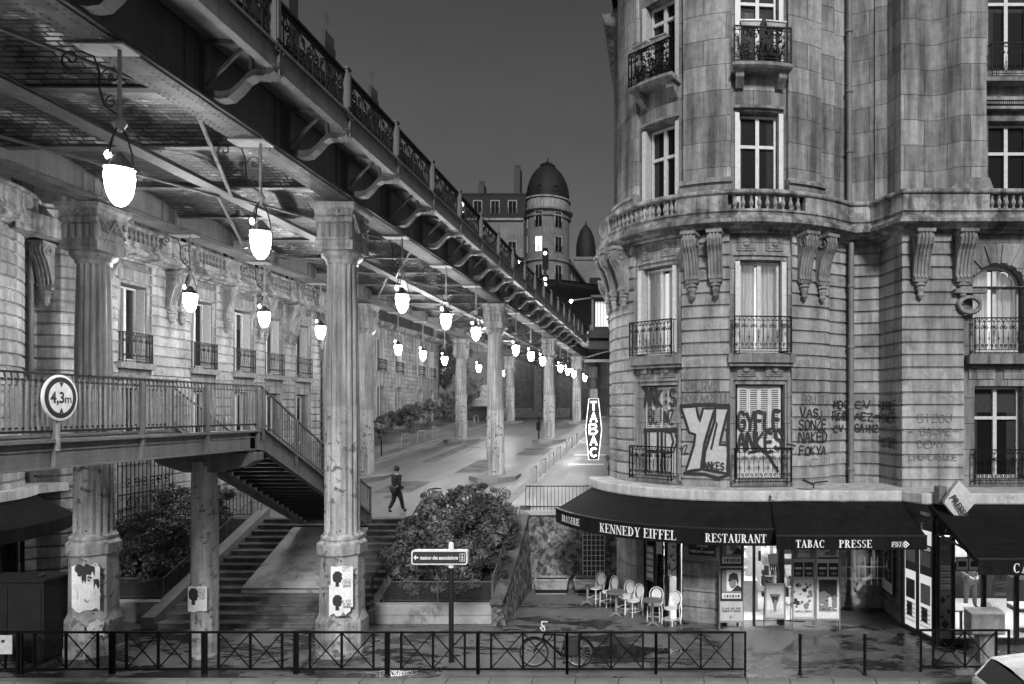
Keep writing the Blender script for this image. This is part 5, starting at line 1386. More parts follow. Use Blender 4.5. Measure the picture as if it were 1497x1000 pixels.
sheet(A, f, 8.95, 9.27, 1.65, 1.95, -.05); sheet(A, f, 8.95, 9.27, 1.33, 1.6, -.05); sheet(B_, f, 7.9, 8.6, 1.98, 2.36, -.05)
for k in (0,1): sheet(A, f, 7.93+k*.33, 8.23+k*.33, 2.01, 2.33, -.044); sheet(B_, f, 7.97+k*.33, 8.19+k*.33, 2.1, 2.25, -.04)
lines(B_, f, 8.97, 1.86, .28, .05, 3, -.044); lines(B_, f, 8.97, 1.5, .28, .05, 2, -.044)
A.build('notice', M['paper'], RB); B_.build('notice_print', M['ink'], RB)
A = MB(); A.sweep([(7.88,18.44),(14,18.44)], solid(-.006,0,.16,2.94)); A.build('cafe_glass', M['clear'], RB)
F = MB(); F.box(7.5,14,18.6,23,.0,.03); F.build('cafe_floor', M['interior'], RB)
F = MB(); F.box(7.0,14,22.9,23,.04,3.4); F.box(7.2,14,18.6,23,3.42,3.5); F.box(7.2,7.3,20,23,.04,3.4); F.build('cafe_inner_wall', M['interior'], RB)
F = MB(); F.box(7.32,14,22.8,22.88,.04,1.2); F.box(11,14,21.2,21.8,.04,1.05); F.build('cafe_counter', M['darkmetal'], RB)
for q in ((8.2,13,19.4,19.6),(8.2,13,21.2,21.4)): F = MB(); F.box(*q,3.3,3.36); F.build('ceiling_light', M['strip'], RB)
# backlit press panels on the slanted front and in the recess
A = MB(); B_ = MB(); C_ = MB()
for (u0, u1) in ((.08, dl*.45), (dl*.47+.09, dl-.08)):
    sheet(A, DF, u0, u1, .15, 2.98, -.02); sheet(C_, DF, u0+.03, u1-.03, 1.75, 2.6, -.015); sheet(B_, DF, u0+.06, u1-.06, 2.0, 2.4, -.011)
    sheet(C_ if u0 < .3 else B_, DF, u0+.06, u1-.08, .95, 1.5, -.015)
    scrawl(A, 'HEBDO', u0+.06, 2.45, u1-u0-.12, .09, .016, DF, .02, 0, -.01)
    for k in range(5): scrawl(C_ if k % 2 else B_, 'MENHMWEH', u0+.06, .3+k*.12, u1-u0-.14, .06, .012, DF, .03, 0, -.014)
    sheet(C_, DF, u0+.1, u1-.2, .45, .85, -.013)
A.build('press_poster', M['backlit'] if 'backlit' in M else M['paper'], RB); B_.build('poster_picture', M['paper_mid'], RB); C_.build('poster_print', M['ink'], RB)
# side of the recess poster
e0, e1 = (6.95,21.45), (6.965,20.2); erz = math.atan2(e1[1]-e0[1], e1[0]-e0[0]); EF = flat(e0[0]-.03, e0[1], 0, erz)
A = MB(); B_ = MB(); C_ = MB(); sheet(C_, EF, .0, 1.1, .7, 3.1, .03); sheet(A, EF, .08, 1.02, .78, 3.0, .036); sheet(C_, EF, .12, .98, 1.1, 2.95, .042)
for _ in range(40):
    u = random.uniform(.15,.8); v = random.uniform(1.2,2.7); sheet(B_ if random.random() < .6 else A, EF, u, u+random.uniform(.04,.16), v, v+random.uniform(.03,.14), .047+random.uniform(0,.004))
A.build('recess_poster', M['paper'], RB); B_.build('poster_picture', M['paper_mid'], RB); C_.build('poster_print', M['ink'], RB)
# projecting signs
t = thing('press_sign', 'pale curved lozenge sign lettered PRESSE on the ledge above the cafe awning', 'sign', (7.6, 17.9, 4))
A = MB(); C0 = Vector((7.62, 17.55, 3.98))
A.M = Matrix.Translation(C0) @ Matrix.Rotation(R(-12), 4, 'Z') @ Matrix.Diagonal((1.2,1,1,1))
lo = [(0,.52),(.16,.30),(.31,.05),(.30,-.02),(.17,-.22),(.02,-.48),(-.02,-.48),(-.19,-.25),(-.31,-.06),(-.31,.0),(-.16,.30),(-.02,.52)]
A.prism(lo, lambda a, b: (a, -.14-.06*(1-abs(b)*1.5), b), lambda a, b: (a, .14, b)); A.build('lozenge', M['offwhite'], t, bevel=.01)
A = MB(); A.M = Matrix.Translation(C0) @ Matrix.Rotation(R(28), 4, 'Z'); fm = lambda u, v, o: A_M @ Vector((u, -.235-o, v))
A_M = Matrix.Translation(C0) @ Matrix.Rotation(R(-12), 4, 'Z'); A.M = None
vs, fs = font_text('PRESSE', .2, .008); r_ = Matrix.Rotation(R(-58), 3, 'Z')
x1 = max(v[0] for v in vs); A.add([tuple(fm(-.25+((r_ @ Vector((v[0]/x1*.62, v[1], 0))).x), .12+(r_ @ Vector((v[0]/x1*.62, v[1], 0))).y, 0)) for v in vs], fs); A.build('lettering', M['ink'], t)
A = MB(); A.box(7.25,7.45,17.85,18.2,3.84,4.3); A.build('mount', M['iron_lt'], t)
t = thing('tobacconist_sign', 'lit elongated neon diamond sign fixed to the corner of the building over the street', 'sign', (-2.4, 24.6, 5.6))
X0, Y_, Zc = -2.42, 24.5, 5.62
dia = [(0,1.1),(.17,1.1),(.30,.0),(.17,-1.08),(-.17,-1.08),(-.30,.0),(-.17,1.1)]
A = MB(); A.prism([(-.17,1.1),(.17,1.1),(.27,.0),(.17,-1.08),(-.17,-1.08),(-.27,.0)], lambda a, b: (X0+a, Y_-.06, Zc+b), lambda a, b: (X0+a, Y_+.06, Zc+b)); A.build('box', M['darkmetal'], t)
A = MB(); A.tube([(X0+a, Y_-.08, Zc+b) for a, b in ((-.17,1.1),(.17,1.1),(.285,.0),(.17,-1.08),(-.17,-1.08),(-.285,.0))], .014, 5, False, True); A.build('neon_border', M['neon_soft'], t)
A = MB()
fmn = lambda u, v, o: Vector((X0+u, Y_-.075-o, Zc+v))
for ch, zz, hh in (('T',.68,.3),('A',.27,.34),('B',-.16,.34),('A',-.56,.32),('C',-.96,.3)):
    for st in STK[ch].split('|'):
        pts = [tuple(float(q) for q in a.split(',')) for a in st.split()]
        A.tube([(X0+(x-.5)*.22*(1.3 if ch == 'B' else 1), Y_-.11, Zc+zz+y*hh) for x, y in pts], .026, 5)
A.build('neon_lettering', M['neon'], t)
A = MB(); A.beam((X0+.25,Y_,Zc+.45),(-1.5,Y_,Zc+.45), .04,.04); A.beam((X0+.25,Y_,Zc-.5),(-1.5,Y_,Zc-.5), .04,.04); A.box(X0-.14,X0+.14,Y_-.05,Y_+.05,Zc+1.12,Zc+1.45); A.build('mount', M['iron_lt'], t)
shrub('potted_shrub', 'small loose plant on the ledge at the rounded corner beneath the neon sign', 'plant', [(-1.75,23.9,4.5,.28,.28,.42),(-1.6,24.0,4.85,.15,.15,.3)], 500, .05, (-1.7, 23.9, 4.1), stems=3)
# ================================================================ left building (twin of the corner building)
LB = thing('stone_building', 'pale stone apartment building on the left behind the footbridge, with bracketed windows', 'building', (-21, 28, 0))
RP2 = rust_profile(0, 11.4)
LC = (-21.3, 17.9); LRr = 3.4
larc = lambda r, a, b, n: arc(LC, r, a, b, n)
LW = [(-19.15,20.35),(-18.95,20.75),(-18.35,20.9),(-18.0,21.4)]
WY = [23.4, 26.9, 29.5, 31.8, 34.4]
mb = MB(); mb.sweep(larc(LRr, -20, 140, 40), rust_profile(3.927, 11.4)); mb.sweep([(-19.25,20.25)]+LW, RP2)
edges = [21.4]
for y in WY: edges += [y-.75, y+.75]
edges.append(36.6)
for a, b in zip(edges[0::2], edges[1::2]): mb.sweep([(-18,a),(-18,b)], RP2)
mb.sweep([(-18,36.6),(-22,36.6)], RP2)
mb.build('rusticated_wall', M['rustic'], LB)
mb = MB()
for y in WY:
    X = -18.1
    for (z0, z1) in ((0,4.6),(7.1,7.95),(10.6,11.4)): mb.sweep([(X,y-.75),(X,y+.75)], solid(-.45,0,z0,z1))
    for (z0, z1) in ((4.6,7.1),(7.95,10.6)):
        for s_ in (-1, 1): mb.sweep([(X,y+s_*.66-.09),(X,y+s_*.66+.09)], solid(-.45,.05,z0,z1))
    mb.sweep([(X,y-.8),(X,y+.8)], solid(0,.25,7.72,7.92)); mb.sweep([(X,y-.7),(X,y+.7)], solid(0,.08,10.7,11.2))
mb.sweep([(-18,21.9),(-18,25.2)], solid(-.1,.2,7.35,7.5)); mb.sweep([(-18,22),(-18,25.1)], solid(-.1,.12,7.05,7.35))
mb.build('window_surround', M['ashlar'], LB)
LCP = larc(3.85, -20, 135, 40)+[(-18.55,20.35),(-17.9,20.6),(-17.5,21.2),(-17.5,36.9),(-22,36.9)]
mb = MB(); mb.sweep(LCP, [(-1.1,11.35),(-.44,11.35),(-.42,11.42),(-.3,11.43),(-.24,11.5),(-.05,11.53),(0,11.56),(0,11.66),(-.06,11.68),(-.09,11.76),(-.16,11.80),(-.14,11.86),(-.1,11.88),(-1.1,11.9)])
mb.build('cornice', M['cornice'], LB)
LBP = larc(3.7, -20, 133, 40)+[(-18.7,20.5),(-18.0,20.72),(-17.65,21.3),(-17.65,36.75),(-22,36.75)]
mb = MB(); mb.sweep(LBP, [(-.24,12.38),(.04,12.38),(.07,12.41),(.07,12.47),(.03,12.51),(-.26,12.51)]); mb.sweep(LBP, solid(-.22,.02,11.9,11.96))
pe = [21.3]
for y in WY: pe += [y-.8, y+.8]
pe.append(36.75)
for a, b in zip(pe[0::2], pe[1::2]): mb.sweep([(-17.65,a),(-17.65,b)], solid(-.2,0,11.96,12.38))
mb.sweep([(-18.7,20.5),(-18.0,20.72),(-17.65,21.3)], solid(-.2,0,11.96,12.38)); mb.sweep(larc(3.7, 95, 133, 10), solid(-.2,0,11.96,12.38))
mb.build('parapet', M['cornice'], LB)
for y in WY:
    for i in range(8): dup_part(BAL, LB, (-17.75, y-.7+i*.2, 11.96))
for i in range(22):
    t_ = 10+i*3.9; dup_part(BAL, LB, (LC[0]+3.6*sin(R(t_)), LC[1]-3.6*cos(R(t_)), 11.96))
bpy.data.objects.remove(BAL)
for y in (21.9, 25.0, 25.55, 28.2, 30.6, 30.95, 33.0, 33.4, 36.0): add_console(LB, -18.0, y, R(90), .28)
add_console(LB, -18.65, 20.82, R(10), .3)
mb = MB(); mb.sweep(larc(3.1, -20, 140, 20), solid(-.4,0,11.9,22)); mb.sweep([(-19.3,20.6),(-18.9,21),(-18.7,21.5)]+[(-18.7,y) for y in (22.6,)], solid(-.4,0,11.9,22))
e2 = [22.6]
for y in WY: e2 += [y-.7, y+.7]
e2.append(36.6)
for a, b in zip(e2[0::2], e2[1::2]):
    if b > a: mb.sweep([(-18.7,a),(-18.7,b)], solid(-.4,0,11.9,22)); mb.sweep([(-18.7,a),(-18.7,b)], solid(0,.12,12.0,21.6))
for y in WY:
    for (z0, z1) in ((11.9,12.2),(14.9,16.1),(18.7,22)): mb.sweep([(-18.7,y-.7),(-18.7,y+.7)], solid(-.4,0,z0,z1))
mb.sweep([(-18.7,36.6),(-24,36.6)], solid(-.4,0,11.9,22)); mb.box(-26,-19.2,21,21.2,11.9,22)
mb.build('upper_wall', M['ashlar'], LB)
mb = MB(); mb.box(-26,-19.15,21.3,36.5,11.9,22); mb.box(-25,-18.7,21.3,36.3,0,11.3); mb.build('inner_wall', M['ink'], LB)
mb = MB(); mb.sweep([(-18.7,20.6),(-18.7,36.9),(-26,36.9)], [(-.4,21.8),(.2,21.8),(.5,22.1),(.5,22.3),(-.4,22.3)]); mb.build('eaves_cornice', M['cornice'], LB)
mb = MB(); mb.add([(-18.5,19,22.3),(-18.5,36.9,22.3),(-19.8,36.5,25.2),(-19.8,19.4,25.2),(-30,19,22.3),(-30,36.9,22.3),(-28,36.5,25.2),(-28,19.4,25.2)],
    [(0,1,2,3),(4,7,6,5),(1,5,6,2),(0,3,7,4),(3,2,6,7)]); rf = mb.build('roof', M['roof'], LB)
for (y, h) in ((32.2, 31.0),(35.9,31.5)):
    mb = MB(); mb.box(-20.8,-19.3,y-.45,y+.45,24.6,h-.9); 
    for k in range(4): mb.lathe([(.11,h-.9),(.12,h-.3),(.09,h-.3)], (-20.6+k*.36, y, 0), 8)
    mb.build('chimney', M['ashlar'], rf)
for y in WY:
    window(LB, -18.42, y, 7.98, R(90), 1.05, 2.55, transom=None); put_guard(LB, 1.32, -18.12, y, 7.93, R(90), 1.0)
    window(LB, -18.42, y, 4.62, R(90), 1.05, 2.4, transom=None, shutters=False)
    window(LB, -19.0, y, 12.2, R(90), 1.1, 2.6, transom=.7, shutters=False)
w_ = LC[0]+3.36*sin(R(77)), LC[1]-3.36*cos(R(77))
mb = MB(); pipe(mb, -18.95, 20.55, 4.2, 11.3, .08); pipe(mb, -17.85, 36.2, 1, 11.3, .08); mb.build('rain_pipe', M['iron_lt'], LB, smooth='auto')
for o in list(GD.values()):
    try: bpy.data.objects.remove(o)
    except ReferenceError: pass
GD.clear()
# corner window seen at the left edge
mb = MB(); mb.M = frame_at(-18.95+.0, 20.2, 0, R(20)) if False else None
# brasserie front at the far left
mb = MB(); mb.sweep(larc(3.7,-20,128,30)+[(-18.2,21.0)], [(-.6,3.85),(0,3.85),(0,4.1),(-.6,4.12)]); mb.build('shop_ledge', M['pale_ledge'], LB)
A = MB()
pi_ = [(-26,20.9),(-18.3,20.9)]; po = [(-26,19.3),(-17.5,19.3)]
pi_ = larc(3.6, 20, 128, 24); po = larc(4.5, 20, 128, 24)
for i in range(24):
    a, b, c, d = pi_[i], pi_[i+1], po[i+1], po[i]
    A.add([(a[0],a[1],3.84),(b[0],b[1],3.84),(c[0],c[1],3.22),(d[0],d[1],3.22)], [(0,1,2,3)]); A.add([(a[0],a[1],3.82),(b[0],b[1],3.82),(c[0],c[1],3.2),(d[0],d[1],3.2)], [(3,2,1,0)])
A.add([(pi_[-1][0],pi_[-1][1],3.84),(po[-1][0],po[-1][1],3.22),(po[-1][0],po[-1][1],2.9),(pi_[-1][0],pi_[-1][1],3.6)], [(0,1,2,3)])
aw = A.build('awning', M['awning'], LB); A = MB(); A.sweep(po, solid(-.012,.012,2.87,3.23)); A.build('valance', M['awning'], aw)
A = MB()
for th in range(-10,140,14): q = (LC[0]+3.35*sin(R(th)), LC[1]-3.35*cos(R(th))); A.obox((q[0],q[1],1.9), .12,.1,3.8, rz=R(th))
A.sweep(larc(3.3,-20,135,30), solid(-.05,.05,0,.5)); A.sweep(larc(3.3,-20,135,30), solid(-.05,.05,3.2,3.8)); A.build('shop_frame', M['darkmetal'], LB); A = MB(); A.sweep(larc(3.27,-20,135,30), solid(-.02,0,.5,3.2)); A.build('shop_glass', M['glass'], LB)
# ornamental gate in the left facade
t = thing('iron_gate', 'ornamental scrolled iron gate behind the left planter, under the footbridge', 'gate', (-17.85, 23.6, 2.3))
g = MB(); gx = -17.8
for y in [22.4+k*.18 for k in range(15)]: g.beam((gx,y,2.4),(gx,y,4.9),.02,.02)
for zz in (2.5,3.5,4.85): g.beam((gx,22.4,zz),(gx,24.95,zz),.04,.04)
for yc in (23.0,23.7,24.4):
    for s_ in (-1,1):
        g.tube([(gx+.03,q[0],q[1]) for q in spiral(yc+s_*.16,3.9,.16,-PI/2,1.3,14,s_)], .02, 5); g.tube([(gx+.03,q[0],q[1]) for q in spiral(yc+s_*.14,3.2,.13,PI/2,1.2,12,-s_)], .02, 5)
g.build('ironwork', M['black'], t)
# second left building, further up the street
B2 = thing('stone_building', 'second stone apartment building on the left, behind the planted strip up the street', 'building', (-24, 54, 3))
WY2 = [47.5, 51.2, 54.7, 58.4, 63.7, 66.8]
RP3 = rust_profile(2.499, 12.9); mb = MB(); e3 = [40.0]
for y in WY2: e3 += [y-.7, y+.7]
e3.append(69.3)
for a, b in zip(e3[0::2], e3[1::2]): mb.sweep([(-22.5,a),(-22.5,b)], RP3)
for y in WY2:
    for (z0, z1) in ((2.5,5.2),(8.3,9.4),(12.1,12.9)): mb.sweep([(-22.52,y-.7),(-22.52,y+.7)], solid(-.4,0,z0,z1))
mb.sweep([(-22.5,69.3),(-30,69.3)], RP3); mb.sweep([(-30,40),(-22.5,40)], RP3); mb.build('rusticated_wall', M['rustic'], B2)
mb = MB(); mb.sweep([(-30,39.8),(-22.4,39.8),(-22.4,69.4),(-30,69.4)], [(-.3,12.9),(.35,12.95),(.5,13.1),(.5,13.3),(.1,13.5),(-.3,13.5)]); mb.build('cornice', M['cornice'], B2)
mb = MB(); mb.box(-31,-23,40.1,69,13.5,27); mb.box(-31,-22.95,40.3,69,0,12.9); mb.build('upper_wall', M['ashlar'], B2)
mb = MB(); mb.add([(-22.9,40,27),(-22.9,69,27),(-24.0,68.5,30.4),(-24.0,40.5,30.4),(-32,40,27),(-32,69,27),(-31,68.5,30.4),(-31,40.5,30.4)],[(0,1,2,3),(4,7,6,5),(1,5,6,2),(0,3,7,4),(3,2,6,7)])
rf = mb.build('roof', M['roof'], B2)
for (y, h) in ((50,33.9),(57.8,33.6)):
    mb = MB(); mb.box(-25.2,-24.2,y-.8,y+.8,30,h-.9)
    for k in range(5): mb.lathe([(.14,h-.9),(.15,h-.1),(.1,h-.1)], (-24.35, y-.6+k*.3, 0), 8)
    mb.tube([(-24.6,y+.3,h-.9),(-24.6,y+.3,h+1.6)], .02, 4); 
    for q in (.9,1.15,1.4): mb.tube([(-24.6,y-.3,h+q),(-24.6,y+.9,h+q+.1)], .012, 4)
    mb.build('chimney', M['ashlar'], rf)
for y in WY2:
    window(B2, -22.8, y, 9.4, R(90), 1.15, 2.7, transom=None, shutters=True); put_guard(B2, 1.4, -22.5, y, 9.4, R(90), 1.0)
    window(B2, -22.8, y, 5.2, R(90), 1.15, 3.1, transom=None, shutters=False)
for o in list(GD.values()): bpy.data.objects.remove(o)
GD.clear()
# planted strip, railings and hoops on the upper street
hoop = thing('bike_hoop', 'x', 'hoop', (0,0,0), 'steel hoops along the kerbs of the upper street')
mb = MB(); mb.tube([(0,-.75,0),(0,-.75,.72),(0,-.70,.80),(0,-.62,.83),(0,.62,.83),(0,.70,.80),(0,.75,.72),(0,.75,0)], .03, 8); mb.build('hoop_tube', M['galv'], hoop, local=True, smooth='auto')
hp = [(-5.95, y) for y in (31.8,34.4,37.0,39.6,42.2,44.8,47.4,50.0,52.6,55.2)]+[(-17.2, y) for y in (46,49,52,60,63.5)]
ordn = ['nearest','second','third','fourth','fifth','sixth','seventh','eighth','ninth','farthest']
bpy.context.view_layer.update()
for i, (x, y) in enumerate(hp):
    lab = (ordn[i]+' steel hoop of the right hand kerb row') if x > -10 else (['nearest','second','third','fourth','farthest'][i-10]+' steel hoop of the left hand kerb row')
    if i == 0: hoop.location = (x, y, zp(y)+.12); hoop['label'] = lab
    else: dup(hoop, (x, y, zp(y)+.12), label=lab)
bol = None
def bollard_parts(t, x, y, z, h=.95):
    mb = MB(); mb.tube([(x,y,z),(x,y,z+h-.09)], .038, 10); mb.lathe([(.05,z),(.05,z+.03),(.038,z+.05)], (x,y,0), 10); mb.build('post', M['black'], t)
    mb = MB(); mb.lathe([(.045,z+h-.09),(.05,z+h-.06),(.032,z+h-.05)]+[(.047*sin(PI*k/8), z+h-.01-.045*cos(PI*k/8)) for k in range(1, 8)], (x,y,0), 12); mb.build('ball_top', M['black'], t, smooth='auto')
for (x, y, z, lab) in ((3.30,16.28,0,'black post with ball top on the pavement, the left one of two by the kerb'),(4.84,16.28,0,'black post with ball top on the pavement, the right one of two by the kerb'),(-17.2,42,zp(42)+.12,'lone dark post on the left pavement of the upper street')):
    t = thing('bollard', lab, 'bollard', (x,y,z)); bollard_parts(t, x, y, z)
labs = ['nearest bushy shrub at the foot of the second left building','second bushy shrub along the second left building','third bushy shrub along the second left building','farthest bushy shrub along the second left building','taller shrub along the second left building, nearest the dark tree']
for i, (y, h, r) in enumerate(((46.5,1.7,1.2),(51,1.9,1.4),(56.5,2.3,1.6),(61,2.4,1.5),(66,2.9,1.5))):
    shrub('garden_shrub', labs[i], 'shrub', [(-20.9,y,zp(y)+h*.55,.95,r,h*.5),(-20.6,y+1,zp(y)+h*.8,.6,r*.6,h*.4)], 4200, .11, (-20.9,y,zp(y)+.1), 'shrubs in the planted strip', 3)
t = thing('garden_fence', 'low dark fence edging the planted strip up the street', 'fence', (-19.8, 54, 4.4)); mb = MB()
for (a, b) in ((44,56),(56,69)):
    for dz in (.15,.75): mb.beam((-19.75,a,zp(a)+.12+dz),(-19.75,b,zp(b)+.12+dz), .03,.03)
for k in range(84): y = 44+k*.3; mb.beam((-19.75,y,zp(y)+.12),(-19.75,y,zp(y)+.9), .015,.015)
mb.build('fence_panel', M['darkmetal'], t)
# dark trees and stair beyond
def tree(name, label, x, y, z, h, r, n, s, lit=.1):  # lit: share of leaf clusters coloured pale, as if lamplit
    cl = []
    for _ in range(9): 
        a = random.uniform(0,6.28); q = random.uniform(.2,.75)*r
        cl.append((x+q*cos(a), y+q*sin(a), z+h*random.uniform(.5,.88), r*random.uniform(.35,.55), r*random.uniform(.35,.55), h*random.uniform(.12,.2)))
    t = thing(name, label, 'tree', (x,y,z)); A = MB(); B = MB()
    for c in cl:
        for _ in range(14):
            a, e, q = random.uniform(0,6.28), random.uniform(-1,1), random.uniform(.3,.95); k = math.sqrt(1-e*e)
            leaves(B if random.random() < lit else A, (c[0]+c[3]*q*k*cos(a), c[1]+c[4]*q*k*sin(a), c[2]+c[5]*q*e), c[3]*.35, c[4]*.35, c[5]*.4, n//126, s, .1)
    A.build('foliage', M['leaf'], t); B.build('leaf_tips', M['leaf2'], t)
    T = MB(); T.tube([(x,y,z-.2),(x+.1,y,z+h*.3),(x,y,z+h*.6)], [.22,.17,.1], 8)
    for c in cl[:6]: T.tube([(x+.05,y,z+h*.35),((x+c[0])/2,(y+c[1])/2,z+h*.52),(c[0],c[1],c[2])], [.1,.07,.03], 5)
    T.build('trunk', M['bark'], t)
    return t
tree('street_tree', 'dark leafy tree behind the end of the second left building', -23.5, 74, 5.2, 9.5, 3.6, 4200, .2)
tree('street_tree', 'dark leafy tree left of the distant lit stair', -26, 82, 5.2, 10, 4, 3800, .22)
tree('street_tree', 'small tree with lamplight put into its pale leaves, below the distant stair', -20.6, 73, 5.2, 4.8, 1.5, 2400, .13, .7)  # mostly pale leaves, their colour standing in for lamplight
t = thing('stone_stair', 'distant pale stone stair with iron rail climbing beyond the street', 'stair', (-21.5, 84, 5)); mb = MB()
for k in range(26): mb.box(-23.5,-20.2,80+k*.35,80.33+k*.35+.02,5.2+k*.17,5.37+k*.17)
mb.build('flight', M['concrete'], t)
mb = MB(); mb.add([(-20.15,79.5,5.2),(-20.15,90,5.2),(-20.15,90,12.5),(-20.15,79.5,7.3),(-19.8,79.5,5.2),(-19.8,90,5.2),(-19.8,90,12.5),(-19.8,79.5,7.3)],[(0,1,2,3),(4,7,6,5),(0,3,7,4),(3,2,6,7)]); mb.build('side_wall', M['pale_ledge'], t)
mb = MB(); mb.box(-26,-19.8,90,90.4,5,14); mb.build('back_wall', M['backwall'], t)
mb = MB()
for x in (-23.2,-20.6):
    mb.tube([(x,80,6.2),(x,89,10.6)], .05, 6)
    for k in range(20): mb.beam((x,80+k*.45,5.3+k*.22),(x,80+k*.45,6.2+k*.22),.03,.03)
mb.build('rail', M['darkmetal'], t)
# abutment wall closing the street
t = thing('abutment', 'block wall with panelled garage doors closing the street under the viaduct', 'wall', (-10, 86, 5.3)); mb = MB()
mb.sweep([(-19.8,86),(-1.9,86)], solid(-.6,0,5.2,12.9)); mb.build('wall', M['backwall'], t)
mb = MB(); mb.sweep([(-19.8,85.95),(-1.9,85.95)], solid(-.1,.05,5.2,6.6)); mb.box(-15.9,-15.0,85.5,86,5.2,11.9); mb.box(-14,-13.2,85.5,86,5.2,9.5); mb.build('plinth', M['concrete'], t)
mb = MB()
for x in (-11.5,-9.9,-8.3,-6.7): 
    mb.box(x+.02,x+1.5,85.8,85.88,5.45,9.0)
    for k in range(3): mb.box(x+.1,x+1.4,85.76,85.798,5.6+k*1.15,6.6+k*1.15)
mb.build('door', M['iron'], t)
# metro station over the end of the viaduct
t = thing('metro_station', 'elevated metro station with arched canopy at the end of the viaduct', 'station', (-8, 66, 12.5)); mb = MB()
mb.box(-17.8,-4.2,62.3,95,12.6,13.3); mb.box(-6.6,-4.2,62.2,62.3,11.9,13.6); mb.build('platform', M['darkmetal'], t)
mb = MB()
for k in range(12):
    a0, a1 = PI*k/12, PI*(k+1)/12
    mb.add([(-10.8-6.4*cos(a0),63,16.6+1.6*sin(a0)),(-10.8-6.4*cos(a1),63,16.6+1.6*sin(a1)),(-10.8-6.4*cos(a1),95,16.6+1.6*sin(a1)),(-10.8-6.4*cos(a0),95,16.6+1.6*sin(a0))],[(0,1,2,3)])
    mb.add([(-10.8-6.6*cos(a0),63,16.7+1.7*sin(a0)),(-10.8-6.6*cos(a1),63,16.7+1.7*sin(a1)),(-10.8-6.6*cos(a1),95,16.7+1.7*sin(a1)),(-10.8-6.6*cos(a0),95,16.7+1.7*sin(a0))],[(3,2,1,0)])
for x in (-6.3,-4.4): mb.box(x-.1,x+.1,62.5,62.7,13.3,16.6)
mb.box(-6.4,-3.9,62.2,70,16.6,16.8); mb.beam((-8.4,62.4,16.3),(-3.9,62.4,16.9),.12,.12); mb.build('canopy', M['iron'], t)
mb = MB(); mb.box(-6.1,-4.6,62.95,63,14.0,16.3); mb.build('lit_screen', M['backlit'], t)
mb = MB()
for k in range(7): mb.box(-6.1+k*.25-.02,-6.1+k*.25+.02,62.88,62.94,13.9,16.4)
mb.box(-6.2,-4.5,62.86,62.94,13.6,14.0); mb.build('glazing_bar', M['darkmetal'], t)
mb = MB()
for z0_, z1_ in ((11.0,12.6),): 
    mb.beam((-7,62.3,12.5),(-1.9,62.3,11.1),.08,.08); mb.beam((-7,62.3,11.1),(-1.9,62.3,12.5),.08,.08); mb.box(-7,-1.9,62.2,62.5,10.7,10.95); mb.box(-7,-1.9,62.2,62.5,12.62,12.9); mb.box(-7,-1.9,62.6,66,12.95,13.2)
mb.build('side_bridge', M['iron'], t)
mb = MB(); mb.lathe([(.02,-.14),(.12,-.08),(.15,0),(.12,.08),(.02,.14)], (-8.2,62,16.2), 10); mb.build('platform_lamp', M['bulb'], t)
mb = MB(); mb.tube([(-8.2,62,13.3),(-8.2,62,16.05)], .05, 6); mb.build('lamp_pole', M['darkmetal'], t)
for (x, y, zt, lab, kk) in ((-8.4,49.5,18.0,'tall railway signal on the viaduct before the domed building, two lights lit',1),(-8.9,43,16.0,'shorter railway signal on the viaduct with one lit lamp',0)):
    t = thing('railway_signal', lab, 'signal', (x,y,13.05)); mb = MB(); mb.box(x-.1,x+.1,y-.06,y+.06,13.05,zt-1.0); mb.build('mast', M['darkmetal'], t)
    mb = MB(); mb.box(x-.2,x+.2,y-.1,y+.15,zt-1.5,zt-.1); mb.lathe([(.17,0),(.19,.12)], (x,y,zt-.1), 12) if kk else None
    if kk: mb.box(x-.22,x+.22,y-.1,y+.15,zt-2.9,zt-1.9)
    mb.build('signal_head', M['black'], t)
    mb = MB(); mb.M = Matrix.Translation((x,y-.1,zt-.35)) @ Matrix.Rotation(PI/2,4,'X'); mb.lathe([(.11,0),(.09,.03),(.02,.04)], n=12); mb.M = None
    if kk:
        for q in (-2.2,-2.6): mb.M = Matrix.Translation((x,y-.1,zt+q)) @ Matrix.Rotation(PI/2,4,'X'); mb.lathe([(.11,0),(.09,.03),(.02,.04)], n=12); mb.M = None
    mb.build('lit_lens', M['siglamp'], t)

# ================================================================ distant buildings
FW = {}
def far_proto(w_, h, lit):
    """a casement with surround; pane and balcony rail are its sub-parts"""
    k = (w_, h, lit)
    if k not in FW:
        f = MB(); f.box(-w_/2-.14,-w_/2,-.1,0,-.05,h+.1); f.box(w_/2,w_/2+.14,-.1,0,-.05,h+.1); f.box(-w_/2-.14,w_/2+.14,-.14,0,h+.1,h+.26); f.box(-.04,.04,-.09,-.052,0,h)
        o = f.build('window', M['stone'], None, local=True)
        f = MB(); f.box(-w_/2,w_/2,-.05,0,0,h); q = f.build('pane', M['litroom' if lit else 'glass'], o, local=True)
        f = MB(); f.box(-w_/2-.15,w_/2+.15,-.3,-.27,.85,.93)
        for j in range(9): xx = -w_/2-.1+(w_+.2)*j/8; f.box(xx-.025,xx+.025,-.3,-.27,0,.85)
        f.build('balcony_rail', M['black'], o, local=True)
        bpy.context.view_layer.update(); FW[k] = o
    return FW[k]
def far_windows(B, m, x0, x1, zs_, n, w_, h, lit=()):
    for j, z in enumerate(zs_):
        for i in range(n):
            p = m @ Vector((x0+(x1-x0)*(i+.5)/n, -.01, z)); dup_part(far_proto(w_, h, (j, i) in lit), B, p, m.to_euler().z)
D_ = thing('domed_building', 'distant apartment building with slate dome over its round corner tower', 'building', (-20, 112, 5))
Yd = 110; cx, cy = -18.9, Yd+3.6
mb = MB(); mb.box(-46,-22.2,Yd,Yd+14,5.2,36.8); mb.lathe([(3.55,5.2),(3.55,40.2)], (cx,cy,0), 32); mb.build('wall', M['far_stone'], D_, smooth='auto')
mb = MB()
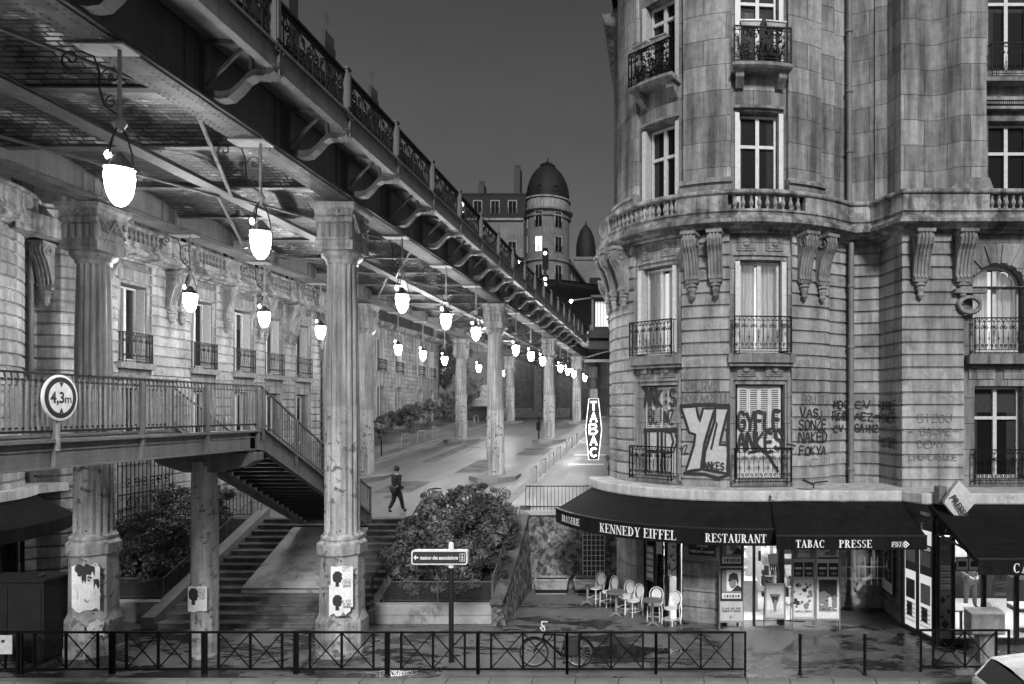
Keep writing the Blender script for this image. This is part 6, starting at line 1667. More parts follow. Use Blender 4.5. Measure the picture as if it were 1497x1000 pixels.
for z in (23.2,30.0,36.8): mb.box(-46,-22.2,Yd-.35,Yd,z,z+.35)
for (z, r) in ((23.2,3.8),(30.4,3.85),(37.6,3.8),(38.6,4.1)): mb.lathe([(3.5,z),(r,z+.15),(r+.1,z+.4),(3.5,z+.5)], (cx,cy,0), 32)
mb.lathe([(3.6,39.1),(3.6,40.7),(3.85,40.75),(3.85,40.98),(3.3,40.98)], (cx,cy,0), 32)
mb.build('cornice', M['stone'], D_)
mb = MB(); dome = [(3.45,41.0),(3.5,41.8),(3.38,42.8),(3.1,43.9),(2.68,44.9),(2.1,45.8),(1.45,46.45),(1.15,46.65),(1.28,46.85),(1.0,47.1),(.5,47.35),(.18,47.6),(.08,48.1),(.02,48.4)]
mb.lathe(dome, (cx,cy,0), 32, mod=lambda k, r, z: r*(1.03 if k % 4 == 0 else 1)); 
for th in (-50,-10,30): 
    mb.M = Matrix.Translation((cx+3.45*sin(R(th)), cy-3.45*cos(R(th)), 42.2)) @ Matrix.Rotation(R(th),4,'Z') @ Matrix.Rotation(PI/2,4,'X'); mb.lathe([(.55,-.4),(.6,.1),(.42,.16),(.38,-.1)], n=14); mb.M = None
dm_ = mb.build('dome', M['roof'], D_, smooth='auto')
mb = MB(); mb.add([(-46,Yd-.2,37.15),(-22.0,Yd-.2,37.15),(-22.0,Yd+1.2,41.3),(-46,Yd+1.2,41.3),(-46,Yd+13,41.5),(-22,Yd+13,41.5)],[(0,1,2,3),(3,2,5,4),(1,5,2)]); mb.box(-46,-22,Yd+1.1,Yd+1.5,41.3,41.6)
rf = mb.build('roof', M['roof'], D_)
for x in (-40.5,-35.3,-29.5,-23.6): 
    mb = MB(); mb.box(x-.5,x+.5,Yd+1.6,Yd+3.4,40,43.2+(2.6 if x > -24 else 0)); 
    for q in range(3): mb.lathe([(.14,0),(.15,.8)], (x-.3+q*.3,Yd+2.5,43.2+(2.6 if x > -24 else 0)), 6)
    mb.build('chimney', M['ashlar'], rf)
far_windows(D_, Matrix.Translation((0,Yd,0)), -45, -22.6, (19.8,24.0,27.0,31.0), 8, 1.2, 2.3)
far_windows(D_, Matrix.Translation((0,Yd+.2,0)), -45, -22.6, (37.9,), 8, 1.2, 2.0, lit=((0,4),))
for th in (-14, 38, -66):
    m = Matrix.Translation((cx+3.5*sin(R(th)), cy-3.5*cos(R(th)), 0)) @ Matrix.Rotation(R(th),4,'Z')
    far_windows(D_, m, -.7, .7, (19.8,24.4,27.4,32.0,36.0), 1, 1.1, 2.3, lit=((3,0),) if th == -14 else ())
# the long street front beyond it, going away on the right of the street
E_ = thing('terrace_building', 'distant row of stone apartments running away right of the dome', 'building', (-16, 135, 5))
a_, b_ = Vector((-15.4, 114, 0)), Vector((-13.5, 190, 0)); dr = (b_-a_).normalized(); L_ = (b_-a_).length; rz_ = math.atan2(dr.y, dr.x)
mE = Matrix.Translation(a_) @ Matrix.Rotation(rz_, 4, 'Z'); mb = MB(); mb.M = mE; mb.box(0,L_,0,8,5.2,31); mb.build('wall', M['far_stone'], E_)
mb = MB(); mb.M = mE
for z in (19.5,23,27,30.6): mb.box(0,L_,-.5,0,z,z+.3)
mb.build('cornice', M['stone'], E_)
mb = MB(); mb.M = mE; mb.add([(0,-.3,31),(L_,-.3,31),(L_,2,34.5),(0,2,34.5),(0,8,34.6),(L_,8,34.6),(0,8,31)],[(0,1,2,3),(3,2,5,4),(0,3,4,6)]); mb.build('roof', M['roof'], E_)
far_windows(E_, mE, 1, L_-1, (16,19.9,23.6,27.4), 22, 1.2, 2.2, lit=((2,4),(1,6),(2,9),(0,3),(1,12),(3,14),(0,9),(2,16)))
G_ = thing('domed_building', 'farthest small dark domed roof at the end of the street front', 'building', (-15, 165, 5)); mb = MB()
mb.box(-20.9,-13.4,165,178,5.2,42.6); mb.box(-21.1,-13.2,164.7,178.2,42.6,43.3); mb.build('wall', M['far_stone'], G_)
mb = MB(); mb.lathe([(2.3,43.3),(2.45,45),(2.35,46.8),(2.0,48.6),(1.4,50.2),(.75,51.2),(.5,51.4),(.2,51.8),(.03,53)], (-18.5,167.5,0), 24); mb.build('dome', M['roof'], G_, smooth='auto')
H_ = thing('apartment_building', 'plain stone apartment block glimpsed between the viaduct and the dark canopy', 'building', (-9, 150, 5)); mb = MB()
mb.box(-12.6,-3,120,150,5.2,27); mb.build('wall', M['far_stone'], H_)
mb = MB(); mb.add([(-12.8,119.8,27),(-3,119.8,27),(-3,122,30),(-12.8,122,30),(-12.8,150,30),(-3,150,30)],[(0,1,2,3),(3,2,5,4)]); mb.build('roof', M['roof'], H_)
far_windows(H_, Matrix.Translation((0,120,0)), -12.4, -3.4, (13,16.4,19.8,23.2), 5, 1.2, 2.2, lit=((1,1),))
for o in FW.values():
    for q in kids(o): bpy.data.objects.remove(q)
    bpy.data.objects.remove(o)
# ================================================================ footbridge
FB = thing('footbridge', 'grey steel footbridge with railings and a stair down to the upper street', 'footbridge', (-11.7, 14, 5.3))
XR, XL, YA, YB = -10.55, -12.85, 2.0, 17.9
zd = 5.72
mb = MB()
for x in (XR, XL): 
    s_ = 1 if x == XR else -1
    mb.box(min(x,x-s_*.03),max(x,x-s_*.03),YA,YB,5.32,5.74); mb.box(min(x-s_*.1,x+s_*.08),max(x-s_*.1,x+s_*.08),YA,YB,5.29,5.317); mb.box(min(x-s_*.06,x+s_*.09),max(x-s_*.06,x+s_*.09),YA,YB,5.742,5.80)
    mb.box(min(x+s_*.002,x+s_*.02),max(x+s_*.002,x+s_*.02),YA,YB,5.60,5.63)
mb.build('edge_beam', M['iron_lt'], FB)
mb = MB(); mb.box(XL+.05,XR-.05,YA,YB,5.60,5.68); mb.build('deck', M['darkmetal'], FB)
y = YB-.1
while y > YA:
    for x, s_ in ((XR,1),(XL,-1)): mb = MB(); mb.box(x+s_*.025-.03,x+s_*.025+.05,y-.04,y+.04,5.32,6.88); mb.build('railing_post', M['iron_lt'], FB)
    mb = MB(); mb.box(XL,XR,y-.05,y+.05,5.40,5.58); mb.build('cross_member', M['iron'], FB); y -= 1.98
mb = MB()
for x, s_ in ((XR,1),(XL,-1)):
    mb.beam((x+s_*.02,YA,6.93),(x+s_*.02,YB+.15,6.93),.05,.035); mb.beam((x+s_*.02,YA,5.94),(x+s_*.02,YB,5.94),.03,.04); mb.beam((x+s_*.02,YA,6.80),(x+s_*.02,YB,6.80),.02,.02)
mb.build('handrail', M['darkmetal'], FB)
mb = MB()
for x, s_ in ((XR,1),(XL,-1)):
    y = YB-.12; i = 0
    while y > 8.5:
        w2 = .035 if i % 3 else .05
        mb.box(x+s_*.02-.006,x+s_*.02+.006,y-w2/2,y+w2/2,5.94,6.80); 
        mb.beam((x+s_*.02,y,6.78),(x+s_*.02-s_*.04,y,6.92),.03,.01)
        y -= .115; i += 1
tag(mb.build('railing_bars', M['galv'], FB), kind='stuff')
# stair flight
ya, za, yb_, zb = YB+.15, 5.72, 24.7, 2.42
def ln(y): return za+(zb-za)*(y-ya)/(yb_-ya)
mb = MB()
for x, s_ in ((XR,1),(XL,-1)):
    mb.prism([(ya-.5,5.31),(ya-.5,5.8),(ya,5.8),(yb_,zb+.12),(yb_,zb-.1),(yb_-.25,zb-.14),(ya+.1,5.24)], lambda a, b: (x-.03,a,b), lambda a, b: (x+.0,a,b))
    mb.prism([(ya,5.8),(ya,5.85),(yb_,zb+.17),(yb_,zb+.12)], lambda a, b: (x-.08,a,b), lambda a, b: (x+.08,a,b)); mb.prism([(ya+.1,5.2),(ya+.1,5.235),(yb_-.3,zb-.15),(yb_-.3,zb-.19)], lambda a, b: (x-.1,a,b), lambda a, b: (x+.06,a,b))
mb.build('stair_stringer', M['iron_lt'], FB)
mb = MB(); n = 22
for k in range(n):
    y = ya+(yb_-ya)*k/n; z = za+(zb-za)*(k+1)/n; mb.box(XL+.04,XR-.04,y,y+.31,z-.02,z+.02); mb.box(XL+.04,XR-.04,y,y+.02,z+.022,z+.09)
mb.build('stair_tread', M['darkmetal'], FB)
mb = MB(); pb = MB()
for x, s_ in ((XR,1),(XL,-1)):
    xx = x+s_*.02; y = ya
    mb.beam((xx,YB+.1,6.93),(xx,yb_,ln(yb_)+1.05),.05,.035); mb.beam((xx,ya,5.98),(xx,yb_,ln(yb_)+.22),.03,.03)
    while y < yb_: mb.beam((xx,y,ln(y)+.2),(xx,y,ln(y)+1.12),.012,.03); y += .12
    for q in (0,.25,.5,.75,1): y = ya+(yb_-ya)*q; pb = MB(); pb.beam((xx+.02*s_,y,ln(y)-.2),(xx+.02*s_,y,ln(y)+1.15),.05,.07); pb.build('stair_post', M['iron_lt'], FB)
mb.build('stair_railing', M['iron'], FB)
mb = MB(); mb.lathe([(.34,0),(.34,.05),(.315,.08),(.31,2.6),(.29,5.0)], (-11.75,17.6,0), 12); mb.build('support_pillar', M['col'], FB)
mb = MB(); mb.prism([(-12.95,5.22),(-10.35,5.22),(-10.35,5.02),(-10.6,4.86),(-11.35,4.72),(-12.15,4.72),(-12.8,4.92),(-12.95,5.06)], lambda a, b: (a,17.4,b), lambda a, b: (a,17.8,b)); mb.box(-12.8,-10.5,17.45,17.75,5.223,5.30)
mb.build('crosshead', M['iron_lt'], FB, bevel=.015)
f = flat(-11.75, 17.6-.32, 0, 0); A = MB(); B = MB(); torn(A, f, -.2,.28,1.2,1.88,.02,6,.04); head_shape(B, f, -.05, 1.6, .26, .026); lines(B, f, .08, 1.75, .18, .05, 4, .026, ['RAS','CEST','CE','IMP']); A.build('poster', M['paper'], FB); B.build('poster_print', M['ink'], FB)
# clearance sign
t = thing('height_limit_sign', 'round 4,3m height limit sign with dark ring on the footbridge railing', 'road sign', (-10.4, 11.85, 6.5))
fm_ = frame_at(-10.42, 11.85, 6.52, R(96)); r = .385
A = MB(); A.M = fm_ @ Matrix.Rotation(PI/2, 4, 'X'); A.lathe([(r,-.03),(r+.012,-.015),(r+.012,.01),(r-.01,.012)], n=48); A.build('rim', M['white'], t)
A = MB(); A.M = fm_ @ Matrix.Rotation(PI/2, 4, 'X'); A.lathe([(r-.03,.0122),(r-.03,.016)], n=48); A.build('dark_ring', M['darkmetal'], t)
A = MB(); A.M = fm_ @ Matrix.Rotation(PI/2, 4, 'X'); A.lathe([(r-.115,.0162),(r-.115,.02)], n=48); A.build('face', M['white'], t)
fmap_ = lambda u, v, o: fm_ @ Vector((u, -.02-o, v)); A = MB(); put_text(A, '4,3', -.245, -.09, .27, fmap_, .004, .008, .31); put_text(A, 'm', .08, -.09, .2, fmap_, .004, .003, .15)
for s_ in (-1, 1): A.add([tuple(fmap_(a, b, .004)) for a, b in ((-.05,s_*.265),(.05,s_*.265),(0,s_*.17))], [(0,1,2)])
A.build('lettering', M['ink'], t); A = MB(); A.beam((-10.46,11.85,5.6),(-10.46,11.85,6.9),.05,.05); A.build('mount', M['galv'], t)

# ================================================================ street furniture
BR = thing('guard_rail', 'x', 'barrier', (0,0,0), 'black crossed guard rails along the kerb')
def barrier(Wd=2.12, H=1.02):
    fr = MB(); 
    for x in (-Wd/2, Wd/2): fr.box(x-.025,x+.025,-.025,.025,0,H-.045)
    fr.box(-Wd/2-.025,Wd/2+.025,-.028,.028,H-.043,H); fr.box(-Wd/2+.026,Wd/2-.026,-.02,.02,.1,.14)
    a, b = -Wd/2+.3, Wd/2-.3
    up = MB()
    for x in (a, 0, b): up.box(x-.022,x+.022,-.022,.022,.142,H-.045)
    cr = MB()
    for (p, q) in ((a+.02,-.02),(.02,b-.02)):
        cr.beam((p,-.006,.15),(q,-.006,H-.06),.014,.028); cr.beam((p,.008,H-.06),(q,.008,.15),.014,.028)
    return fr, up, cr
for m_, nm in zip(barrier(), ('frame','upright','cross_brace')): m_.build(nm, M['black'], BR, local=True)
bpy.context.view_layer.update(); CH.clear()
bs = [(-10,28),(28,165),(165,298),(300,432),(436,563),(569,697),(702,827),(832,955),(962,1087),(1352,1477)]
bl = ['leftmost guard rail, cut by the left edge of the view behind a white plate','guard rail in front of the peeling left column','guard rail before the footbridge pillar, left of it','guard rail between the footbridge pillar and the postered column','guard rail in front of the postered column','guard rail left of the direction sign pole','guard rail right of the direction sign pole, before the front bicycle wheel','guard rail in front of the rear bicycle wheel','guard rail at the end of the long row, before the cafe chairs','lone guard rail in front of the cafe windows on the right']
Yf = 16.35
for i, ((a, b), lab) in enumerate(zip(bs, bl)):
    x = ((a+b)/2-967)/1000*Yf
    if i == 0: x = (-40-967)/1000*Yf+.02
    if i == 0: BR.location = (x, Yf, 0); BR['label'] = lab
    else: dup(BR, (x, Yf+(.15 if i == 9 else 0), 0), label=lab)
t = thing('notice_plate', 'small white plate hung on the leftmost guard rail', 'plate', (-15.6,16.2,.7)); mb = MB(); mb.box(-16.1,-15.45,16.27,16.29,.5,.95); mb.build('plate', M['offwhite'], t, bevel=.004)
mb = MB(); mb.box(-15.7,-15.62,16.262,16.268,.78,.84); mb.box(-16.0,-15.9,16.262,16.268,.62,.63); mb.build('print', M['ink'], t)
# utility cabinet
t = thing('utility_cabinet', 'big dark metal cabinet standing left of the peeling column', 'cabinet', (-15.9,17.5,0)); mb = MB(); mb.box(-17.2,-15.45,17.1,17.9,.02,2.0); mb.build('body', M['darkmetal'], t, bevel=.02)
mb = MB(); mb.box(-17.25,-15.4,17.05,17.95,2.003,2.06); mb.lathe([(.09,2.06),(.1,2.12),(.05,2.16)], (-15.8,17.4,0), 10); mb.build('lid', M['darkmetal'], t, bevel=.012)
mb = MB(); mb.box(-17.15,-16.34,17.08,17.097,.1,1.9); mb.box(-16.31,-15.5,17.08,17.097,.1,1.9); mb.box(-16.4,-16.36,17.06,17.079,.9,1.1); mb.build('door', M['darkmetal'], t, bevel=.004)
# direction sign
t = thing('direction_sign', 'dark direction sign reading maison des associations on a single post', 'sign', (-5.27,17.15,0)); mb = MB()
mb.lathe([(.075,0),(.075,.02),(.062,.03),(.062,2.36)], (-5.27,17.15,0), 16); mb.build('post', M['darkmetal'], t, smooth='auto')
mb = MB(); mb.lathe([(.07,2.36),(.07,2.44)], (-5.27,17.15,0), 16); mb.lathe([(.068,2.82),(.068,2.93),(.05,2.98),(.02,3.0)], (-5.27,17.15,0), 16); mb.build('cap', M['white'], t, smooth='auto')
x0, x1 = -5.27-.97, -5.27+.43
def rrect(x0, x1, z0, z1, r, n=5):
    o = []
    for (cx_, cz_, a0) in ((x1-r,z0+r,-90),(x1-r,z1-r,0),(x0+r,z1-r,90),(x0+r,z0+r,180)):
        o += [(cx_+r*cos(R(a0+90*i/n)), cz_+r*sin(R(a0+90*i/n))) for i in range(n+1)]
    return o
mb = MB(); mb.prism(rrect(x0,x1,2.45,2.81,.06), lambda a, b: (a,17.06,b), lambda a, b: (a,17.22,b)); mb.build('panel_frame', M['white'], t)
mb = MB(); mb.prism(rrect(x0+.035,x1-.035,2.485,2.775,.04), lambda a, b: (a,17.052,b), lambda a, b: (a,17.058,b)); mb.build('panel_face', M['ink'], t)
mb = MB(); f = flat(0,17.05,0,0); put_text(mb, 'maison des associations', x0+.22, 2.585, .135, f, .003, .0035, .95, shear=.2)
mb.add([tuple(f(a,b,.003)) for a, b in ((x0+.06,2.63),(x0+.12,2.70),(x0+.12,2.65),(x0+.18,2.65),(x0+.18,2.61),(x0+.12,2.61),(x0+.12,2.56))], [tuple(range(7))])
sheet(mb, f, x1-.19, x1-.06, 2.53, 2.73, .003); mb.build('lettering', M['letter'], t)
mb = MB(); sheet(mb, f, x1-.18, x1-.07, 2.54, 2.72, .006); mb.build('pictogram_ground', M['ink'], t)
mb = MB(); mb.add([tuple(f(x1-.125+.014*cos(2*PI*i/10),2.695+.014*sin(2*PI*i/10),.009)) for i in range(10)], [tuple(range(10))])
for st in ([(x1-.125,2.675),(x1-.122,2.62)],[(x1-.122,2.62),(x1-.145,2.56)],[(x1-.122,2.62),(x1-.1,2.56)],[(x1-.125,2.67),(x1-.15,2.63)],[(x1-.125,2.67),(x1-.1,2.635)]): ribbon(mb, st, .015, f, .009)
mb.build('pictogram', M['letter'], t)
# grey box on a pedestal
t = thing('street_terminal', 'pale grey metal box on a pedestal behind the right hand guard rail', 'terminal', (7.95,17.1,0)); mb = MB(); mb.box(7.66,8.5,16.9,17.35,.74,1.28); mb.build('housing', M['galv'], t, bevel=.03)
mb = MB(); mb.add([(7.66,16.88,1.283),(8.52,16.88,1.283),(8.52,17.37,1.31),(7.66,17.37,1.31),(7.66,17.37,1.283),(8.52,17.37,1.283)],[(0,1,2,3),(3,2,5,4),(0,3,4),(1,5,2)]); mb.build('lid', M['galv'], t)
mb = MB(); mb.add([(7.93,17.0,0),(8.3,17.0,0),(8.3,17.3,0),(7.93,17.3,0),(7.9,16.98,.737),(8.33,16.98,.737),(8.33,17.32,.737),(7.9,17.32,.737)],[(0,3,2,1),(4,5,6,7),(0,1,5,4),(1,2,6,5),(2,3,7,6),(3,0,4,7)]); mb.build('pedestal', M['galv'], t, bevel=.015)

# bistro chairs and tables
CHR = thing('bistro_chair', 'x', 'chair', (0,0,0), 'white rattan chairs on the cafe terrace')   # faces -Y, back at +Y
mb = MB()
for x in (-.19,.19):
    mb.tube([(x,-.19,0),(x*.95,-.18,.44)], .016, 7)
mb.build('leg', M['rattan'], CHR, local=True)
for x in (-.17,.17):
    l = MB(); l.tube([(x*1.1,.22,0),(x,.18,.44),(x*1.02,.2,.55)], .016, 7); l.build('rear_leg', M['rattan'], CHR, local=True)
mb = MB(); pts = [(.21*cos(2*PI*i/20)*(1 if sin(2*PI*i/20) < 0 else .92), .2*sin(2*PI*i/20)) for i in range(20)]
mb.prism(pts, lambda a, b: (a,b,.44), lambda a, b: (a,b,.475)); mb.build('seat', M['rattan'], CHR, local=True, bevel=.008)
mb = MB(); mb.tube([(.2,.17,.45),(.205,.2,.6),(.21,.23,.75),(.16,.25,.86),(.08,.26,.91),(0,.262,.925),(-.08,.26,.91),(-.16,.25,.86),(-.21,.23,.75),(-.205,.2,.6),(-.2,.17,.45)], .017, 7)
mb.tube([(-.12,.2,.5),(0,.205,.49),(.12,.2,.5)], .012, 6); mb.build('back_frame', M['rattan'], CHR, local=True, smooth='auto')
mb = MB(); mb.prism([(.155*cos(2*PI*i/20), .70+.185*sin(2*PI*i/20)) for i in range(20)], lambda a, b: (a,.215+(b-.5)*.10,b), lambda a, b: (a,.228+(b-.5)*.10,b)); mb.build('back_panel', M['paper'], CHR, local=True)
mb = MB(); mb.tube([(.185,-.18,.15),(.185,.2,.15),(-.185,.2,.15),(-.185,-.18,.15)], .01, 6, closed=True); mb.build('stretcher', M['rattan'], CHR, local=True)
TBL = thing('bistro_table', 'x', 'table', (0,0,0), 'round pedestal tables on the cafe terrace')
mb = MB(); mb.lathe([(.30,.71),(.305,.72),(.305,.735),(.29,.74)], n=36); mb.build('table_top', M['tabletop'], TBL, local=True)
mb = MB(); mb.lathe([(.03,.06),(.028,.68),(.1,.70),(.1,.709)], n=14); mb.build('pedestal', M['galv'], TBL, local=True, smooth='auto')
mb = MB()
for k in range(4): a = PI/4+k*PI/2; mb.tube([(0,0,.07),(.12*cos(a),.12*sin(a),.06),(.27*cos(a),.27*sin(a),.015)], [.03,.025,.014], 6)
mb.build('foot', M['galv'], TBL, local=True)
bpy.context.view_layer.update(); CH.clear()
cs = [(-2.16,22.5,-40,'white rattan chair farthest back, right of the first terrace table'),(-1.72,22.05,-52,'second white rattan chair from the left, seen edge on between two tables'),(-1.14,21.42,-38,'white rattan chair just behind the middle terrace table'),(-.86,21.02,-50,'white rattan chair right of the middle terrace table'),(-.2,20.58,-12,'white rattan chair directly behind the nearest terrace table'),(.28,20.2,-38,'white rattan chair farthest right, beside the nearest terrace table')]
for i, (x, y, a, lab) in enumerate(cs):
    if i == 0: CHR.location = (x,y,0); CHR.rotation_euler = (0,0,R(a)); CHR['label'] = lab
    else: dup(CHR, (x,y,0), R(a), lab)
dup(CHR, (9.0,19.2,.03), R(-60), 'white rattan chair inside the cafe window at the right, behind the grey box')
for i, (x, y, lab) in enumerate(((-2.42,22.3,'dark footed round table at the back of the terrace'),(-1.4,21.0,'round metal table in the middle of the terrace'),(-.26,20.1,'nearest round metal table, before the stone pier'))):
    if i == 0: TBL.location = (x,y,0); TBL['label'] = lab
    else: dup(TBL, (x,y,0), label=lab)
for (x, y, lab) in ((8.45,19.3,'pale table inside the cafe by the window, left one'),(10.4,19.5,'pale table inside the cafe by the window, right one')):
    t = thing('cafe_table', lab, 'table', (x,y,.03)); mb = MB(); mb.box(x-.4,x+.4,y-.35,y+.35,.72,.76); mb.build('table_top', M['offwhite'], t, bevel=.01)
    mb = MB(); mb.box(x-.03,x+.03,y-.03,y+.03,.05,.72); mb.box(x-.25,x+.25,y-.2,y+.2,.031,.05); mb.build('leg', M['darkmetal'], t)
# free-standing poster boards
def board(lab, x0, x1, y, z0, z1, rz, fill, group='poster boards outside the shop'):
    t = thing('poster_board', lab, 'poster board', ((x0+x1)/2, y, 0), group); cx_ = (x0+x1)/2; w2 = (x1-x0)/2; m = frame_at(cx_, y, 0, rz)
    b_ = MB(); b_.M = m; b_.box(-w2,w2,-.02,.03,z0,z1); b_.build('panel', M['offwhite'], t)
    b_ = MB(); b_.M = m; 
    for x in (-w2,w2): b_.tube([(x,-.03,0),(x,-.03,z1+.02)], .018, 7); b_.tube([(x,.28,0),(x,.0,z1-.1)], .014, 6)
    b_.box(-w2,w2,-.045,-.015,z0-.03,z0+.02); b_.build('frame', M['galv'], t)
    A, B, C_ = MB(), MB(), MB(); f = lambda u, v, o: m @ Vector((u, -.02-o, v)); fill(A, B, C_, f, w2, z0, z1)
    for q, nm, mt in ((A,'poster','paper'),(B,'poster_picture','paper_mid'),(C_,'poster_print','ink')):
        if q.v: q.build(nm, M[mt], t)
def portrait(A, B, C_, f, u0, u1, v0, v1):
    sheet(C_, f, u0, u1, v0, v1, .004); sheet(A, f, u0+.05, u1-.05, v0+.08, v1-.05, .008); w_ = u1-u0; h = v1-v0; c = (u0+u1)/2+.03
    sheet(B, f, u0+.05, u0+.2*w_+.05, v0+.3*h, v1-.05, .011)
    B.add([tuple(f(c+.16*w_*cos(2*PI*i/14), v0+.56*h+.17*h*sin(2*PI*i/14), .013)) for i in range(14)], [tuple(range(14))])
    C_.add([tuple(f(c+.05*w_+a*w_, v0+.64*h+b*h, .017)) for a, b in ((-.25,-.04),(-.2,.16),(-.02,.23),(.17,.18),(.22,-.02),(.16,-.16),(.12,.0),(-.06,.03),(-.14,-.03))], [tuple(range(9))])
    C_.add([tuple(f(a, b, .015)) for a, b in ((c+.02*w_,v0+.36*h),(c+.2*w_,v0+.5*h),(u1-.05,v0+.42*h),(u1-.05,v0+.3*h),(c-.08*w_,v0+.3*h))], [tuple(range(5))])
    sheet(B, f, u0+.05, u1-.05, v0+.25*h, v0+.31*h, .018)
    for k in range(6): sheet(C_ if k % 2 else B, f, u0+.1+k*.08, u0+.15+k*.08, v0+.12*h, v0+.2*h, .019)
def fill1(A, B, C_, f, w2, z0, z1):
    portrait(A, B, C_, f, -w2+.02, w2-.02, 1.85, 2.95); portrait(A, B, C_, f, -w2+.02, w2-.02, .85, 1.8)
    lines(C_, f, -w2+.08, .62, 2*w2-.16, .05, 2, .006, ['EN VENTE CHEZ VOTRE','MARCHAND DE JOURNAUX']); scrawl(C_, 'X-', -.05, .36, .12, .08, .012, f, .02, 0, .006)
def lips(mb, f, c, v, w_, h, o): mb.add([tuple(f(c+a*w_, v+b*h, o)) for a, b in ((-.5,0),(-.25,.35),(-.08,.5),(0,.4),(.08,.5),(.25,.35),(.5,0),(.3,-.35),(0,-.5),(-.3,-.35))], [tuple(range(10))])
def fill2(A, B, C_, f, w2, z0, z1):
    sheet(B, f, -w2+.02, w2-.02, 2.02, 2.95, .004); sheet(A, f, -w2+.14, w2-.14, 2.06, 2.9, .007); lips(C_, f, 0, 2.55, .6, .25, .012); lines(C_, f, -.2, 2.28, .4, .06, 2, .012, ['AU PLAISIR','DES FEMMES'])
    for k in (-1, 1): sheet(C_, f, min(k*.02,k*(w2-.04)), max(k*.02,k*(w2-.04)), 1.5, 1.92, .005); sheet(A, f, min(k*.05,k*(w2-.08)), max(k*.05,k*(w2-.08)), 1.72, 1.78, .009); lips(B, f, k*w2/2, 1.6, .2, .1, .009)
    sheet(A, f, -w2+.05, w2-.05, .35, 1.42, .004); rr_ = random.Random(5)
    for _ in range(26): u = rr_.uniform(-.28,.22); v = rr_.uniform(.6,1.3); q = rr_.uniform(.03,.07); (B if rr_.random() < .7 else C_).add([tuple(f(u+q*cos(2*PI*i/9), v+q*sin(2*PI*i/9), .01+.0008*_)) for i in range(9)], [tuple(range(9))])
    lines(C_, f, -.25, .48, .5, .05, 1, .01, ['NOUVELLE FORMULE'])
def fill3(A, B, C_, f, w2, z0, z1):
    sheet(A, f, -w2+.02, w2-.02, .3, 2.95, .004); rr_ = random.Random(9)
    for _ in range(16): u = rr_.uniform(-w2+.05,w2-.2); v = rr_.uniform(2.1,2.8); (B if rr_.random() < .6 else C_).add([tuple(f(u+a, v+b, .008+.0006*_)) for a, b in ((0,0),(.14,.02),(.13,.12),(-.01,.1))], [(0,1,2,3)])
    sheet(C_, f, -w2+.04, w2-.04, 2.02, 2.07, .02)
    for k in (-1, 1): sheet(C_, f, min(k*.02,k*(w2-.04)), max(k*.02,k*(w2-.04)), 1.5, 1.9, .008); sheet(A, f, min(k*.05,k*(w2-.08)), max(k*.05,k*(w2-.08)), 1.72, 1.78, .012); lips(B, f, k*w2/2, 1.6, .2, .1, .012)
    sheet(B, f, -w2+.08, w2-.08, .5, 1.42, .008); C_.add([tuple(f(a, b, .012)) for a, b in ((-w2+.08,1.42),(w2-.08,1.42),(w2-.08,1.0),(.1,.95),(-.1,1.1),(-w2+.08,1.05))], [tuple(range(6))])
    A.add([tuple(f(a, b, .013)) for a, b in ((.02,.55),(.12,.55),(.1,.95),(.0,.95))], [(0,1,2,3)])
    for _ in range(12): u = rr_.uniform(-.26,.2); v = rr_.uniform(.55,.95); sheet(C_ if rr_.random() < .5 else A, f, u, u+.08, v, v+.03, .016+.0006*_)
def fill4(A, B, C_, f, w2, z0, z1):
    sheet(A, f, -w2+.05, w2-.05, z0+.12, z1-.05, .004); q = (z0+z1)/2; B.add([tuple(f(a, q+b, .009)) for a, b in ((-.16,.2),(.16,.2),(.1,0),(.05,-.1),(.03,-.3),(-.03,-.3),(-.06,-.08))], [tuple(range(7))])
    C_.add([tuple(f(a, q+b, .013)) for a, b in ((-.12,.16),(.02,.12),(.1,.17),(.06,.0),(-.02,.05),(-.04,-.08))], [tuple(range(6))]); lines(C_, f, -w2+.07, z0+.2, 2*w2-.14, .04, 2, .01, ['MONACO','CORSICA'])
board('tall board of two framed portrait posters before the stone pier', 1.66, 2.34, 19.55, .28, 3.0, 0, fill1)
board('poster board with dark lips poster, left one of the two under the tobacco awning', 3.78, 4.42, 19.75, .28, 2.98, 0, fill2)
board('poster board with collage poster, right one of the two under the tobacco awning', 4.46, 5.14, 19.75, .28, 2.98, 0, fill3)
board('short grey framed poster board standing at the open shop door', 3.0, 3.58, 19.85, .28, 1.28, 0, fill4)
t = thing('stair_bag', 'x', 'bag') if False else None

# bicycle
BK_ = thing('bicycle', 'dark city bicycle with white handlebar and black pannier leaning behind the guard rail', 'bicycle', (-2.55,16.75,0))
def wheel(cx, cz, y, r=.335, nm='wheel'):
    a = MB(); a.tube([(cx+r*cos(2*PI*i/36), y, cz+r*sin(2*PI*i/36)) for i in range(36)], .027, 7, False, True); o = a.build(nm, M['rubber'], BK_)
    a = MB(); a.tube([(cx+(r-.028)*cos(2*PI*i/36), y, cz+(r-.028)*sin(2*PI*i/36)) for i in range(36)], .014, 5, False, True); a.build('rim', M['galv'], o)
    a = MB()
    for i in range(18): an = 2*PI*i/18; a.tube([(cx,y+(.025 if i % 2 else -.025),cz),(cx+(r-.03)*cos(an),y,cz+(r-.03)*sin(an))], .0035, 3, False)
    a.tube([(cx,y-.05,cz),(cx,y+.05,cz)], .022, 8); a.build('spokes', M['galv'], o)
yb = 16.8; xw0, xw1 = -3.13, -2.03; ck = (xw0+.60, .30)
wheel(xw0, .355, yb); wheel(xw1, .355, yb)
hd = (xw0+.26,.86); hb = (xw0+.215,.68); st = (xw1-.35,.78); bb = (xw1-.44,.29)
a = MB()
T_ = lambda *p: [(q[0], yb, q[1]) for q in p]
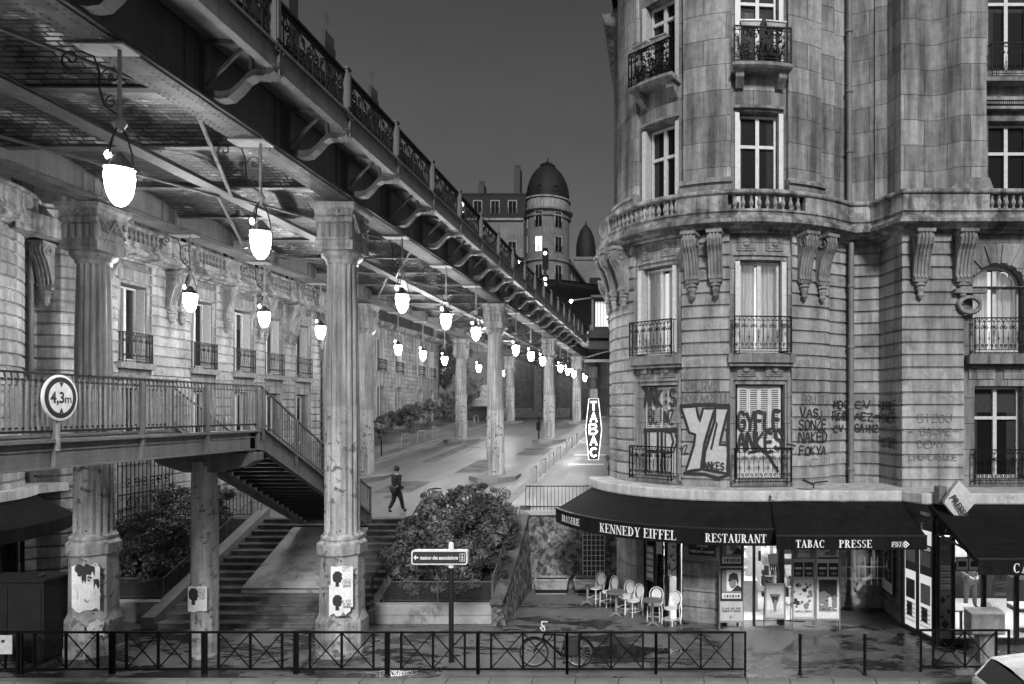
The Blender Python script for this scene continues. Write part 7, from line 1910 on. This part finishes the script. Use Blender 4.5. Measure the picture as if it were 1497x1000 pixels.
for p, r in ((T_((hd[0]-.01,hd[1]-.06), st), .022),(T_((hb[0]+.01,hb[1]+.02),bb), .026),(T_(bb,(st[0]+.06,st[1]+.1)), .016),(T_((hd[0]+.02,hd[1]+.04),(hb[0]-.005,hb[1]-.02)), .027)): a.tube(p, r, 8)
for s_ in (-.05,.05):
    a.tube([(bb[0],yb+s_*.5,bb[1]),(xw1,yb+s_,.355)], .016, 6); a.tube([(st[0],yb+s_*.5,st[1]-.02),(xw1,yb+s_,.355)], .015, 6); a.tube([(hb[0]-.01,yb+s_*.8,hb[1]-.04),(xw0+.06,yb+s_,.5),(xw0,yb+s_,.355)], .019, 6)
a.build('bicycle_frame', M['black'], BK_)
a = MB(); a.tube([(hd[0]+.02,yb,hd[1]),(hd[0]-.02,yb,hd[1]+.14)], .017, 7); a.tube([(hd[0]+.02,yb+.28,hd[1]+.16),(hd[0]-.1,yb+.2,hd[1]+.19),(hd[0]-.09,yb+.08,hd[1]+.14),(hd[0]-.02,yb,hd[1]+.14),(hd[0]-.09,yb-.08,hd[1]+.12),(hd[0]+.0,yb-.24,hd[1]+.1),(hd[0]+.12,yb-.27,hd[1]+.08)], .017, 7); a.build('handlebar', M['white'], BK_)
a = MB(); a.prism([(-.12,0),(.12,-.09),(.16,0),(.12,.09)], lambda p, q: (st[0]+.06-p,yb+q,st[1]+.13), lambda p, q: (st[0]+.06-p,yb+q,st[1]+.19)); a.build('saddle', M['ink'], BK_, bevel=.02)
a = MB()
for cx_ in (xw0, xw1): a.tube([(cx_+.375*cos(R(q)),yb,.355+.375*sin(R(q))) for q in range(10 if cx_ == xw1 else 40,171 if cx_ == xw1 else 150,10)], .022, 5)
a.build('mudguard', M['black'], BK_)
a = MB(); a.box(xw1-.3,xw1+.28,yb-.07,yb+.07,.745,.76); a.beam((xw1+.2,yb-.06,.745),(xw1,yb-.06,.36),.012,.012); a.build('rack', M['darkmetal'], BK_)
a = MB(); a.box(xw1-.32,xw1+.06,yb-.22,yb-.09,.34,.78); a.build('pannier', M['cloth_dark'], BK_, bevel=.035)
a = MB(); a.tube([(bb[0],yb-.06,bb[1]),(bb[0]+.1,yb-.07,bb[1]-.13)], .01, 5); a.box(bb[0]+.06,bb[0]+.15,yb-.15,yb-.07,bb[1]-.15,bb[1]-.125); a.tube([(bb[0],yb+.06,bb[1]),(bb[0]-.1,yb+.07,bb[1]+.13)], .01, 5); a.box(bb[0]-.15,bb[0]-.06,yb+.07,yb+.15,bb[1]+.125,bb[1]+.15)
a.tube([(bb[0]+.085*cos(2*PI*i/20),yb-.03,bb[1]+.085*sin(2*PI*i/20)) for i in range(20)], .007, 5, False, True); a.tube([(bb[0],yb-.03,bb[1]+.08),(xw1,yb-.03,.395)], .005, 4); a.tube([(bb[0],yb-.03,bb[1]-.08),(xw1,yb-.03,.315)], .005, 4); a.build('crankset', M['darkmetal'], BK_)
a = MB(); a.tube([(xw1-.1,yb-.06,.36),(xw1-.25,yb-.2,.01)], .01, 5); a.build('kickstand', M['darkmetal'], BK_)

# car at the lower right corner
CA = thing('parked_car', 'white car on the near road, its roof cutting the lower right corner', 'car', (8.6,13.4,-.13))
def car(CA, cx, cy, z, mat, L=4.2, W=1.75, flip=False):
    def prof(s): return s
    body = [(-2.1,.3),(-2.1,.62),(-2.0,.78),(-1.1,.93),(1.5,.98),(2.05,.9),(2.1,.6),(2.08,.3)]
    a = MB(); m = Matrix.Translation((cx,cy,z)) @ (Matrix.Rotation(PI,4,'Z') if flip else Matrix.Identity(4)); a.M = m
    secs = [(-W/2,.0),(-W/2+.06,.04),(0,.06),(W/2-.06,.04),(W/2,.0)]
    n = len(body)
    for i in range(len(secs)-1):
        (ya_, ea), (yb2, eb) = secs[i], secs[i+1]
        for j in range(n): 
            p, q = body[j], body[(j+1) % n]; a.add([(p[0],ya_,p[1]+ea),(q[0],ya_,q[1]+ea),(q[0],yb2,q[1]+eb),(p[0],yb2,p[1]+eb)], [(0,1,2,3)])
    for (y_, e, r_) in ((-W/2,0,1),(W/2,0,0)): a.add([(p[0],y_,p[1]) for p in body], [tuple(range(n))])
    a.build('body', M[mat], CA, smooth='auto')
    gh = [(-1.15,.93),(-.55,1.34),(-.3,1.43),(.3,1.48),(.9,1.48),(1.72,1.38),(2.0,.95)]
    a = MB(); a.M = m
    ys = [(-W/2+.02,0),(-W/2+.16,1),(-W/2+.45,1.0),(0,1.0),(W/2-.45,1.0),(W/2-.16,1),(W/2-.02,0)]
    R_ = [(-W/2+.17,-.03),(-W/2+.4,.0),(0,.03),(W/2-.4,.0),(W/2-.17,-.03)]
    rp = gh[1:6]
    for i in range(len(R_)-1):
        for j in range(len(rp)-1):
            p, q = rp[j], rp[j+1]; a.add([(p[0],R_[i][0],p[1]+R_[i][1]),(q[0],R_[i][0],q[1]+R_[i][1]),(q[0],R_[i+1][0],q[1]+R_[i+1][1]),(p[0],R_[i+1][0],p[1]+R_[i+1][1])],[(0,1,2,3)])
    for s_ in (-1, 1):
        yo, yi = s_*(W/2-.03), s_*(W/2-.165)
        a.tube([(-1.15,yo,.93),(-.55,yi,1.31),(-.3,yi,1.41),(.3,yi,1.455),(.9,yi,1.455),(1.72,yi,1.35),(2.0,yo,.96)], .035, 6); a.beam((.25,yo,.95),(.2,yi,1.44),.05,.04)
    rf_ = a.build('roof', M[mat], CA, smooth='auto')
    a = MB(); a.M = m
    for s_ in (-1, 1):
        yo, yi = s_*(W/2-.05), s_*(W/2-.175); V_ = [(-1.1,yo,.94),(-.55,yi,1.31),(-.3,yi,1.40),(.3,yi,1.45),(.9,yi,1.45),(1.68,yi,1.34),(1.94,yo,.96)]; a.add(V_, [tuple(range(7))])
    a.build('side_window', M['carglass'], CA); a = MB(); a.M = m; a.quad((-1.14,-W/2+.06,.95),(-1.14,W/2-.06,.95),(-.56,W/2-.18,1.335),(-.56,-W/2+.18,1.335)); a.build('windscreen', M['carglass'], CA)
    a = MB(); a.M = m; a.quad((2.0,-W/2+.06,.97),(2.0,W/2-.06,.97),(1.75,W/2-.18,1.36),(1.75,-W/2+.18,1.36)); a.build('rear_window', M['carglass'], CA)
    for x in (-1.3,1.3):
        for s_ in (-1,1):
            a = MB(); a.M = m @ Matrix.Translation((x,s_*(W/2-.1),.31)) @ Matrix.Rotation(PI/2,4,'X'); a.lathe([(.2,-.1),(.3,-.1),(.31,-.05),(.31,.05),(.3,.1),(.2,.1)], n=24); o = a.build('wheel', M['rubber'], CA)
            a = MB(); a.M = m @ Matrix.Translation((x,s_*(W/2-.1),.31)) @ Matrix.Rotation(PI/2,4,'X'); a.lathe([(.19,-.11),(.19,.11)], n=16); a.build('rim', M['galv'], o)
    for s_ in (-1,1):
        a = MB(); a.M = m; a.box(-2.12,-2.0,s_*.62-.17,s_*.62+.17,.62,.76); a.build('headlight', M['offwhite'], CA, bevel=.02); a = MB(); a.M = m; a.box(2.0,2.12,s_*.66-.13,s_*.66+.13,.68,.86); a.build('tail_light', M['paper_mid'], CA, bevel=.02)
car(CA, 8.5, 13.3, -.13, 'carpaint', flip=True)
C2 = thing('parked_car', 'dark car parked beyond the third left column, below the distant stair', 'car', (-19.2,71,5.4)); car(C2, -18.6, 69, zp(69)+.0, 'darkmetal')

# ================================================================ people
def person(label, x, y, z, rz, pose, scale=1, top='cloth_dark', legs='cloth_dark'):
    """one skinned body from connected joints, clothing as children"""
    t = thing('person', label, 'person', (x,y,z)); t.rotation_euler = (0,0,rz)
    J = dict(pel=(0,0,.95), sp=(0,.01,1.18), ch=(0,.0,1.38), nk=(0,-.01,1.50), hd=(0,-.03,1.58), tp=(0,-.03,1.72))
    rad = dict(pel=.14, sp=.125, ch=.14, nk=.055, hd=.085, tp=.075)
    E = [('pel','sp'),('sp','ch'),('ch','nk'),('nk','hd'),('hd','tp')]
    for s_, n in ((-1,'l'),(1,'r')):
        p = pose[n]
        J['sh'+n] = (s_*.18,0,1.42); J['el'+n] = p['el']; J['wr'+n] = p['wr']; J['hip'+n] = (s_*.09,0,.9); J['kn'+n] = p['kn']; J['an'+n] = p['an']; J['to'+n] = p['to']
        rad.update({'sh'+n:.07,'el'+n:.048,'wr'+n:.032,'hip'+n:.1,'kn'+n:.065,'an'+n:.045,'to'+n:.035})
        E += [('ch','sh'+n),('sh'+n,'el'+n),('el'+n,'wr'+n),('pel','hip'+n),('hip'+n,'kn'+n),('kn'+n,'an'+n),('an'+n,'to'+n)]
        w_ = Vector(p['wr']); d = (w_-Vector(p['el'])).normalized()
        pm_ = w_+d*.07; J['pm'+n] = tuple(pm_); rad['pm'+n] = .03; E.append(('wr'+n,'pm'+n)); sdv = Vector((0,1,0))
        for k in range(4): J['f%d%s' % (k,n)] = tuple(pm_+d*(.07-.008*abs(k-1.4))+sdv*(k-1.5)*.02+Vector((-s_*.015,0,0))); rad['f%d%s' % (k,n)] = .009; E.append(('pm'+n,'f%d%s' % (k,n)))
        J['th'+n] = tuple(w_+d*.06+Vector((0,-.045,0))); rad['th'+n] = .01; E.append(('wr'+n,'th'+n))
    def grow(name, keys, mat, k, par, root):
        idx = {q: i for i, q in enumerate(keys)}; ed = [(idx[a], idx[b]) for a, b in E if a in idx and b in idx]
        me = bpy.data.meshes.new(name); me.from_pydata([J[q] for q in keys], ed, []); o = bpy.data.objects.new(name, me); link(o, par); me.materials.append(M[mat])
        m = o.modifiers.new('skin', 'SKIN'); m.use_smooth_shade = True
        for i, q in enumerate(keys): me.skin_vertices[0].data[i].radius = (rad[q]*k+(.012 if k > 1 else 0),)*2; me.skin_vertices[0].data[i].use_root = (q == root)
        sb = o.modifiers.new('sub', 'SUBSURF'); sb.levels = sb.render_levels = 2; return o
    grow('body', list(J), 'skin', .97, t, 'pel')
    grow('jacket', ['pel','sp','ch','shl','ell','wrl','shr','elr','wrr'], top, 1.12, t, 'pel'); grow('trousers', ['pel','hipl','knl','anl','hipr','knr','anr'], legs, 1.12, t, 'pel')
    grow('shoes', ['anl','tol'], 'ink', 1.15, t, 'anl'); grow('shoes', ['anr','tor'], 'ink', 1.15, t, 'anr')
    mb = MB(); mb.lathe([(.02,1.60),(.09,1.62),(.105,1.68),(.1,1.75),(.07,1.80),(.02,1.82)], (0,.0,0), 14); mb.build('hair', M['ink'], t, smooth=True, local=True)
    mb = MB()
    for s_ in (-.03,.03): mb.lathe([(.004,1.672),(.012,1.68),(.004,1.688)], (s_,-.115,0), 8)
    mb.add([(-.012,-.115,1.64),(.012,-.115,1.64),(0,-.14,1.645),(0,-.115,1.675)],[(0,1,2),(0,2,3),(1,3,2)]); mb.build('face_detail', M['ink'], t, smooth=True, local=True)
    return t
walk = {'l':dict(el=(-.23,.06,1.15),wr=(-.22,-.04,.91),kn=(-.1,-.14,.52),an=(-.1,-.24,.1),to=(-.1,-.38,.05)),'r':dict(el=(.23,-.02,1.15),wr=(.22,-.12,.92),kn=(.1,.04,.5),an=(.1,.26,.16),to=(.1,.16,.05))}
stand = {'l':dict(el=(-.28,-.02,1.14),wr=(-.12,-.22,1.05),kn=(-.13,-.01,.5),an=(-.16,.0,.09),to=(-.19,-.14,.04)),'r':dict(el=(.28,-.02,1.14),wr=(.12,-.22,1.05),kn=(.13,-.01,.5),an=(.16,.0,.09),to=(.19,-.14,.04))}
person('walker in dark clothes just above the top of the stone steps', -10.15, 26.2, zp(26.2)+.02, R(150), walk)
person('person in jeans standing inside the cafe behind the window, hands together', 9.75, 21.6, .035, R(5), stand, legs='jeans', top='jeans')
t = thing('utility_post', 'small black utility box on a post at the foot of the third right hand column', 'post', (-8.95,49.9,zp(49.9))); mb = MB(); z_ = zp(49.9); mb.box(-9.0,-8.9,49.85,49.95,z_,z_+1.9); mb.build('post', M['black'], t)
mb = MB(); mb.box(-9.1,-8.8,49.7,49.84,z_+.9,z_+1.5); mb.build('box', M['black'], t, bevel=.02)
mb = MB(); rr = random.Random(21)
for _ in range(420):
    if _ < 240: x = rr.uniform(-16,12); y = rr.uniform(16.3,20); z = .012
    else: x = rr.uniform(-16,-3); y = rr.uniform(26,48); z = zp(y)+.016+(.12 if x > -6.1 else 0)
    a = rr.uniform(0,6.28); k = rr.uniform(.02,.055); mb.add([(x+k*cos(a),y+k*sin(a),z),(x-k*.5*sin(a),y+k*.5*cos(a),z+.008),(x-k*cos(a),y-k*sin(a),z),(x+k*.5*sin(a),y-k*.5*cos(a),z+.006)],[(0,1,2,3)])
tag(mb.build('fallen_leaves', M['leaf2']), kind='stuff')
# puddle and litter on the terrace
mb = MB(); rr = random.Random(11)
N = 40; pts = [(-1.0+1.45*cos(2*PI*i/N)*(1+.25*sin(3*2*PI*i/N+1)+.1*sin(11*2*PI*i/N)), 17.9+.42*sin(2*PI*i/N)*(1+.3*cos(4*2*PI*i/N)+.15*sin(9*2*PI*i/N)), .004) for i in range(N)]
mb.add(pts, [tuple(range(N))]); tag(mb.build('puddle', M['water']), kind='structure')
mb = MB(); mb.box(-2,-1.3,17.8,18.2,-.02,.003) if False else None
# ---------------------------------------------------------------- thin scattering volume added to make halos round the lamps
hz = MB(); hz.box(-120, 120, -8, 230, -1.4, 56)
m, n, l, b = nodes_of('halo_air'); n.remove(b)
pv = n.new('ShaderNodeVolumePrincipled'); pv.inputs['Color'].default_value = g3(.9); pv.inputs['Density'].default_value = .00022; pv.inputs['Anisotropy'].default_value = .95
l.new(pv.outputs[0], n['Material Output'].inputs['Volume'])
tag(hz.build('halo_volume', m), kind='stuff')
